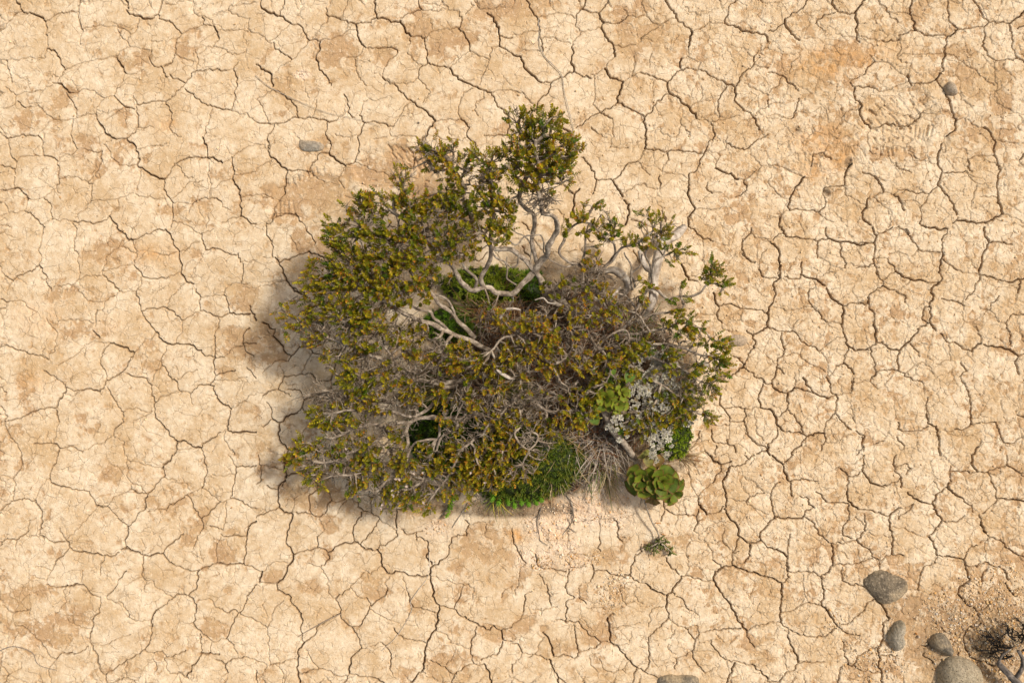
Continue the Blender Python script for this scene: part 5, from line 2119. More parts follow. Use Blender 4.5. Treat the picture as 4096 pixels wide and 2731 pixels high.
# foliage clumps: x, y, rx, ry, height, fullness, share of bare twigs, redness
CL = [
 # top clump
 (2160,500,80,55,.262,1,.05,.3),(2080,480,50,45,.255,.8,.1,.35),(2210,480,45,40,.258,.9,.05,.3),(2110,600,95,70,.252,1,.08,.4),(2210,600,90,80,.255,1,.08,.4),(2290,590,45,40,.248,.9,.1,.3),(2240,690,60,50,.245,.9,.15,.4),(2120,700,90,60,.24,.95,.12,.5),(2180,740,50,40,.235,.8,.3,.4),(2060,620,40,40,.245,.7,.2,.4),
 (2160,810,70,45,.225,.25,1,.3),
 # second clump, left of the top
 (1760,600,60,45,.238,.8,.25,.6),(1700,580,40,30,.235,.6,.3,.6),(1800,660,80,55,.235,.85,.3,.5),(1900,640,60,50,.238,.9,.15,.4),(1970,660,50,50,.238,.85,.2,.3),(1610,700,35,45,.215,.75,.3,.5),(1605,760,45,30,.205,.35,.9,.4),(1860,730,70,50,.235,.8,.25,.5),(1960,740,45,45,.23,.7,.3,.4),
 (2010,780,50,55,.228,.85,.15,.4),(2010,860,55,50,.222,.95,.05,.3),(1990,930,50,45,.21,.95,.05,.3),(1880,800,75,40,.228,.9,.1,-.2),(1800,790,60,40,.228,.8,.2,.0),(1940,810,50,35,.222,.8,.15,.1),
 # left mass
 (1480,800,45,35,.225,.85,.1,.3),(1440,850,60,45,.222,.95,.1,.2),(1560,830,80,45,.225,.95,.1,.3),(1660,800,60,45,.225,.9,.2,.5),(1750,840,70,50,.224,.9,.3,.5),(1500,900,90,50,.225,1,.05,.25),(1620,890,85,55,.226,1,.1,.35),(1740,920,80,60,.22,.95,.2,.4),(1850,900,70,60,.215,.9,.3,.4),(1390,950,75,50,.215,1,.1,.15),(1500,990,90,60,.222,1,.05,.25),(1620,1000,90,60,.218,1,.1,.3),(1720,1020,70,55,.205,.9,.2,.2),(1860,980,60,50,.2,.9,.2,.4),(1800,1000,45,40,.195,.8,.3,.5),
 (1330,900,30,25,.205,.7,.1,.1),(1345,970,40,35,.205,.7,.1,.2),(1300,1070,60,45,.2,.9,.1,.35),(1400,1060,85,55,.21,1,.1,.3),(1520,1090,95,55,.21,1,.15,.4),(1640,1090,85,50,.2,.95,.2,.4),(1740,1110,60,40,.17,.7,.5,.4),(1260,1130,50,35,.19,.85,.1,.4),(1350,1150,80,50,.2,.95,.1,.4),(1460,1170,90,50,.2,1,.1,.4),(1570,1170,80,50,.19,.95,.2,.4),(1660,1180,55,40,.175,.85,.25,.4),
 (1200,1195,35,20,.17,.8,.1,.6),(1135,1260,30,35,.16,.85,.05,.7),(1140,1310,35,25,.155,.8,.05,.5),(1220,1290,50,35,.165,.8,.2,.4),(1300,1240,60,45,.18,.9,.2,.4),(1400,1250,80,45,.185,.95,.15,.3),(1500,1270,80,45,.18,.95,.2,.4),(1260,1350,50,35,.16,.7,.3,.5),(1340,1320,70,45,.17,.5,.8,.3),(1420,1330,60,40,.17,.8,.4,.2),(1330,1400,50,40,.15,.5,.6,.8),(1490,1380,30,25,.17,.8,.1,.3),(1620,1350,30,60,.15,.8,.1,.5),(1650,1400,35,30,.145,.7,.2,.6),(1560,1420,90,50,.14,.3,1,.3),
 # middle left
 (1380,1490,45,40,.15,.95,.05,.1),(1430,1530,60,40,.15,.95,.1,.2),(1530,1520,60,40,.15,.8,.3,.3),(1480,1560,70,35,.145,.85,.2,.5),(1450,1610,50,30,.14,.7,.4,.8),(1490,1640,50,30,.13,.35,.7,.9),(1540,1620,35,30,.14,.7,.3,.6),(1610,1560,60,30,.14,.6,.3,.4),(1640,1530,40,25,.14,.7,.2,.3),(1700,1450,50,35,.14,.5,.7,.6),(1770,1430,45,30,.145,.7,.4,.5),(1720,1400,60,30,.14,.4,.8,.7),
 (1370,1640,45,30,.135,.85,.05,.2),(1270,1650,25,25,.13,.8,.05,.2),(1300,1690,50,30,.13,.85,.1,.3),(1380,1700,50,30,.13,.8,.2,.4),(1450,1670,50,30,.13,.5,.6,.5),(1480,1740,40,25,.12,.7,.3,.5),(1300,1590,50,50,.13,.0,1,.3),
 # lower left
 (1210,1780,35,25,.115,.8,.2,.3),(1180,1830,35,30,.115,.9,.05,.5),(1240,1860,45,25,.115,.7,.3,.4),(1290,1790,50,25,.12,.7,.3,.3),(1350,1740,50,25,.12,.8,.2,.3),(1370,1810,50,30,.12,.85,.2,.4),(1320,1870,50,30,.118,.8,.3,.4),(1420,1860,45,35,.118,.7,.4,.5),(1450,1790,45,25,.12,.7,.3,.3),(1240,1900,25,20,.11,.8,.1,.3),(1290,1930,20,15,.11,.7,.2,.3),(1490,1830,50,40,.12,.8,.2,.4),(1540,1790,30,20,.118,.7,.2,.3),(1450,1920,50,30,.115,.8,.2,.5),(1500,1890,40,30,.115,.7,.3,.5),(1410,1960,25,20,.11,.8,.1,.4),(1520,1950,40,30,.115,.85,.1,.2),(1560,1880,40,40,.118,.8,.2,.5),
 (1620,1910,45,35,.118,.85,.15,.4),(1570,1980,35,30,.112,.8,.15,.3),(1630,1990,40,30,.112,.85,.1,.3),(1520,2025,30,15,.108,.8,.1,.4),(1580,2030,25,15,.108,.7,.1,.4),(1690,1960,45,35,.115,.8,.2,.3),(1700,2020,30,25,.11,.8,.1,.3),(1690,1870,45,30,.12,.85,.15,.4),(1620,1860,35,25,.12,.75,.2,.4),(1760,1900,45,30,.12,.5,.5,.4),(1780,1960,40,30,.115,.6,.4,.4),
 # bottom centre
 (1840,1870,50,35,.125,.95,.05,.5),(1850,1920,50,35,.122,.95,.05,.6),(1900,1830,50,35,.125,.85,.2,.6),(1930,1890,55,40,.125,.95,.1,.7),(1990,1860,55,40,.122,.9,.2,.7),(1850,1970,40,25,.115,.7,.3,.6),(1900,1990,30,20,.11,.6,.3,.5),(1940,1950,50,20,.115,.8,.2,.6),(2020,1800,50,30,.125,.9,.1,.8),(1960,1780,50,40,.128,.9,.1,.6),(2030,1740,40,40,.128,.85,.15,.7),(1960,1700,45,40,.13,.7,.4,.6),(2040,1680,50,40,.13,.7,.3,.6),
 # centre mat
 (1760,1600,20,60,.13,.9,.1,.6),(1770,1680,20,20,.125,.6,.2,.7),(1840,1410,45,35,.145,.8,.2,.7),(1800,1470,50,30,.14,.6,.3,.6),(1900,1450,50,40,.148,.85,.2,.6),(1980,1480,60,40,.15,.85,.2,.6),(2040,1420,50,50,.152,.85,.25,.6),(2120,1380,50,45,.152,.85,.2,.9),(2070,1330,50,30,.15,.8,.2,.8),(2140,1290,50,30,.148,.8,.2,1),(2000,1260,40,35,.14,.8,.2,.7),(1960,1220,30,25,.13,.6,.4,.6),(2200,1350,50,40,.15,.75,.4,.7),(2220,1420,50,40,.15,.8,.3,.8),(2180,1470,40,30,.148,.7,.4,.7),(2110,1460,40,30,.15,.6,.5,.6),(2060,1520,50,30,.145,.7,.3,.7),(1900,1530,50,30,.14,.5,.5,.5),(1960,1560,50,30,.14,.6,.5,.6),(2280,1330,60,30,.15,.6,.6,.8),(2270,1270,50,30,.145,.5,.5,.7),(2350,1280,50,30,.14,.8,.3,.9),(2330,1220,50,30,.14,.8,.2,.8),(2400,1200,55,35,.14,.9,.15,.7),(2380,1160,50,30,.135,.8,.15,.8),(2450,1220,35,40,.138,.85,.2,.6),(2420,1270,50,30,.135,.8,.2,.8),(2310,1410,50,30,.145,.6,.5,.8),(2300,1460,50,30,.145,.7,.4,.9),(2370,1330,50,30,.14,.6,.5,.6),(2390,1400,60,30,.14,.8,.2,1),(2440,1440,50,35,.135,.9,.1,1),(2420,1490,50,30,.13,.7,.3,.8),(2360,1460,40,40,.14,.5,.6,.7),
 (2200,1150,35,20,.12,.7,.3,.1),(2280,1140,45,30,.125,.8,.2,.0),(2240,1170,50,20,.12,.5,.6,.1),
 (2060,1600,50,30,.135,.5,.6,.8),(2130,1550,50,30,.14,.3,.9,.6),(2200,1530,50,30,.14,.3,.9,.6),(2270,1560,50,30,.135,.4,.7,.7),(2240,1620,60,30,.13,.6,.4,.7),(2190,1660,50,30,.13,.6,.4,.8),(2330,1580,45,30,.125,.6,.4,.2),(2340,1640,40,40,.12,.8,.2,.1),(2290,1680,50,30,.12,.7,.3,.5),(2220,1720,50,30,.12,.7,.3,.3),(2160,1600,45,30,.135,.4,.8,.6),(1980,1630,40,40,.135,.5,.6,.6),(2110,1680,40,30,.13,.4,.7,.6),
 # right
 (2500,1420,50,35,.125,.8,.2,.3),(2490,1370,50,25,.125,.4,.7,.4),(2560,1380,50,30,.12,.85,.2,.3),(2590,1410,35,25,.12,.7,.2,.2),(2520,1490,40,30,.12,.8,.2,.2),(2400,1540,40,40,.12,.85,.1,.0),(2480,1540,40,30,.115,.6,.3,.1),(2590,1500,30,20,.115,.4,.4,.1),(2690,1410,50,35,.11,.8,.1,.0),(2650,1480,30,20,.11,.5,.3,.0),(2700,1460,40,30,.108,.6,.3,.1),(2760,1480,40,25,.1,.7,.2,.0),(2550,1660,60,40,.11,.6,.3,.3),(2510,1700,40,30,.108,.6,.3,.3),(2590,1700,50,40,.108,.7,.2,.3),(2680,1600,60,40,.105,.7,.2,.1),(2740,1620,50,30,.1,.7,.2,.1),(2790,1570,40,30,.095,.7,.2,.0),(2760,1540,35,25,.1,.4,.5,.1),(2620,1590,30,30,.11,.4,.3,.2),(2840,1660,25,18,.08,.8,.1,.2),(2825,1690,12,10,.08,.8,.1,.2),(2740,1670,40,25,.095,.7,.2,.1),(2660,1670,40,30,.1,.6,.3,.3),
 (2710,1250,35,25,.105,.8,.1,.2),(2690,1290,50,25,.105,.8,.2,.1),(2760,1290,45,35,.105,.9,.15,.1),(2740,1340,55,30,.105,.8,.2,.3),(2800,1310,30,25,.105,.8,.1,.1),(2790,1370,50,25,.1,.8,.2,.1),(2860,1360,35,25,.1,.9,.05,.0),(2900,1380,30,30,.098,.9,.05,.0),(2880,1430,35,30,.095,.85,.1,.1),(2830,1440,30,25,.095,.6,.3,.1),(2840,1510,35,35,.09,.85,.15,.0),(2880,1500,25,25,.09,.7,.2,.0),(2840,1560,25,25,.088,.8,.1,.0),(2690,1200,22,12,.1,.8,.1,.0),(2745,1205,15,14,.1,.8,.1,.0),(2735,1150,12,20,.095,.7,.1,.1),
 (2830,1110,30,28,.105,.95,.05,.0),(2860,1080,30,30,.108,.95,.05,.0),(2850,1050,14,12,.11,.9,.05,.0),(2890,1140,35,16,.105,.95,.05,.0),(2880,1165,25,12,.1,.9,.05,.0),(2910,1130,15,12,.1,.9,.05,.0),
 (2300,865,14,10,.16,.8,.1,.0),(2360,820,28,16,.16,.9,.1,.2),(2410,813,16,8,.158,.8,.1,.1),(2390,840,30,16,.158,.4,.6,.1),(2320,870,35,20,.155,.9,.1,.1),(2350,900,50,20,.155,.85,.2,.5),(2400,890,40,22,.155,.9,.15,.4),(2330,930,30,18,.15,.8,.1,.2),(2430,940,40,30,.152,.9,.15,.3),(2450,890,20,16,.152,.8,.1,.1),(2465,920,22,25,.152,.9,.1,.1),(2275,895,14,12,.155,.8,.1,.1),(2265,940,12,10,.15,.8,.1,.1),(2520,965,45,22,.15,.95,.1,.3),(2560,975,35,18,.15,.8,.2,.4),(2600,960,35,25,.155,.85,.1,.3),(2590,990,25,16,.15,.8,.1,.4),(2625,880,35,28,.16,.95,.1,.1),(2580,860,25,18,.16,.5,.3,.1),(2660,920,35,22,.158,.9,.1,.2),(2695,885,12,14,.155,.9,.05,.1),(2640,945,30,20,.155,.8,.2,.1),(2650,990,18,14,.148,.9,.05,.1),(2700,1000,35,20,.145,.95,.05,.1),(2730,1010,30,14,.145,.9,.05,.2),(2755,1005,14,10,.142,.5,.1,.6),(2690,1045,30,16,.14,.9,.05,.1),(2570,900,20,18,.155,.6,.2,.4),
 (2380,1010,35,30,.14,.95,.05,.8),(2370,1050,40,25,.135,.9,.1,.7),(2350,1075,35,20,.13,.7,.2,.6),(2580,1150,25,35,.125,.9,.1,.3),(2575,1200,25,25,.12,.85,.1,.5),(2560,1120,10,10,.12,.8,.1,.1),(2610,1150,14,14,.12,.7,.1,.3),
 # bare grey twig tangles
 (1380,1450,90,40,.14,.2,1,0),(1480,1450,90,45,.145,.2,1,0),(1600,1480,90,50,.14,.2,1,0),(1700,1500,70,50,.135,.2,1,0),(1400,1580,70,40,.135,.2,1,0),(1500,1600,90,50,.13,.2,1,0),(1600,1620,90,50,.13,.2,1,0),(1580,1700,80,50,.12,.2,1,0),(1480,1700,80,50,.12,.2,1,0),(1420,1780,90,40,.115,.2,1,0),(1330,1830,80,40,.115,.2,1,0),(1380,1900,80,40,.11,.2,1,0),(1500,1950,80,50,.11,.2,1,0),(1640,1920,80,50,.112,.2,1,0),(1740,1930,80,50,.112,.2,1,0),(1550,1830,70,50,.115,.2,1,0),(1840,1760,70,60,.115,.2,1,0),(1900,1700,70,60,.12,.2,1,0),(1600,1290,80,40,.155,.2,1,0),(1500,1330,90,40,.16,.2,1,0),(1700,1380,80,40,.14,.2,1,0),(1250,1330,60,40,.155,.2,1,0),
 (2300,1150,70,40,.12,.2,1,0),(2420,1130,70,40,.12,.2,1,0),(2500,1210,60,40,.12,.2,1,0),(2580,1290,60,40,.11,.2,1,0),(2200,1240,70,40,.125,.2,1,0),(2640,1350,80,40,.10,.2,1,0),(2740,1430,80,40,.095,.2,1,0),(2780,1580,60,50,.09,.2,1,0),(1960,1620,80,60,.125,.2,1,0),(2100,1700,80,60,.12,.2,1,0),(2180,1780,60,40,.115,.2,1,0),(1760,640,70,50,.23,.2,1,0),(1900,690,60,40,.23,.2,1,0),(1680,960,120,60,.205,.2,1,0),(1500,1050,120,60,.20,.2,1,0),
 (1460,1390,60,30,.15,.8,.3,.5),(1560,1340,50,35,.155,.8,.3,.4),(1680,1330,40,30,.145,.7,.3,.5),(1560,1460,50,30,.14,.75,.3,.5),(1640,1600,50,30,.13,.75,.3,.6),(1560,1740,45,30,.12,.8,.2,.4),(1600,1800,40,30,.12,.75,.3,.4),(1700,1800,40,30,.12,.7,.3,.5),(1740,1840,45,30,.12,.8,.2,.5),(1840,1790,45,35,.122,.8,.2,.6),(1820,1700,35,30,.125,.7,.3,.6),(2060,1790,50,40,.122,.85,.3,.7),(2090,1880,45,35,.115,.7,.4,.6),(2130,1830,45,30,.115,.5,.6,.6),(2010,1900,45,35,.12,.85,.2,.6),(2180,1740,45,35,.12,.6,.5,.6),(1880,1600,45,35,.135,.75,.3,.6),(1400,1420,50,30,.145,.7,.4,.5),
]

def build_shrub():
    rng = np.random.default_rng(11)
    root = empty('shrub', PG(2230, 1330)); root.location.z = float(mound(root.location.x, root.location.y))
    tag(root, 'spreading wind-bent shrub with twisted grey limbs and tiny olive and orange leaves', 'shrub')
    NP, NL, NR, PL = [], [], [], []      # node position, limb id, radius, path length from the root
    limb_paths = []
    for li, (nm, r0, r1, pts) in enumerate(LIMBS):
        p = np.array([P(x, y, z) for x, y, z in pts])
        path = smooth_path(p, 0.005, 0.0042 if r0 > 4 else 0.0050, seed=li)
        if li: path[0] = p[0]
        sc_ = 0.52 if r0 > 4.4 else 0.64
        R = np.linspace(r0, r1, len(path)) * sc_ / 1000 * (1 + 0.10 * perlin(np.arange(len(path)) * .35, np.full(len(path), li * 3.3), 9))
        limb_paths.append((path, R))
        rootd = np.linalg.norm(path[0] - np.array(root.location)) 
        for i in range(0, len(path), 2):
            NP.append(path[i]); NL.append(li); NR.append(R[i]); PL.append(0.3 * (rootd + i * 0.005))
    nb = len(NP)
    # sample shoot tips and waypoints in the clumps
    tips, way = [], []; D2 = 0.0085
    grid = {}
    def free(q, d):
        k = (int(q[0] // d), int(q[1] // d), int(q[2] // d))
        for a in (-1, 0, 1):
            for b in (-1, 0, 1):
                for c in (-1, 0, 1):
                    for o in grid.get((k[0] + a, k[1] + b, k[2] + c), ()):
                        if (o[0] - q[0]) ** 2 + (o[1] - q[1]) ** 2 + (o[2] - q[2]) ** 2 < d * d: return False
        grid.setdefault(k, []).append(q); return True
    for (cx, cy, rx, ry, z, full, bare, red) in CL:
        if full == .2: z += .004
        if cx > 2255 and cy < 1420 and full > .5: rx *= .78; ry *= .78
        if 2480 < cx < 2740 and 1470 < cy < 1760: full *= .8; z -= .014; bare *= .4
        area = math.pi * (rx + 6) * (ry + 6)
        n = int(area / 330 * (max(full, .25) if bare < .95 else (.26 if cx < 2100 else .13)) * 4.0) + 2
        for _ in range(n):
            r = math.sqrt(random.random()) * 1.08; a = random.random() * 6.283
            px = cx + (rx + 3) * r * math.cos(a); py = cy + (ry + 3) * r * math.sin(a)
            lay = random.random()
            zz = z + 0.010 * (1 - r * r) - (0.022 * lay * lay) + random.gauss(0, .002)
            q = tuple(P(px, py, zz))
            if q[2] < mound(q[0], q[1]) + 0.012: continue
            cn = mnoise.noise(Vector(q) * 42) + .5 * mnoise.noise(Vector(q) * 95)
            if bare < .95 and cn < (-.10 if z > .19 else -.20) + .12 * (1 - full): continue
            if not free(q, 0.0058 if full > .6 else 0.0072): continue
            tips.append((q, random.random() < bare + .02 + .35 * max(0, .05 - cn), red + random.gauss(0, .35), full))
        for _ in range(max(2, int(area / 1100))):
            r = math.sqrt(random.random()) * .8; a = random.random() * 6.283
            way.append(tuple(P(cx + rx * r * math.cos(a), cy + ry * r * math.sin(a), z - random.uniform(.012, .038))))
    # the greedy tree: every point joins where reach + way already travelled is least
    Q = np.array([t[0] for t in tips] + way); nt = len(tips); N = len(Q)
    NPa = np.array(NP); PLa = np.array(PL)
    best = np.empty(N); bp = np.empty(N, int)
    for i in range(0, N, 500):
        d = np.linalg.norm(Q[i:i + 500, None] - NPa[None], axis=2)
        c = d + 0.25 * PLa[None]; j = c.argmin(1); best[i:i + 500] = c[np.arange(len(j)), j]; bp[i:i + 500] = j
    pos = np.vstack([NPa, Q]); pl = np.r_[PLa, np.zeros(N)]; par = np.full(nb + N, -1); lim = np.array(NL + [0] * N)
    done = np.zeros(N, bool); kids = [[] for _ in range(nb + N)]; order = []
    istip = np.r_[np.ones(nt, bool), np.zeros(N - nt, bool)]
    for _ in range(N):
        i = int(np.where(done, 9e9, best).argmin()); done[i] = True
        k = nb + i; p_ = bp[i]; par[k] = p_; lim[k] = lim[p_]; kids[p_].append(k); order.append(k)
        pl[k] = pl[p_] + np.linalg.norm(pos[k] - pos[p_])
        c = np.linalg.norm(Q - pos[k], axis=1) + 0.25 * pl[k] + (0.006 if istip[i] else 0)
        m = c < best; best[m] = c[m]; bp[m] = k
    cnt = np.ones(nb + N)
    for k in reversed(order): cnt[par[k]] += cnt[k]
    rad = 0.00062 * cnt ** 0.42
    # limbs -> branch objects (several traced lines with the same letter are one limb)
    names = [L_[0] + '%d' % i for i, L_ in enumerate(LIMBS)]
    branch = {}; twig = {}
    for nm in names:
        mb = MB()
        for li, L_ in enumerate(LIMBS):
            if names[li] != nm: continue
            path, R = limb_paths[li]
            tube(mb, path, R, 12 if R[0] > .004 else 8, bark=0.28, twist=14, seed=li, flat=0.85)
        if nm.startswith('trunk'):
            o = mb.build('trunk', M_BARK, root)
        elif nm == 'ring%d' % [i for i, q in enumerate(LIMBS) if q[0] == 'ring'][0]:
            o = mb.build('branch', M_TWIG, root); o['label'] = 'pale lichen-covered branch curled into a ring'
        else:
            o = mb.build('branch', M_BARK, root)
        branch[nm] = o; twig[nm] = MB()
    limn = names
    # twigs: follow chains
    started = set()
    def chain(k):
        pts = [pos[par[k]], pos[k]]; rr = [min(rad[k] * 1.2, .0035), rad[k]]; cur = k
        while kids[cur]:
            ks = sorted(kids[cur], key=lambda a: -cnt[a]); nx = ks[0]
            for o in ks[1:]: todo.append(o)
            pts.append(pos[nx]); rr.append(rad[nx]); cur = nx
        return pts, rr
    todo = [k for k in order if par[k] < nb]
    while todo:
        k = todo.pop(); pts, rr = chain(k)
        pts = np.array(pts); rr = np.minimum(np.array(rr), .0045)
        pa, ra = smooth_path(pts, 0.0055, 0.0016, rad=rr, seed=k)
        ra[-1] *= 0.6
        tube(twig[limn[lim[k]]], pa, ra, 4 if ra[0] > .0012 else 3, cap=False, seed=k)
    # dead twiglets on bare tips
    for i in range(nt):
        if tips[i][1]:
            k = nb + i; d = nrm(pos[k] - pos[par[k]])
            for _ in range(4):
                a = pos[k] - d * random.uniform(0, .012); e = nrm(d + rng.normal(0, .75, 3)); Ln = random.uniform(.007, .016)
                b = a + e * Ln; mid = (a + b) / 2 + rng.normal(0, .0012, 3)
                tube(twig[limn[lim[k]]], [a, mid, b], [.0008, .0006, .0003], 3, cap=False)
    # leaves
    T6 = [shoot_template(rng, rng.uniform(.012, .017), int(rng.integers(5, 8)), 4, .0051, .0032, rng.uniform(.8, 1.1)) for _ in range(10)]
    lt = np.array([i for i in range(nt) if not tips[i][1]])
    k = lt + nb
    D = nrm(nrm(pos[k] - pos[par[k]]) * 0.9 + nrm((pos[k] - np.array(root.location)) * [1, 1, 0.2]) * .35 + np.array([0, 0, .55]) + rng.normal(0, .18, (len(k), 3)))
    S = rng.uniform(.7, 1.25, len(k)) * np.where((pos[k][:, 0] > .09) & (pos[k][:, 1] > -.02), .9, 1)
    base = pos[k] - D * 0.004
    V, F_, T, O = scatter(T6, base, D, S, rng)
    red = np.array([tips[i][2] for i in lt]); gr = rng.normal(0, 1, len(lt))
    # leaf pigments: deep green, olive, yellow-olive, orange tips
    green = np.array([0.075, 0.150, 0.006]); olive = np.array([0.30, 0.25, 0.008]); gold = np.array([0.66, 0.56, 0.020]); orange = np.array([0.66, 0.22, 0.04]); dark = np.array([.045, .06, .01])
    h = np.clip(0.44 + 0.25 * gr + 0.34 * red, 0, 1)[O][:, None]
    tt = T[:, :1]; lf = T[:, 1:]
    c = green * (1 - h) + olive * h
    c = c + (gold - c) * np.clip((tt - .35) * 1.2, 0, 1) * (0.12 + .80 * h)
    rn = rng.random(len(V) // 5).repeat(5)[:, None]      # per leaf
    pick = (rn < np.clip(.02 + .17 * np.clip(red, 0, 1.2), 0, 1)[O][:, None])
    c = np.where(pick, c * .3 + orange * .7, c)
    c = c + (orange - c) * (lf > .9) * np.clip(.08 + .5 * red[O][:, None], 0, .6)
    c = c * (0.8 + 0.4 * rng.random(len(V) // 5).repeat(5)[:, None])
    ln = np.array([names.index(limn[lim[kk]]) for kk in k])
    fo = ln[O[F_[:, 0]]]
    for bi, nm in enumerate(names):
        if twig[nm].n: 
            o = twig[nm].build('twigs', M_TWIG, branch[nm])
        m = fo == bi
        if not m.any(): continue
        used, inv = np.unique(F_[m].ravel(), return_inverse=True)
        o = mesh_obj('foliage', V[used], inv.reshape(-1, F_.shape[1]), M_LEAF, None, False, attrs={'col': c[used]})
        adopt(o, branch[nm])
    # withered white flowers
    fl = [(1024,1821,990,165),(1024,1821,1040,210),(1024,1821,940,240),(1024,1821,945,275),(1024,1821,870,340),(1024,1821,865,365),(1024,1821,1150,118),(1024,1821,1480,118),(1024,1821,1580,185),(1024,1821,1090,122),(1024,1821,1155,325),(1024,1821,965,160)]
    for (ox, oy, u, v) in fl + [(0, 0, 1328 * sc_t, 1670 * sc_t), (0, 0, 1385 * sc_t, 1795 * sc_t)]:
        p = np.array(P(ox + u / sc_t, oy + v / sc_t, .137)); mb = MB()
        for j in range(5):
            a = j * 1.257 + random.random(); d = np.array([math.cos(a), math.sin(a), random.uniform(.2, .9)]); d = nrm(d) * random.uniform(.0022, .0038)
            s = nrm(np.cross(d, [0, 0, 1])) * .0011
            m_ = p + d * .55 + [0, 0, .0012]
            mb.add([p, m_ + s, p + d, m_ - s], [(0, 1, 2, 3)], col=(.66, .54, .46))
        mb.build('flower', M_PETAL, root, smooth=False)
    print('SHRUB', nb, nt, N, len(V))
    return root
shrub = build_shrub()
# ------------------------------------------------------------------ cushions, grasses, rosettes, stones, litter
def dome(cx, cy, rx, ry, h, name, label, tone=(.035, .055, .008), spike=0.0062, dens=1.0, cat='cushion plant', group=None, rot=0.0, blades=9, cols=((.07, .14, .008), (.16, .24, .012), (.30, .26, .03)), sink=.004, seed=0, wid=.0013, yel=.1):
    rng = np.random.default_rng(100 + seed)
    c0 = PG(cx, cy); nr, na = 16, 48
    V = [[c0.x, c0.y, mound(c0.x, c0.y) + h]]
    def surf(r, a):
        x = rx * K * r * np.cos(a); y = ry * K * r * np.sin(a)
        X_ = c0.x + x * math.cos(rot) - y * math.sin(rot); Y_ = c0.y + x * math.sin(rot) + y * math.cos(rot)
        w_ = 1 + .13 * perlin(np.cos(a) * 1.7 + seed, np.sin(a) * 1.7 + seed * 2, 3)
        X_ = c0.x + (X_ - c0.x) * w_; Y_ = c0.y + (Y_ - c0.y) * w_
        z = mound(X_, Y_) - sink + (h + sink) * np.clip(1 - r ** 2.6, 0, 1) ** .55 + .006 * perlin(X_ / .035, Y_ / .035, 8) * (1 - r ** 3)
        return X_, Y_, z
    for i in range(1, nr + 1):
        a = np.linspace(0, 2 * np.pi, na, endpoint=False); X_, Y_, z = surf(np.full(na, i / nr), a)
        V += list(np.stack([X_, Y_, z], 1))
    F3 = [(0, 1 + j, 1 + (j + 1) % na) for j in range(na)]
    F4 = [(1 + i * na + j, 1 + (i + 1) * na + j, 1 + (i + 1) * na + (j + 1) % na, 1 + i * na + (j + 1) % na) for i in range(nr - 1) for j in range(na)]
    root = empty(name, (c0.x, c0.y, float(mound(c0.x, c0.y))))
    tag(root, label, cat, group)
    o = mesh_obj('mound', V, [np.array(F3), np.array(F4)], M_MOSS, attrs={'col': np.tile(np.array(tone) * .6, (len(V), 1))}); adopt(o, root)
    area = math.pi * rx * ry * K * K; n = int(area / (.0052 ** 2) * dens * 1.25)
    r = np.sqrt(rng.random(n)) * .985; a = rng.random(n) * 2 * np.pi
    X_, Y_, z = surf(r, a); e = 1e-3
    Xa, Ya, za = surf(np.clip(r + .02, 0, 1), a); Xb, Yb, zb = surf(r, a + .05)
    t1 = np.stack([Xa - X_, Ya - Y_, za - z], 1); t2 = np.stack([Xb - X_, Yb - Y_, zb - z], 1)
    N_ = nrm(np.cross(t1, t2)); N_ *= np.sign(N_[:, 2:3] + 1e-9)
    D = nrm(N_ + [0, -.12, .25] + rng.normal(0, .22, (n, 3)))
    T = []
    for q in range(6):
        vv = []; ff = []; tt = []
        for j in range(blades):
            ring = j % 2; aa = j * 2 * math.pi / blades + rng.normal(0, .2); tl = math.radians(rng.uniform(28, 62) if ring else rng.uniform(5, 35))
            o_ = np.array([math.cos(aa), math.sin(aa), 0]); s_ = np.array([-math.sin(aa), math.cos(aa), 0]) * wid * .5
            d = o_ * math.sin(tl) + np.array([0, 0, 1]) * math.cos(tl); L_ = spike * rng.uniform(.75, 1.2)
            b = len(vv); m = d * L_ * .5 + [0, 0, .0004]
            vv += [-s_ * .6, s_ * .6, m + s_, d * L_, m - s_]; ff += [(b, b + 1, b + 2, b + 4), ]; tt += [(0, 0), (0, 0), (.5, 0), (1, 0), (.5, 0)]
            ff_tri = (b + 4, b + 2, b + 3, b + 3)
            ff += [ff_tri]
        T.append((np.array(vv), np.array(ff), np.array(tt)))
    V, F_, T_, O = scatter(T, np.stack([X_, Y_, z], 1) - D * .0012, D, rng.uniform(.8, 1.25, n), rng)
    # second face of each blade is a triangle
    q4 = F_[F_[:, 2] != F_[:, 3]]; q3 = F_[F_[:, 2] == F_[:, 3]][:, :3]
    hv = np.clip(rng.normal(.45, .28, n) + .5 * perlin(X_ / .03, Y_ / .03, 77), 0, 1)[O][:, None]
    c = np.array(cols[0]) * (1 - hv) + np.array(cols[1]) * hv
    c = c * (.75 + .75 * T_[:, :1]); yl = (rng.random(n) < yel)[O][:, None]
    c = np.where(yl, c * .5 + np.array(cols[2]) * .6, c)
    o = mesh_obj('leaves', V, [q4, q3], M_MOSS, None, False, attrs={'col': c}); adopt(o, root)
    return root
CG = 'green cushion plants on the hummock'
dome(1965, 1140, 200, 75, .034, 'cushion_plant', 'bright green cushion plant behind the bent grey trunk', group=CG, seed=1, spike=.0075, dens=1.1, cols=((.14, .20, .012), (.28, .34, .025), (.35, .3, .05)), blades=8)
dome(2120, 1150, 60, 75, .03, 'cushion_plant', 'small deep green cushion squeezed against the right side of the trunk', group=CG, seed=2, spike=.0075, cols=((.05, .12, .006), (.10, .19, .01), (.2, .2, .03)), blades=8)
dome(2100, 1850, 235, 160, .044, 'cushion_plant', 'big bright green cushion plant bulging out at the foot of the hummock', group=CG, seed=3, spike=.0075, dens=1.1, cols=((.06, .10, .008), (.13, .17, .014), (.30, .24, .04)), yel=.22, rot=.12)
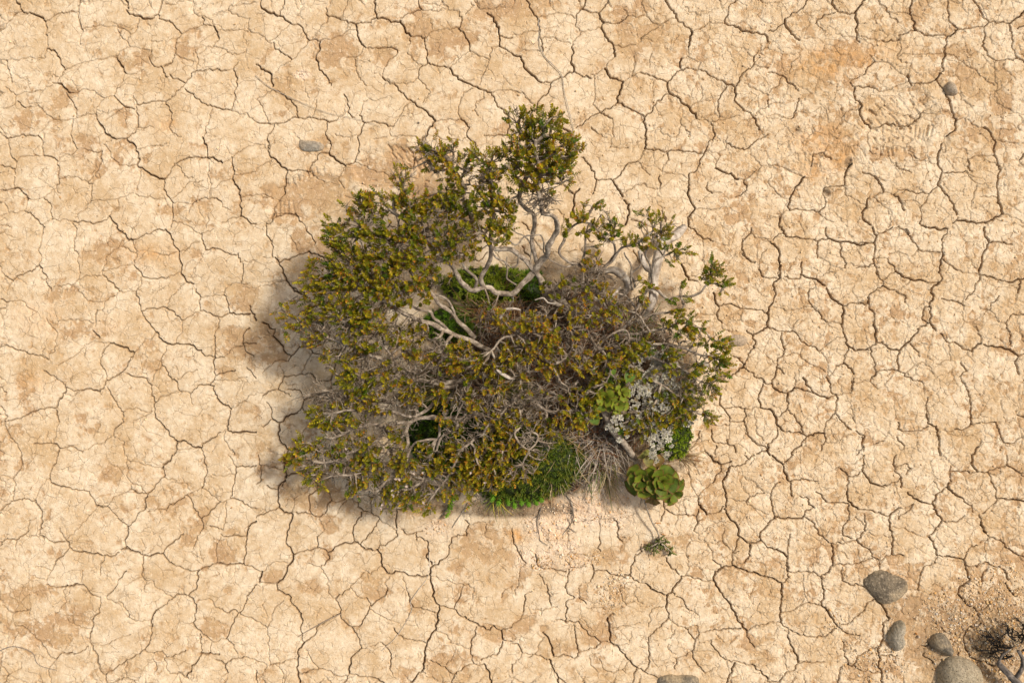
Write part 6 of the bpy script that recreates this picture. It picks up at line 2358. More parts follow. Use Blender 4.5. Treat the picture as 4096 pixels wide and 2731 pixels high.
dome(1800, 1745, 170, 160, .030, 'cushion_plant', 'dark green cushion of star-shaped tufts under the lower left limbs', group=CG, seed=4, spike=.0085, dens=.5, cols=((.04, .10, .005), (.09, .16, .008), (.35, .17, .02)), blades=12, wid=.0016, yel=.05)
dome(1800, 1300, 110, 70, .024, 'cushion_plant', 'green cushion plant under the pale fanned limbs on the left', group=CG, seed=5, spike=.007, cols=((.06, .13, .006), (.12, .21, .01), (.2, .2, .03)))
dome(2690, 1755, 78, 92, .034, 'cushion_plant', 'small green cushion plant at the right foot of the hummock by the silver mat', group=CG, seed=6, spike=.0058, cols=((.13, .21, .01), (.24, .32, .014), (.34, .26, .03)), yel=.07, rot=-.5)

# --- silver mat plant
def silver():
    rng = np.random.default_rng(55)
    c0 = PG(2600, 1560); root = empty('silver_mat_plant', (c0.x, c0.y, float(mound(c0.x, c0.y))))
    tag(root, 'pale grey-white mat of tiny felted rosettes on the right side of the hummock', 'mat plant')
    pts = []
    for (cx, cy, rx, ry, f) in [(2560, 1480, 150, 110, .7), (2640, 1500, 110, 120, 1), (2540, 1620, 120, 100, .95), (2700, 1580, 110, 90, .8), (2620, 1700, 80, 90, .8), (2640, 1790, 45, 70, 1.2), (2480, 1700, 60, 60, .5), (2730, 1640, 60, 60, .7)]:
        for _ in range(int(math.pi * rx * ry / 250 * f)):
            r = math.sqrt(random.random()); a = random.random() * 6.283
            p = PG(cx + rx * r * math.cos(a), cy + ry * r * math.sin(a), .050)
            pts.append((p.x, p.y, mound(p.x, p.y) + .048 + .016 * perlin(np.array(p.x / .03), np.array(p.y / .03), 4) + random.gauss(0, .003)))
    pts = np.array(pts)
    keep = []; 
    for p in pts:
        if all((p[0] - q[0]) ** 2 + (p[1] - q[1]) ** 2 > .0052 ** 2 for q in keep): keep.append(p)
    pts = np.array(keep); n = len(pts)
    T = []
    for q in range(6):
        V = []; F_ = []; tt = []
        for ringi, (nb_, L_, tl) in enumerate([(7, .0058, 78), (5, .0045, 52), (3, .0028, 25)]):
            for j in range(nb_):
                a = j * 2 * math.pi / nb_ + ringi * .5 + rng.normal(0, .12); t_ = math.radians(tl + rng.normal(0, 7))
                o_ = np.array([math.cos(a), math.sin(a), 0]); s_ = np.array([-math.sin(a), math.cos(a), 0]); d = o_ * math.sin(t_) + np.array([0, 0, 1]) * math.cos(t_); nn = np.array([0, 0, 1]) * math.sin(t_) - o_ * math.cos(t_)
                l = L_ * rng.uniform(.85, 1.15); w_ = l * .30; b = len(V); z0 = np.array([0, 0, .0006 * ringi])
                V += [z0, z0 + d * l * .45 + s_ * w_ * .8 + nn * w_ * .3, z0 + d * l * .82 + s_ * w_ * .75 + nn * w_ * .3, z0 + d * l, z0 + d * l * .82 - s_ * w_ * .75 + nn * w_ * .3, z0 + d * l * .45 - s_ * w_ * .8 + nn * w_ * .3]
                F_ += [(b, b + 1, b + 2, b + 3), (b, b + 3, b + 4, b + 5)]; tt += [(0, ringi)] + [(.6, ringi)] * 2 + [(1, ringi)] + [(.6, ringi)] * 2
        T.append((np.array(V), np.array(F_), np.array(tt)))
    D = nrm(np.array([0, 0, 1.0]) + rng.normal(0, .28, (n, 3)))
    V, F_, T_, O = scatter(T, pts, D, rng.uniform(.75, 1.2, n), rng)
    hv = rng.random(n)[O][:, None]
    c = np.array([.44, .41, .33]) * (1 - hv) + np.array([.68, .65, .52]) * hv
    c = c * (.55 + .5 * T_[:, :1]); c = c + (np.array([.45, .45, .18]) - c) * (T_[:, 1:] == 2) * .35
    dead = (rng.random(n) < .12)[O][:, None]; c = np.where(dead, c * [.6, .5, .38], c)
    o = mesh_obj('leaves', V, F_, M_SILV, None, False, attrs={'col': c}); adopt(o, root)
silver()

# --- grasses
def blades(mb, base, n, L_, spread, dir0, rng, cols, w0=.0007, droop=.8, jit=.006):
    for _ in range(n):
        d = nrm(np.array(dir0) + rng.normal(0, spread, 3)); d[2] = abs(d[2]) * .8 + .12; d = nrm(d)
        b = np.array(base) + np.r_[rng.normal(0, jit, 2), 0]; l = L_ * rng.uniform(.45, 1.15); m = 7
        t = np.linspace(0, 1, m)[:, None]; hz = nrm(np.array([d[0], d[1], 0])); dr = droop * rng.uniform(.5, 1.4)
        sw = np.cross(hz, [0, 0, 1]) * rng.normal(0, .22)
        pth = b + d * l * t + (hz * .35 * dr - np.array([0, 0, .62]) * dr + sw) * l * t ** 2.2
        pth[:, 2] = np.maximum(pth[:, 2], np.asarray(mound(pth[:, 0], pth[:, 1])) + .002 + .001 * rng.random())
        c = np.array(cols[rng.integers(len(cols))]) * rng.uniform(.75, 1.2)
        w_ = w0 * rng.uniform(.7, 1.3) * np.array([.8, 1, 1, .95, .8, .55, .15])[:, None]
        s_ = nrm(np.cross(np.gradient(pth, axis=0), [0, 0, 1.0])) * w_
        up = np.array([0, 0, 1.0]) * w_ * .8
        V = np.concatenate([pth + s_, pth - up, pth - s_]); i = np.arange(m - 1)
        F_ = np.concatenate([np.stack([i, i + 1, i + m + 1, i + m], 1), np.stack([i + m, i + m + 1, i + 2 * m + 1, i + 2 * m], 1)])
        mb.add(V, F_, col=c)
STRAW = [(.50, .38, .20), (.42, .31, .16), (.60, .48, .28), (.34, .25, .13)]; GREEN = [(.13, .17, .03), (.20, .22, .04), (.09, .13, .02)]; RUST = [(.26, .13, .05), (.34, .20, .09), (.20, .10, .04), (.40, .28, .15)]; GREY = [(.38, .32, .25), (.46, .40, .32), (.30, .25, .19)]; YEL = [(.42, .38, .04), (.55, .42, .06), (.26, .30, .04)]
G1 = 'grass tufts growing through the shrub'
GR = [
 (1790, 1530, .13, .075, 90, .35, (-.9, -.25, .55), STRAW + GREEN, 'straw and green grass fanning left over the lower left limbs'),
 (1830, 1545, .13, .06, 50, .3, (-.35, -.95, .5), STRAW + GREY, 'long pale grass blades hanging down beside the dark cushion'),
 (1960, 1520, .13, .075, 110, .35, (.95, -.1, .5), GREEN + STRAW, 'green and straw grass sweeping right through the middle of the shrub'),
 (2010, 1560, .12, .06, 70, .45, (.7, -.5, .5), GREEN + STRAW + GREY, 'mixed green and grey grass below the pale snapped branch'),
 (1980, 1240, .09, .05, 150, .7, (.1, .1, .7), RUST, 'rusty brown curled dry grass in front of the bent trunk'),
 (1900, 1260, .09, .045, 110, .7, (-.1, 0, .7), RUST + GREEN, 'rusty and green grass in front of the leftmost green cushion'),
 (2080, 1230, .09, .045, 110, .7, (.2, .1, .7), RUST + GREY, 'brown matted grass right of the trunk foot'),
 (2250, 1780, .10, .07, 80, .5, (-.3, -.5, .6), STRAW + GREEN, 'dense straw grass tuft drooping over the big green cushion'),
 (2220, 1850, .085, .06, 45, .35, (-.05, -1, .4), GREY + STRAW, 'silvery dead grass hanging down the edge of the big cushion'),
 (2400, 1850, .075, .055, 70, .8, (-.1, -.6, .6), STRAW + GREEN + GREY, 'straw grass tuft at the crumbling bottom edge of the hummock'),
 (2430, 1900, .06, .05, 30, .4, (.3, -.9, .35), STRAW, 'pale grass blades trailing onto the white rubble'),
 (2330, 1760, .09, .055, 130, .8, (0, -.1, .7), GREY + RUST, 'grey dead grass matted left of the ringed stem'),
 (2420, 1770, .085, .05, 110, .8, (0, -.1, .6), GREY, 'pale grey grass just left of the ringed stem'),
 (2230, 1560, .12, .05, 150, .8, (0, 0, .7), GREY + RUST, 'grey-brown dead grass in the shadowed middle of the shrub'),
 (2120, 1600, .11, .05, 120, .8, (-.1, -.1, .7), GREY + STRAW, 'dry grass tangle above the curled ring branch'),
 (2300, 1500, .12, .045, 130, .9, (0, 0, .7), RUST + GREY, 'brown grass tangle under the orange-leaved centre'),
 (2450, 1330, .10, .05, 120, .9, (.1, 0, .7), GREY + RUST, 'grey grass tangle at the feet of the twisted right limbs'),
 (2540, 1330, .095, .045, 60, .9, (.1, 0, .7), GREEN + STRAW, 'brown grass tangle under the dark hollow on the right'),
 (2380, 1560, .10, .045, 70, .9, (0, 0, .7), GREY + GREEN, 'dead grass left of the upper leafy rosette'),
 (2630, 1620, .07, .05, 60, .45, (.1, -.2, .8), YEL, 'yellow-green grass tuft in the silver mat'),
 (2660, 1600, .07, .05, 40, .4, (.9, .1, .5), YEL, 'yellow grass blades leaning right out of the silver mat'),
 (2530, 1390, .10, .032, 26, .4, (-.1, .6, .7), [(.07, .16, .01)], 'short fat bright green grass tuft among the right-hand leaves'),
 (2740, 1830, .01, .04, 34, .5, (.6, -.1, .5), STRAW + RUST, 'sparse curled brown grass at the right foot of the hummock'),
 (1990, 1980, .03, .04, 60, .5, (.1, -.3, .8), YEL + GREEN, 'small yellow-green tuft on the lower edge of the big cushion'),
 (2080, 1350, .1, .05, 100, .9, (0, 0, .7), RUST + GREY, 'brown grass tangle right of the fanned pale limbs'),
]
for gi, (sx, sy, z, L_, n, sp, d0, cols, lab) in enumerate(GR):
    rng = np.random.default_rng(300 + gi); p = P(sx, sy, z); zb = float(mound(p.x, p.y)) + .003
    p = PG(sx, sy, .02) if z < .06 else P(sx, sy, zb + .02)
    mb = MB(); blades(mb, (p.x, p.y, float(mound(p.x, p.y)) + .004), int(n * 1.3), L_, sp, d0, rng, cols, w0=.0006 if cols is not YEL else .001, jit=.014 if sp > .6 else .005)
    o = mb.build('grass_tuft', M_GRASS, smooth=False); rebase(o, (p.x, p.y, float(mound(p.x, p.y)))); tag(o, lab, 'grass tuft', G1)

# --- feathery green sprouts
def sprout(path, name, label, leafl, leafw, n, col, group=None, rs=.0008, red=None, cat='seedling', lean=.9):
    rng = np.random.default_rng(abs(hash(label)) % 1000 if False else len(label) * 7 + n)
    pts = np.array([PG(x, y, z) for x, y, z in path]); pts = smooth_path(pts, .004, .0008, seed=n)
    root = empty(name, pts[0]); tag(root, label, cat, group)
    mb = MB(); tube(mb, pts, np.linspace(rs, rs * .5, len(pts)), 5, col=np.array(col) * .9); mb.build('stem', M_GRASS, root)
    mb = MB(); T, U, W = frames(pts); L_ = len(pts) - 1
    for k in range(n):
        t = .12 + .88 * k / n; i = min(int(t * L_), L_ - 1); a = k * 2.4
        o_ = math.cos(a) * U[i] + math.sin(a) * W[i]; d = nrm(o_ * lean + T[i] * .6 + np.array([0, 0, .25])); s_ = nrm(np.cross(d, T[i])) * leafw * .5
        l = leafl * (1.15 - .6 * t) * rng.uniform(.8, 1.2); b = pts[i]; c = np.array(col) * rng.uniform(.7, 1.3)
        mb.add([b, b + d * l * .5 + s_, b + d * l, b + d * l * .5 - s_, b + d * l * .5 - T[i] * leafw * .2], [(0, 1, 4), (1, 2, 4), (2, 3, 4), (3, 0, 4)], col=c)
    mb.build('leaves', M_MOSS, root, smooth=False)
    return root
sprout([(1815, 1955, .02), (1800, 2030, .016), (1787, 2070, .014)], 'leafy_sprout', 'bright green upright sprout poking out below the shrub', .010, .005, 46, (.16, .30, .02))
SG = 'feathery green sprouts on the cushion edge'
SP = [(2005, 1985, 1990, 2020), (2025, 1975, 2035, 2022), (2050, 1985, 2060, 2030), (2075, 1980, 2090, 2020), (2100, 1985, 2118, 2026), (2130, 1990, 2150, 2018), (1985, 1960, 1965, 2005), (2150, 1975, 2170, 2006)]
SPL = ['leftmost but one', 'third from the left', 'fourth from the left', 'fifth from the left', 'third from the right', 'second from the right', 'leftmost', 'rightmost']
for k, (a, b, c, d) in enumerate(SP):
    sprout([(a, b, .022), ((a + c) / 2, (b + d) / 2, .026), (c, d, .02)], 'feathery_sprout', SPL[k] + ' of the feathery sprouts below the big green cushion', .008, .0016, 52 + k, (.15, .32, .02), SG, .0006)

# --- the big-leaved rosette plant
def obovate(mb, base, d, up, L_, W_, col, rng, edge=(.22, .07, .03), curl=.25):
    d = nrm(d); s = nrm(np.cross(d, up)); nn = nrm(np.cross(s, d)); nu, nv = 7, 5
    V = []; C = []
    for i in range(nu + 1):
        t = i / nu; w_ = W_ * (.08 + .92 * math.sin(min(t, .80) / .80 * math.pi / 2) ** 2.0) * (1 if t < .80 else math.sqrt(max(0, 1 - ((t - .80) / .21) ** 2)))
        for j in range(-nv, nv + 1):
            u = j / nv; lob = 1 + .05 * math.sin(t * 38 + u * 3)
            p = base + d * L_ * t * (1 - .03 * u * u) + s * w_ * .5 * u * lob + nn * (curl * W_ * .35 * u * u + .10 * L_ * math.sin(t * 3.1) - curl * .28 * L_ * t * t)
            V.append(p)
            e = max(0, (abs(u) - .86) / .14, (t - .95) / .05)
            c = np.array(col) * (1 + .15 * (abs(u) < .12)); rb = max(0, 1 - t * 3.0) * max(0, 1 - abs(u) * 1.6)
            c = c * (1 - .75 * min(1, e)) + np.array(edge) * .75 * min(1, e); c = c * (1 - .8 * rb) + np.array((.20, .03, .02)) * .8 * rb
            C.append(c)
    m = 2 * nv + 1
    F_ = [(i * m + j, i * m + j + 1, (i + 1) * m + j + 1, (i + 1) * m + j) for i in range(nu) for j in range(m - 1)]
    mb.add(V, F_, col=np.array(C))
def rosette(root, c, axis, n, L_, W_, seed, lab=None, cols=((.10, .15, .012), (.20, .245, .02))):
    rng = np.random.default_rng(seed); axis = nrm(axis); U, W, _ = basis(axis[None], rng); U, W = U[0], W[0]; mb = MB(); c = np.array(c)
    for k in range(n):
        f = k / n; a = k * 2.4 + rng.normal(0, .12); tilt = math.radians(88 - 66 * f); l = L_ * (1 - .45 * f) * rng.uniform(.9, 1.1)
        o_ = math.cos(a) * U + math.sin(a) * W; d = o_ * math.sin(tilt) + axis * math.cos(tilt)
        h = rng.random(); col = np.array(cols[0]) * (1 - h) + np.array(cols[1]) * h
        obovate(mb, c + axis * .010 * f + o_ * .0012, d, axis, l, W_ * (l / L_) * rng.uniform(.9, 1.1), col, rng)
    o = mb.build('rosette', M_ROS, root, smooth=True)
    if lab: o['label'] = lab
def rosette_plant():
    p0 = PG(2380, 1560, .02); root = empty('rosette_plant', p0)
    tag(root, 'woody ringed stem lying over the hummock edge with glossy round-leaved green rosettes at both ends', 'rosette plant')
    rng = np.random.default_rng(9)
    st = smooth_path(np.array([PG(2400, 1600, .05), P(2418, 1648, .088), P(2450, 1720, .078), P(2490, 1765, .066), P(2520, 1805, .056), P(2545, 1845, .05), P(2575, 1900, .048), P(2600, 1920, .052)]), .0018)
    n = len(st); ring = 1 + .16 * np.abs(np.sin(np.arange(n) * 1.3)) * rng.uniform(.5, 1.2, n)
    mb = MB(); tube(mb, st, np.linspace(.0058, .0042, n) * ring, 12, bark=.12, seed=3); mb.build('stem', M_BARK, root)
    lo = ((.065, .105, .008), (.15, .19, .014))
    rosette(root, P(2420, 1595, .105), (-.25, .05, 1), 12, .026, .021, 1)
    rosette(root, P(2462, 1610, .100), (.2, -.25, 1), 11, .023, .019, 2)
    rosette(root, P(2478, 1572, .10), (.35, .15, 1), 10, .022, .018, 3)
    rosette(root, P(2574, 1915, .075), (-.30, -.05, 1), 12, .033, .031, 4, cols=lo)
    rosette(root, P(2640, 1922, .080), (.10, 0, 1), 14, .036, .033, 5, cols=lo)
    rosette(root, P(2675, 1955, .058), (.45, -.45, .8), 9, .031, .026, 6, cols=lo)
    rosette(root, P(2610, 1965, .052), (-.15, -.9, .5), 7, .026, .024, 7, 'rosette turned down with a dull red underside', cols=((.15, .13, .03), (.19, .13, .04)))
    for (sx, sy, z, d, c) in [(2548, 1830, .065, (1, .35, .25), (.20, .20, .05)), (2600, 1880, .07, (-.2, 1, .3), (.22, .20, .06)), (2625, 1880, .065, (.2, 1, .1), (.18, .12, .03)), (2450, 1520, .115, (-.2, 1, .4), (.13, .22, .03)), (2505, 1545, .11, (.3, 1, .3), (.12, .20, .03)), (2395, 1640, .09, (-.5, -1, .2), (.11, .18, .03))]:
        mb = MB(); obovate(mb, np.array(P(sx, sy, z)), np.array(d, float), np.array([0, 0, 1.0]), .027, .021, c, rng); mb.build('leaf', M_ROS, root)
rosette_plant()

# --- needle-leaved sprig on a thin twig
def sprig():
    pts = smooth_path(np.array([PG(2572, 1975, .035), PG(2582, 2015, .03), PG(2606, 2080, .022), PG(2632, 2130, .016), PG(2640, 2165, .018)]), .004, .0008)
    root = empty('needle_sprig', pts[0]); tag(root, 'thin grey twig ending in a small sprig of fat green needle leaves on bare clay', 'sprig')
    mb = MB(); tube(mb, pts, np.linspace(.0019, .0015, len(pts)), 6, bark=.15)
    rng = np.random.default_rng(4); ends = []
    for (a, b) in [(2590, 2190), (2615, 2205), (2655, 2185), (2690, 2210), (2670, 2160), (2640, 2150), (2620, 2170)]:
        q = np.array(PG(a, b, .014)); tube(mb, [pts[-1], (pts[-1] + q) / 2 + [0, 0, .004], q], [.0013, .0011, .0007], 5); ends.append(q)
    mb.build('twig', M_TWIG, root); mb = MB()
    for q in ends:
        ax = nrm(q - pts[-1] + [0, 0, .006])
        for k in range(15):
            d = nrm(ax * .5 + rng.normal(0, .7, 3) + [0, 0, .25]); b = q - ax * rng.uniform(0, .014); l = rng.uniform(.007, .012)
            g = rng.uniform(.7, 1.3) * np.array((.15, .17, .04))
            tube(mb, [b, b + d * l * .3, b + d * l * .8, b + d * l], [.0006, .0013, .0012, .0003], 6, col=g)
    mb.build('needles', M_GRASS, root)
sprig()

# --- weathered dead wood
def wood(path, R, name, label, cat='dead wood', mat=None, sides=14, bark=.25, flat=.8, group=None, twist=10):
    pts = np.array([P(x, y, z) for x, y, z in path]); pts, rr = smooth_path(pts, .005, .0015, rad=np.array(R) / 1000, seed=len(path))
    mb = MB(); tube(mb, pts, rr, sides, bark=bark, flat=flat, twist=twist, seed=len(label))
    o = mb.build(name, mat or M_WHITE); rebase(o, pts[0]); tag(o, label, cat, group); return o
wood([(2740, 905, .010), (2718, 930, .016), (2690, 950, .022), (2655, 968, .030), (2638, 1010, .045), (2628, 1050, .055), (2618, 1100, .065), (2615, 1150, .07), (2612, 1190, .07), (2600, 1225, .065), (2580, 1260, .05)],
     [5, 7.5, 8, 8.5, 8.5, 8.5, 8.5, 8, 8.5, 8, 7], 'dead_log', 'thick white weathered dead trunk leaning down to the clay behind the shrub, upper right', sides=18, bark=.3)
wood([(2360, 1075, .06), (2400, 1085, .07), (2440, 1078, .075), (2478, 1092, .08), (2505, 1118, .085), (2510, 1142, .085), (2498, 1168, .08), (2470, 1190, .07)], [4.5, 5, 5.5, 6.5, 6.5, 6, 5, 4], 'dead_branch', 'short curved bleached branch bent like an elbow left of the white trunk', group='bleached dead branches', bark=.35)
wood([(2560, 1005, .05), (2568, 1040, .055), (2590, 1075, .06), (2615, 1085, .065)], [4, 5, 5, 4], 'dead_branch', 'short grey dead branch joining the left side of the white trunk', group='bleached dead branches')
wood([(1985, 1478, .16), (2010, 1498, .158), (2035, 1512, .15), (2060, 1516, .14)], [1.6, 3.0, 2.2, .6], 'dead_branch', 'pale snapped branch end in the middle of the shrub', group='bleached dead branches', bark=.4)
wood([(2140, 1200, .12), (2175, 1192, .125), (2190, 1210, .12), (2230, 1215, .12), (2262, 1195, .125)], [.9, 1.4, 1.4, 1.2, .6], 'dead_branch', 'thin pale forked stick right of the trunk foot', group='bleached dead branches')
wood([(1960, 1275, .12), (2000, 1275, .125), (2020, 1240, .13), (2060, 1235, .13), (2080, 1238, .125)], [.8, 1.4, 1.8, 1.8, 1.0], 'dead_branch', 'pale angular stick above the middle of the shrub', group='bleached dead branches')
wood([(2370, 1180, .12), (2400, 1205, .12), (2450, 1180, .12), (2480, 1150, .115)], [2, 2.6, 2.6, 1.5], 'dead_branch', 'pale stick lying under the bleached elbow branch', group='bleached dead branches')

# --- dead fan of twigs on the left
def dead_fan():
    rng = np.random.default_rng(8); b0 = P(1400, 1610, .12); root = empty('dead_twig', b0); mb = MB()
    def go(p, d, L_, r, dep):
        n = 5; pts = [np.array(p)]
        for i in range(n): d = nrm(d + rng.normal(0, .16, 3)); pts.append(pts[-1] + d * L_ / n)
        tube(mb, pts, np.linspace(r, r * .55, n + 1), 5, cap=False)
        if dep:
            for k in range(3): q = pts[rng.integers(2, n + 1)]; go(q, nrm(d + rng.normal(0, .55, 3)), L_ * .62, r * .55, dep - 1)
    for d in [(-1, .25, 0), (-1, .55, .05), (-1, -.1, -.05), (-.8, .8, .1)]: go(np.array(b0), nrm(d), .055, .0021, 3)
    mb.build('twigs', M_TWIG, root); tag(root, 'leafless dark fan of dead twigs sticking out of the left side of the shrub', 'dead twigs')
dead_fan()
rngt = np.random.default_rng(21)
def claw(cx, cy, z, r, n, lab):
    """spiky knot of short dead twiglets"""
    c = np.array(P(cx, cy, z)); mb = MB()
    for _ in range(n):
        d = nrm(rngt.normal(0, 1, 3)); b = c + rngt.normal(0, r * .35, 3) * [1, 1, .4]; pts = [b]
        for i in range(4): d = nrm(d + rngt.normal(0, .35, 3)); pts.append(pts[-1] + d * r * .28)
        tube(mb, pts, [.0010, .0009, .0008, .0006, .0004], 4, cap=False)
    o = mb.build('dead_twig', M_TWIG); rebase(o, c); tag(o, lab, 'dead twigs', 'knots of dead twigs')
claw(2165, 800, .222, .024, 60, 'spiky knot of bare twigs below the topmost leafy crown')
claw(2360, 1120, .10, .030, 90, 'dense knot of bare twigs left of the bleached elbow branch')
claw(2110, 1760, .128, .014, 40, 'tuft of pale twiglets inside the curled ring branch')
claw(1850, 1600, .13, .024, 60, 'bare twig tangle under the hanging grass')
claw(1960, 1010 + 260, .12, .022, 40, 'bare twig knot in front of the trunk')

# --- litter on the hummock
def litter():
    rng = np.random.default_rng(77); mb = MB()
    for _ in range(5200):
        r = math.sqrt(rng.random()); a = rng.random() * 6.283
        sx, sy = (2140 + 430 * r * math.cos(a), 1560 + 420 * r * math.sin(a)) if rng.random() < .75 else (2420 + 300 * r * math.cos(a), 1500 + 330 * r * math.sin(a))
        p = PG(sx, sy); z = mound(p.x, p.y) + .003 + .014 * rng.random(); L_ = rng.uniform(.004, .03) * (.5 + rng.random()); th = rng.random() * 6.283
        d = np.array([math.cos(th), math.sin(th), rng.normal(0, .3)]) * L_ / 2; q = np.array([p.x, p.y, z]); k = np.array([rng.normal(0, .15) * L_, rng.normal(0, .15) * L_, .001])
        c = [(.20, .14, .09), (.36, .28, .20), (.12, .07, .04), (.42, .34, .25), (.28, .13, .06)][rng.integers(5)]
        tube(mb, [q - d, q + k, q + d], rng.uniform(.0004, .0011), 3, col=c, cap=False)
    o = mb.build('leaf_litter', M_GRASS); tag(o, 'dead sticks and dry leaf litter lying on the hummock under the shrub', 'litter', kind='stuff')
litter()
def roots():
    R = [([(1755, 2075), (1790, 2030), (1825, 1985)], 'dark thin root lying left of the leafy sprout'), ([(1808, 2110), (1840, 2060), (1875, 2010)], 'forked dark root running down right of the leafy sprout'),
         ([(2160, 2160), (2150, 2090), (2165, 2030)], 'dark wiry root running down over the clay below the big cushion'), ([(2250, 2140), (2290, 2080), (2285, 2010), (2270, 1975)], 'long dark root across the orange-stained rubble'),
         ([(2480, 1850), (2510, 1900), (2560, 1960)], 'grey root beside the ringed stem'), ([(2600, 1810), (2603, 1870)], 'short pale stub standing behind the lower rosettes'), ([(2660, 1850), (2662, 1885)], 'small grey stub right of the short pale stub')]
    for k, (pts, lab) in enumerate(R):
        q = np.array([PG(a, b, .004) for a, b in pts]); q[:, 2] = [zsurf(p[0], p[1]) + .0015 for p in q]
        q, rr = smooth_path(q, .005, .002, rad=np.array([.0006, .0016] if k < 5 else [.003, .003]), seed=k)
        mb = MB(); tube(mb, q, rr, 6, bark=.2)
        for j in range(4): i = random.randrange(len(q) - 1); e = q[i] + np.array([random.gauss(0, .012), -abs(random.gauss(0, .012)), .0006]); tube(mb, [q[i], (q[i] + e) / 2 + [0, 0, .001], e], [.0007, .0006, .0003], 4, cap=False)
        o = mb.build('root', M_BARK); rebase(o, q[0]); tag(o, lab, 'root', 'roots on the clay')
roots()

# --- dry stems on the clay
def stem(key, pts, rad, lab, col, sc=sc_t):
    rad *= .7
    q = [];
    for u, v in pts:
        p = P(key[0] + u / sc, key[1] + v / sc, 0); q.append((p.x, p.y, zsurf(p.x, p.y) + .003))
    q = smooth_path(np.array(q), .006, .0008, seed=len(lab)); q[:, 2] = np.maximum(q[:, 2], [zsurf(a[0], a[1]) + .0006 for a in q])
    mb = MB(); tube(mb, q, np.linspace(rad, rad * .5, len(q)), 5, col=col); o = mb.build('dry_stem', M_GRASS); rebase(o, q[0]); tag(o, lab, 'dry stem', 'dry stems on the clay')
stem((2048, 0), [(183, 130), (185, 200), (188, 290), (225, 395), (300, 470), (345, 530), (362, 650), (400, 800), (425, 900), (448, 990)], .0013, 'long pale grey stem snaking down to the topmost leafy crown', (.50, .44, .35))
stem((1024, 1821), [(1195, 660), (1188, 820), (1130, 910), (1065, 1005), (1075, 1050), (1040, 1140), (965, 1245), (870, 1340)], .0012, 'long pale kinked stem on the clay below the shrub', (.66, .58, .46))
stem((1024, 1821), [(582, 1092), (500, 1125), (420, 1170), (340, 1215), (295, 1245)], .0016, 'short thick grey stem lying along a crack below the shrub', (.40, .31, .22))
stem((1024, 0), [(0, 525), (100, 605), (250, 680), (450, 765), (600, 805), (740, 835), (860, 875)], .0009, 'thin faded stem crossing the clay above the smooth blue-grey stone', (.52, .44, .34))
stem((0, 1821), [(0, 1340), (100, 1308), (230, 1350), (270, 1430), (400, 1470)], .0011, 'dark wiry stem in the lower left corner', (.25, .20, .17))
stem((2048, 1821), [(110, 205), (250, 222), (400, 235), (650, 240)], .0007, 'thin straw stalk lying straight across the clay from the big cushion', (.62, .45, .18))
stem((2048, 1821), [(988, 460), (1025, 462)], .0013, 'short orange dead needle right of the thin twig, above the needle sprig', (.62, .28, .07))
stem((2048, 1821), [(1030, 535), (1060, 545)], .0013, 'second orange dead needle touching the needle sprig', (.62, .28, .07))
stem((3072, 1821), [(1430, 1335), (1540, 1342)], .0008, 'fine black straw left of the burnt shrub', (.10, .08, .06))

# --- stones
def stone(name, key, outline, h, mat, lab, sc=sc_t, group='stones lying on the clay', sink=.003, top=.5, seed=0, lum=.10):
    o2 = np.array([[P(key[0] + u / sc, key[1] + v / sc, h * .4)[0], P(key[0] + u / sc, key[1] + v / sc, h * .4)[1]] for u, v in outline])
    c = o2.mean(0); na = 120; nr = 30
    # closed smooth outline
    n = len(o2); oo = []
    for i in range(n):
        p0, p1, p2, p3 = o2[i - 1], o2[i], o2[(i + 1) % n], o2[(i + 2) % n]
        for t in np.linspace(0, 1, 10, endpoint=False):
            oo.append(.5 * (2 * p1 + (p2 - p0) * t + (2 * p0 - 5 * p1 + 4 * p2 - p3) * t * t + (3 * p1 - p0 - 3 * p2 + p3) * t ** 3))
    oo = np.array(oo); s = np.r_[0, np.cumsum(np.linalg.norm(np.diff(np.vstack([oo, oo[:1]]), axis=0), axis=1))]
    q = np.linspace(0, s[-1], na, endpoint=False); ex = np.stack([np.interp(q, s, np.r_[oo[:, k], oo[0, k]]) for k in (0, 1)], 1)
    gz = zsurf(c[0], c[1]); V = []
    for i in range(nr + 1):
        t = i / nr                                   # 0 centre top, 1 = widest, then tucked under
        for j in range(na):
            r = math.sin(t * math.pi / 2) ** .8
            p = c + (ex[j] - c) * r; zz = h * (max(0, 1 - r ** 2.4)) ** top
            V.append((p[0], p[1], gz - sink + (h + sink) * (zz / h)))
    for j in range(na): p = c + (ex[j] - c) * .93; V.append((p[0], p[1], gz - sink - .006))
    V = np.array(V); R_ = np.linalg.norm(ex - c, axis=1).mean()
    d = V - [c[0], c[1], gz]; 
    no = fbm(V[:, 0] + seed, V[:, 1] + V[:, 2] * .9, R_ * .9, 5, 200 + seed, .6) + .35 * fbm(V[:, 0], V[:, 1] + V[:, 2], R_ * .22, 3, 230 + seed, .6)
    V += nrm(d + [0, 0, .01]) * (no * lum * R_)[:, None]
    F_ = [(i * na + j, (i + 1) * na + j, (i + 1) * na + (j + 1) % na, i * na + (j + 1) % na) for i in range(nr + 1) for j in range(na)]
    o = mesh_obj(name, V, np.array(F_), mat); rebase(o, (c[0], c[1], gz)); tag(o, lab, 'stone', group); return o
S_dark = mat_stone('dark_stone', (.16, .13, .09), (.28, .225, .15), (.44, .35, .225))
S_grey = mat_stone('olive_stone', (.28, .24, .165), (.40, .35, .25), (.50, .44, .33), s=110)
S_blue = mat_stone('blue_grey_stone', (.36, .32, .255), (.45, .41, .33), (.50, .40, .28), s=90)
S_slate = mat_stone('slate_stone', (.18, .155, .115), (.30, .255, .185), (.48, .38, .24), s=120)
S_tan = mat_stone('speckled_stone', (.42, .35, .23), (.53, .45, .31), (.47, .40, .28), spk=1)
S_pale = mat_stone('pale_stone', (.50, .41, .30), (.60, .50, .38), (.55, .43, .29))
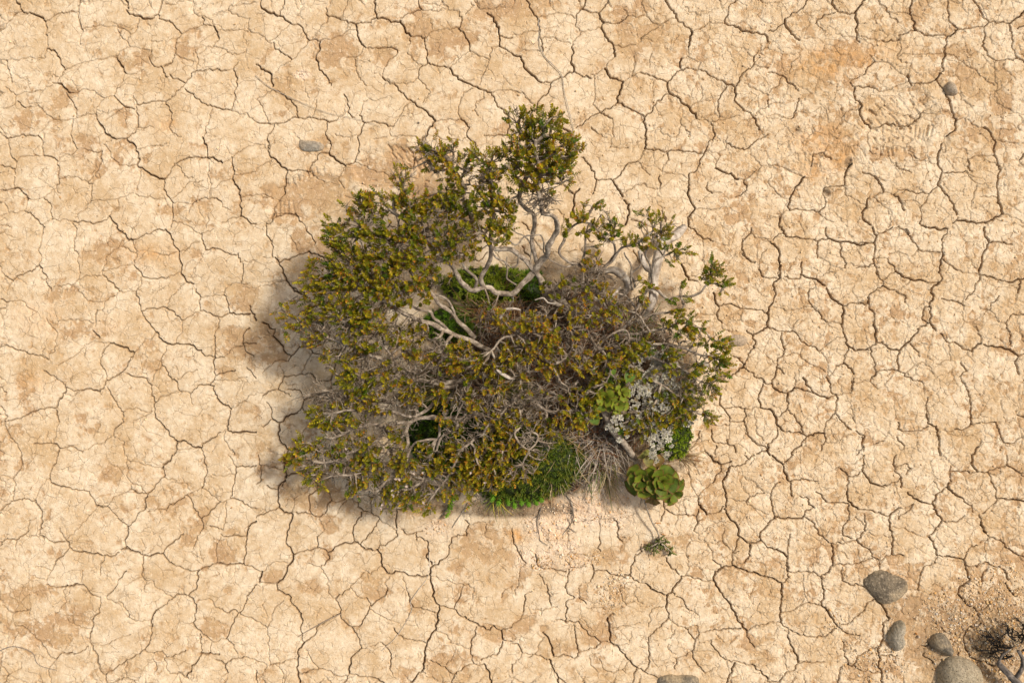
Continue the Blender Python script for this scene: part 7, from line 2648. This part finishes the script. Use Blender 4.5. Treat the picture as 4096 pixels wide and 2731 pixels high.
S_buff = mat_stone('buff_stone', (.60, .45, .28), (.68, .53, .35), (.55, .43, .30))
stone('stone', (3072, 1821), [(660, 885), (678, 838), (750, 795), (830, 803), (940, 850), (970, 890), (960, 940), (900, 1000), (820, 1028), (770, 1012), (700, 945)], .012, S_dark, 'big dark grey rounded-triangle stone sunk in the clay, lower right', seed=1, top=.4)
stone('stone', (3072, 1821), [(828, 1245), (852, 1195), (890, 1150), (935, 1142), (957, 1175), (935, 1235), (950, 1290), (935, 1335), (885, 1352), (845, 1312)], .020, S_grey, 'olive-grey kidney-shaped stone below the big dark stone', seed=2)
stone('stone', (3072, 1821), [(1122, 1290), (1150, 1240), (1200, 1226), (1240, 1255), (1270, 1315), (1285, 1355), (1265, 1388), (1215, 1368), (1140, 1330)], .020, S_slate, 'dark slate-grey pointed stone above the big speckled stone', seed=3)
stone('stone', (3072, 1821), [(1182, 1500), (1195, 1455), (1250, 1400), (1340, 1395), (1440, 1440), (1490, 1510), (1490, 1590), (1400, 1690), (1270, 1690), (1190, 1600)], .030, S_tan, 'big tan stone with brown speckles cut by the bottom edge', seed=4, lum=.06)
stone('stone', (1024, 0), [(291, 990), (300, 962), (345, 965), (430, 975), (468, 998), (462, 1030), (420, 1046), (370, 1048), (320, 1040), (293, 1015)], .005, S_blue, 'flat blue-grey oblong stone on tan clay left of the boot print', seed=5, lum=.05)
stone('stone', (3072, 0), [(1220, 612), (1236, 572), (1262, 558), (1290, 575), (1308, 615), (1310, 648), (1272, 656), (1238, 640)], .013, S_pale, 'small smooth pale grey stone beside the crack at upper right', seed=6, lum=.05)
stone('stone', (2048, 1821), [(1005, 1580), (1015, 1530), (1090, 1510), (1150, 1518), (1230, 1514), (1290, 1535), (1280, 1610), (1150, 1640), (1040, 1620)], .012, S_slate, 'flat mottled grey stone cut by the bottom edge of the picture', seed=7)
stone('stone', (2800, 910), [(188, 775), (205, 745), (260, 735), (320, 750), (330, 790), (280, 822), (215, 812)], .006, S_buff, 'flat buff stone almost the colour of the clay, right of the shrub', seed=8, lum=.05)
stone('stone', (2800, 910), [(-5, 930), (25, 920), (60, 930), (62, 955), (30, 968), (0, 960)], .008, S_blue, 'small flat grey stone half hidden by the rightmost twigs', seed=9)
stone('stone', (2048, 0), [(58, 900), (90, 890), (135, 905), (145, 940), (110, 955), (65, 945)], .010, S_pale, 'pale rounded stone showing through the top of the leafy crown', seed=10)
stone('stone', (2048, 0), [(95, 985), (125, 970), (142, 990), (138, 1018), (108, 1025)], .010, S_pale, 'small round pale stone in the gap of the topmost crown', seed=11)
stone('stone', (2048, 0), [(0, 1115), (40, 1100), (82, 1120), (78, 1145), (40, 1150), (5, 1140)], .012, S_pale, 'pale oval stone below left of the topmost crown', seed=12)
stone('stone', (1950, 400), [(730, 1100 + 60), (800, 1120), (900, 1150), (915, 1190), (830, 1230), (740, 1200)], .006, S_buff, 'flat buff stone seen between the thin twisted limbs', sc=1.96, seed=13, lum=.05)

# --- pebbles one can pick out
PB = [((1024, 0), 1124, 845, 9, .006, (.72, .62, .48), 'small white pebble above the boot print'), ((1950, 400), 160, 520, 36, .012, (.50, .41, .30), 'pale stone beside the topmost crown, left side'),
      ((3072, 1821), 1020, 1225, 9, .006, (.66, .33, .10), 'orange pebble right of the kidney-shaped stone'), ((3072, 1821), 1035, 1248, 12, .006, (.62, .50, .36), 'white pebble under the orange pebble'),
      ((3072, 1821), 1262, 1262, 7, .005, (.60, .30, .10), 'tiny orange pebble by the pointed slate stone'), ((0, 0), 0, 0, 0, 0, 0, '')]
for (key, u, v, r, h, c, lab) in PB:
    if not r: continue
    sc = 1.96 if key == (1950, 400) else sc_t
    m = mat_stone('pebble_' + str(int(u)), tuple(np.array(c) * .85), c, tuple(np.array(c) * 1.1))
    stone('pebble', key, [(u + r * math.cos(a) * random.uniform(.8, 1.15), v + r * math.sin(a) * random.uniform(.7, 1)) for a in np.linspace(0, 6.283, 7)[:-1]], h, m, lab, sc=sc, group='small pebbles', seed=int(u) % 17, sink=.001)

# --- gravel and crumbs (uncountable)
def crumbs(n, sampler, size, cols, name, lab, mat, seed):
    rng = np.random.default_rng(seed); mb_V = []; mb_F = []; C = []
    ico_v = np.array([(0, 0, 1), (.894, 0, .447), (.276, .851, .447), (-.724, .526, .447), (-.724, -.526, .447), (.276, -.851, .447), (.724, .526, -.447), (-.276, .851, -.447), (-.894, 0, -.447), (-.276, -.851, -.447), (.724, -.526, -.447), (0, 0, -1)])
    ico_f = np.array([(0, 1, 2), (0, 2, 3), (0, 3, 4), (0, 4, 5), (0, 5, 1), (1, 6, 2), (2, 7, 3), (3, 8, 4), (4, 9, 5), (5, 10, 1), (6, 7, 2), (7, 8, 3), (8, 9, 4), (9, 10, 5), (10, 6, 1), (11, 7, 6), (11, 8, 7), (11, 9, 8), (11, 10, 9), (11, 6, 10)])
    k = 0
    for _ in range(n):
        x, y = sampler(rng)
        if abs(x) > .98 or abs(y) > .7: continue
        s = size * rng.lognormal(0, .45); s = min(s, size * 3)
        v = ico_v * (1 + rng.normal(0, .16, (12, 1))) * np.array([rng.uniform(.7, 1.2), rng.uniform(.6, 1), rng.uniform(.4, .75)]) * s
        th = rng.random() * 6.283; ca, sa = math.cos(th), math.sin(th)
        v = np.stack([v[:, 0] * ca - v[:, 1] * sa + x, v[:, 0] * sa + v[:, 1] * ca + y, v[:, 2] + zsurf(x, y) + s * .25], 1)
        mb_V.append(v); mb_F.append(ico_f + k * 12); k += 1
        C.append(np.tile(np.array(cols[rng.integers(len(cols))]) * rng.uniform(.8, 1.15), (12, 1)))
    o = mesh_obj(name, np.concatenate(mb_V), np.concatenate(mb_F), mat, None, False, attrs={'col': np.concatenate(C)})
    tag(o, lab, name.replace('_', ' '), kind='stuff')
M_CR = mat_leaf('crumb', .95, 0, .1, .3, 700)
gy, gx = np.where(GRAV[:NYG, :NXG] > .25); gw = GRAV[gy, gx]; 
def s_grav(rng):
    while True:
        i = rng.integers(len(gx))
        if rng.random() < gw[i]: return AX[gx[i]] + rng.normal(0, .0006), AY[gy[i]] + rng.normal(0, .0006)
CLAY = [(.66, .48, .28), (.56, .38, .20), (.76, .58, .36), (.46, .29, .14)]
crumbs(4500, s_grav, .0011, CLAY + [(.68, .60, .48), (.62, .36, .13), (.36, .28, .20), (.74, .62, .42), (.52, .36, .18), (.40, .26, .14)], 'gravel', 'fine mixed gravel, orange, white and tan, on bare clay', M_CR, 5)
def s_cr(rng):
    while True:
        x = rng.uniform(-.97, .97); y = rng.uniform(-.68, .68)
        if rng.random() < .22 + .78 * min(1, max(0, (x + .1) / .4)): return x, y
crumbs(9000, s_cr, .00085, CLAY + CLAY[:1] * 2 + CLAY[2:3] * 3, 'soil_crumbs', 'small clay crumbs scattered over the pan', M_CR, 6)
py_, px_ = np.where(PALE > .3)
def s_pale(rng): i = rng.integers(len(px_)); return AX[px_[i]], AY[py_[i]]
crumbs(1200, s_pale, .0010, [(.80, .63, .43), (.70, .52, .33), (.86, .72, .54), (.64, .40, .20), (.60, .42, .25)], 'rubble', 'crumbly white and orange clay rubble below the hummock', M_CR, 7)

# --- burnt shrub in the corner
def burnt():
    rng = np.random.default_rng(15); b0 = P(4075, 2640, .03); root = empty('burnt_shrub', b0)
    tag(root, 'charred black shrub remnant in the lower right corner', 'burnt shrub')
    M = mat_bark('charcoal', (.008, .007, .006), (.022, .018, .015), (.05, .04, .03)); M2 = mat_bark('burnt_wood', (.05, .042, .035), (.17, .145, .12), (.26, .22, .18))
    mb = MB()
    def go(p, d, L_, r, dep):
        n = 5; pts = [np.array(p)]
        for i in range(n): d = nrm(d + rng.normal(0, .22, 3) - [0, 0, .03]); q = pts[-1] + d * L_ / n; q[2] = max(q[2], zsurf(q[0], q[1]) + .002); pts.append(q)
        tube(mb, pts, np.linspace(r, r * .5, n + 1), 5, cap=False)
        if dep:
            for k in range(4): q = pts[rng.integers(1, n + 1)]; go(q, nrm(d + rng.normal(0, .7, 3)), L_ * .66, r * .6, dep - 1)
    for (sx, sy, dx, dy) in [(4060, 2560, -.5, .8), (4040, 2590, -1, .1), (4085, 2570, 0, 1), (4020, 2600, -1, -.2), (4075, 2540, .4, .9), (4050, 2620, -.8, -.6), (4000, 2570, -.5, .6), (4090, 2600, .8, .5)]:
        go(np.array(P(sx, sy, .030)), nrm(np.array([dx, dy, .2])), .028, .0019, 3)
    mb.build('twigs', M, root)
    for pts, R in [([(3995, 2650, .03), (4020, 2680, .035), (4055, 2715, .035), (4090, 2760, .03)], [5, 6.5, 6.5, 7]), ([(4060, 2715, .035), (4085, 2680, .04), (4092, 2640, .04), (4070, 2600, .04)], [4, 3.5, 3, 2.5]), ([(3990, 2655, .03), (4010, 2620, .035), (4035, 2600, .035)], [2.5, 2, 1.5])]:
        q, rr = smooth_path(np.array([P(*a) for a in pts]), .005, .002, rad=np.array(R) / 1000, seed=3); m2 = MB(); tube(m2, q, rr, 10, bark=.35, twist=8); m2.build('stem', M2, root)
burnt()
# ------------------------------------------------------------------ light, camera
SUN_AZ, SUN_EL = math.radians(27), math.radians(54)      # measured from +X (photo right) towards +Y (photo up)
w = bpy.data.worlds.new('World'); SC.world = w; w.use_nodes = True
sky = w.node_tree.nodes.new('ShaderNodeTexSky'); sky.sky_type = 'NISHITA'; sky.sun_disc = False
sky.sun_elevation = SUN_EL; sky.sun_rotation = math.pi / 2 - SUN_AZ
sky.dust_density = 3.0
bg = w.node_tree.nodes['Background']; bg.inputs[1].default_value = 0.15
tint = w.node_tree.nodes.new('ShaderNodeMix'); tint.data_type = 'RGBA'; tint.blend_type = 'MULTIPLY'
tint.inputs[0].default_value = 1.0; tint.inputs[7].default_value = (1.0, 0.84, 0.66, 1)      # the camera's warm white balance
w.node_tree.links.new(sky.outputs[0], tint.inputs[6]); w.node_tree.links.new(tint.outputs[2], bg.inputs[0])
L = bpy.data.lights.new('sun', 'SUN'); L.energy = 2.85; L.angle = math.radians(6.5); L.color = (1.0, 0.955, 0.89)
so = bpy.data.objects.new('sun', L); COL.objects.link(so)
dirv = Vector((math.cos(SUN_EL) * math.cos(SUN_AZ), math.cos(SUN_EL) * math.sin(SUN_AZ), math.sin(SUN_EL)))
so.rotation_euler = dirv.to_track_quat('Z', 'Y').to_euler(); so.location = dirv * 5
cam = bpy.data.cameras.new('camera'); co = bpy.data.objects.new('camera', cam); COL.objects.link(co)
co.location = (0, 0, H); cam.sensor_width = 36; cam.lens = 36 * H / 1.8; cam.clip_start = 0.02; cam.clip_end = 500
SC.camera = co
SC.view_settings.view_transform = 'Standard'; SC.view_settings.look = 'None'
SC.view_settings.exposure = 0.12; SC.view_settings.gamma = 1.0
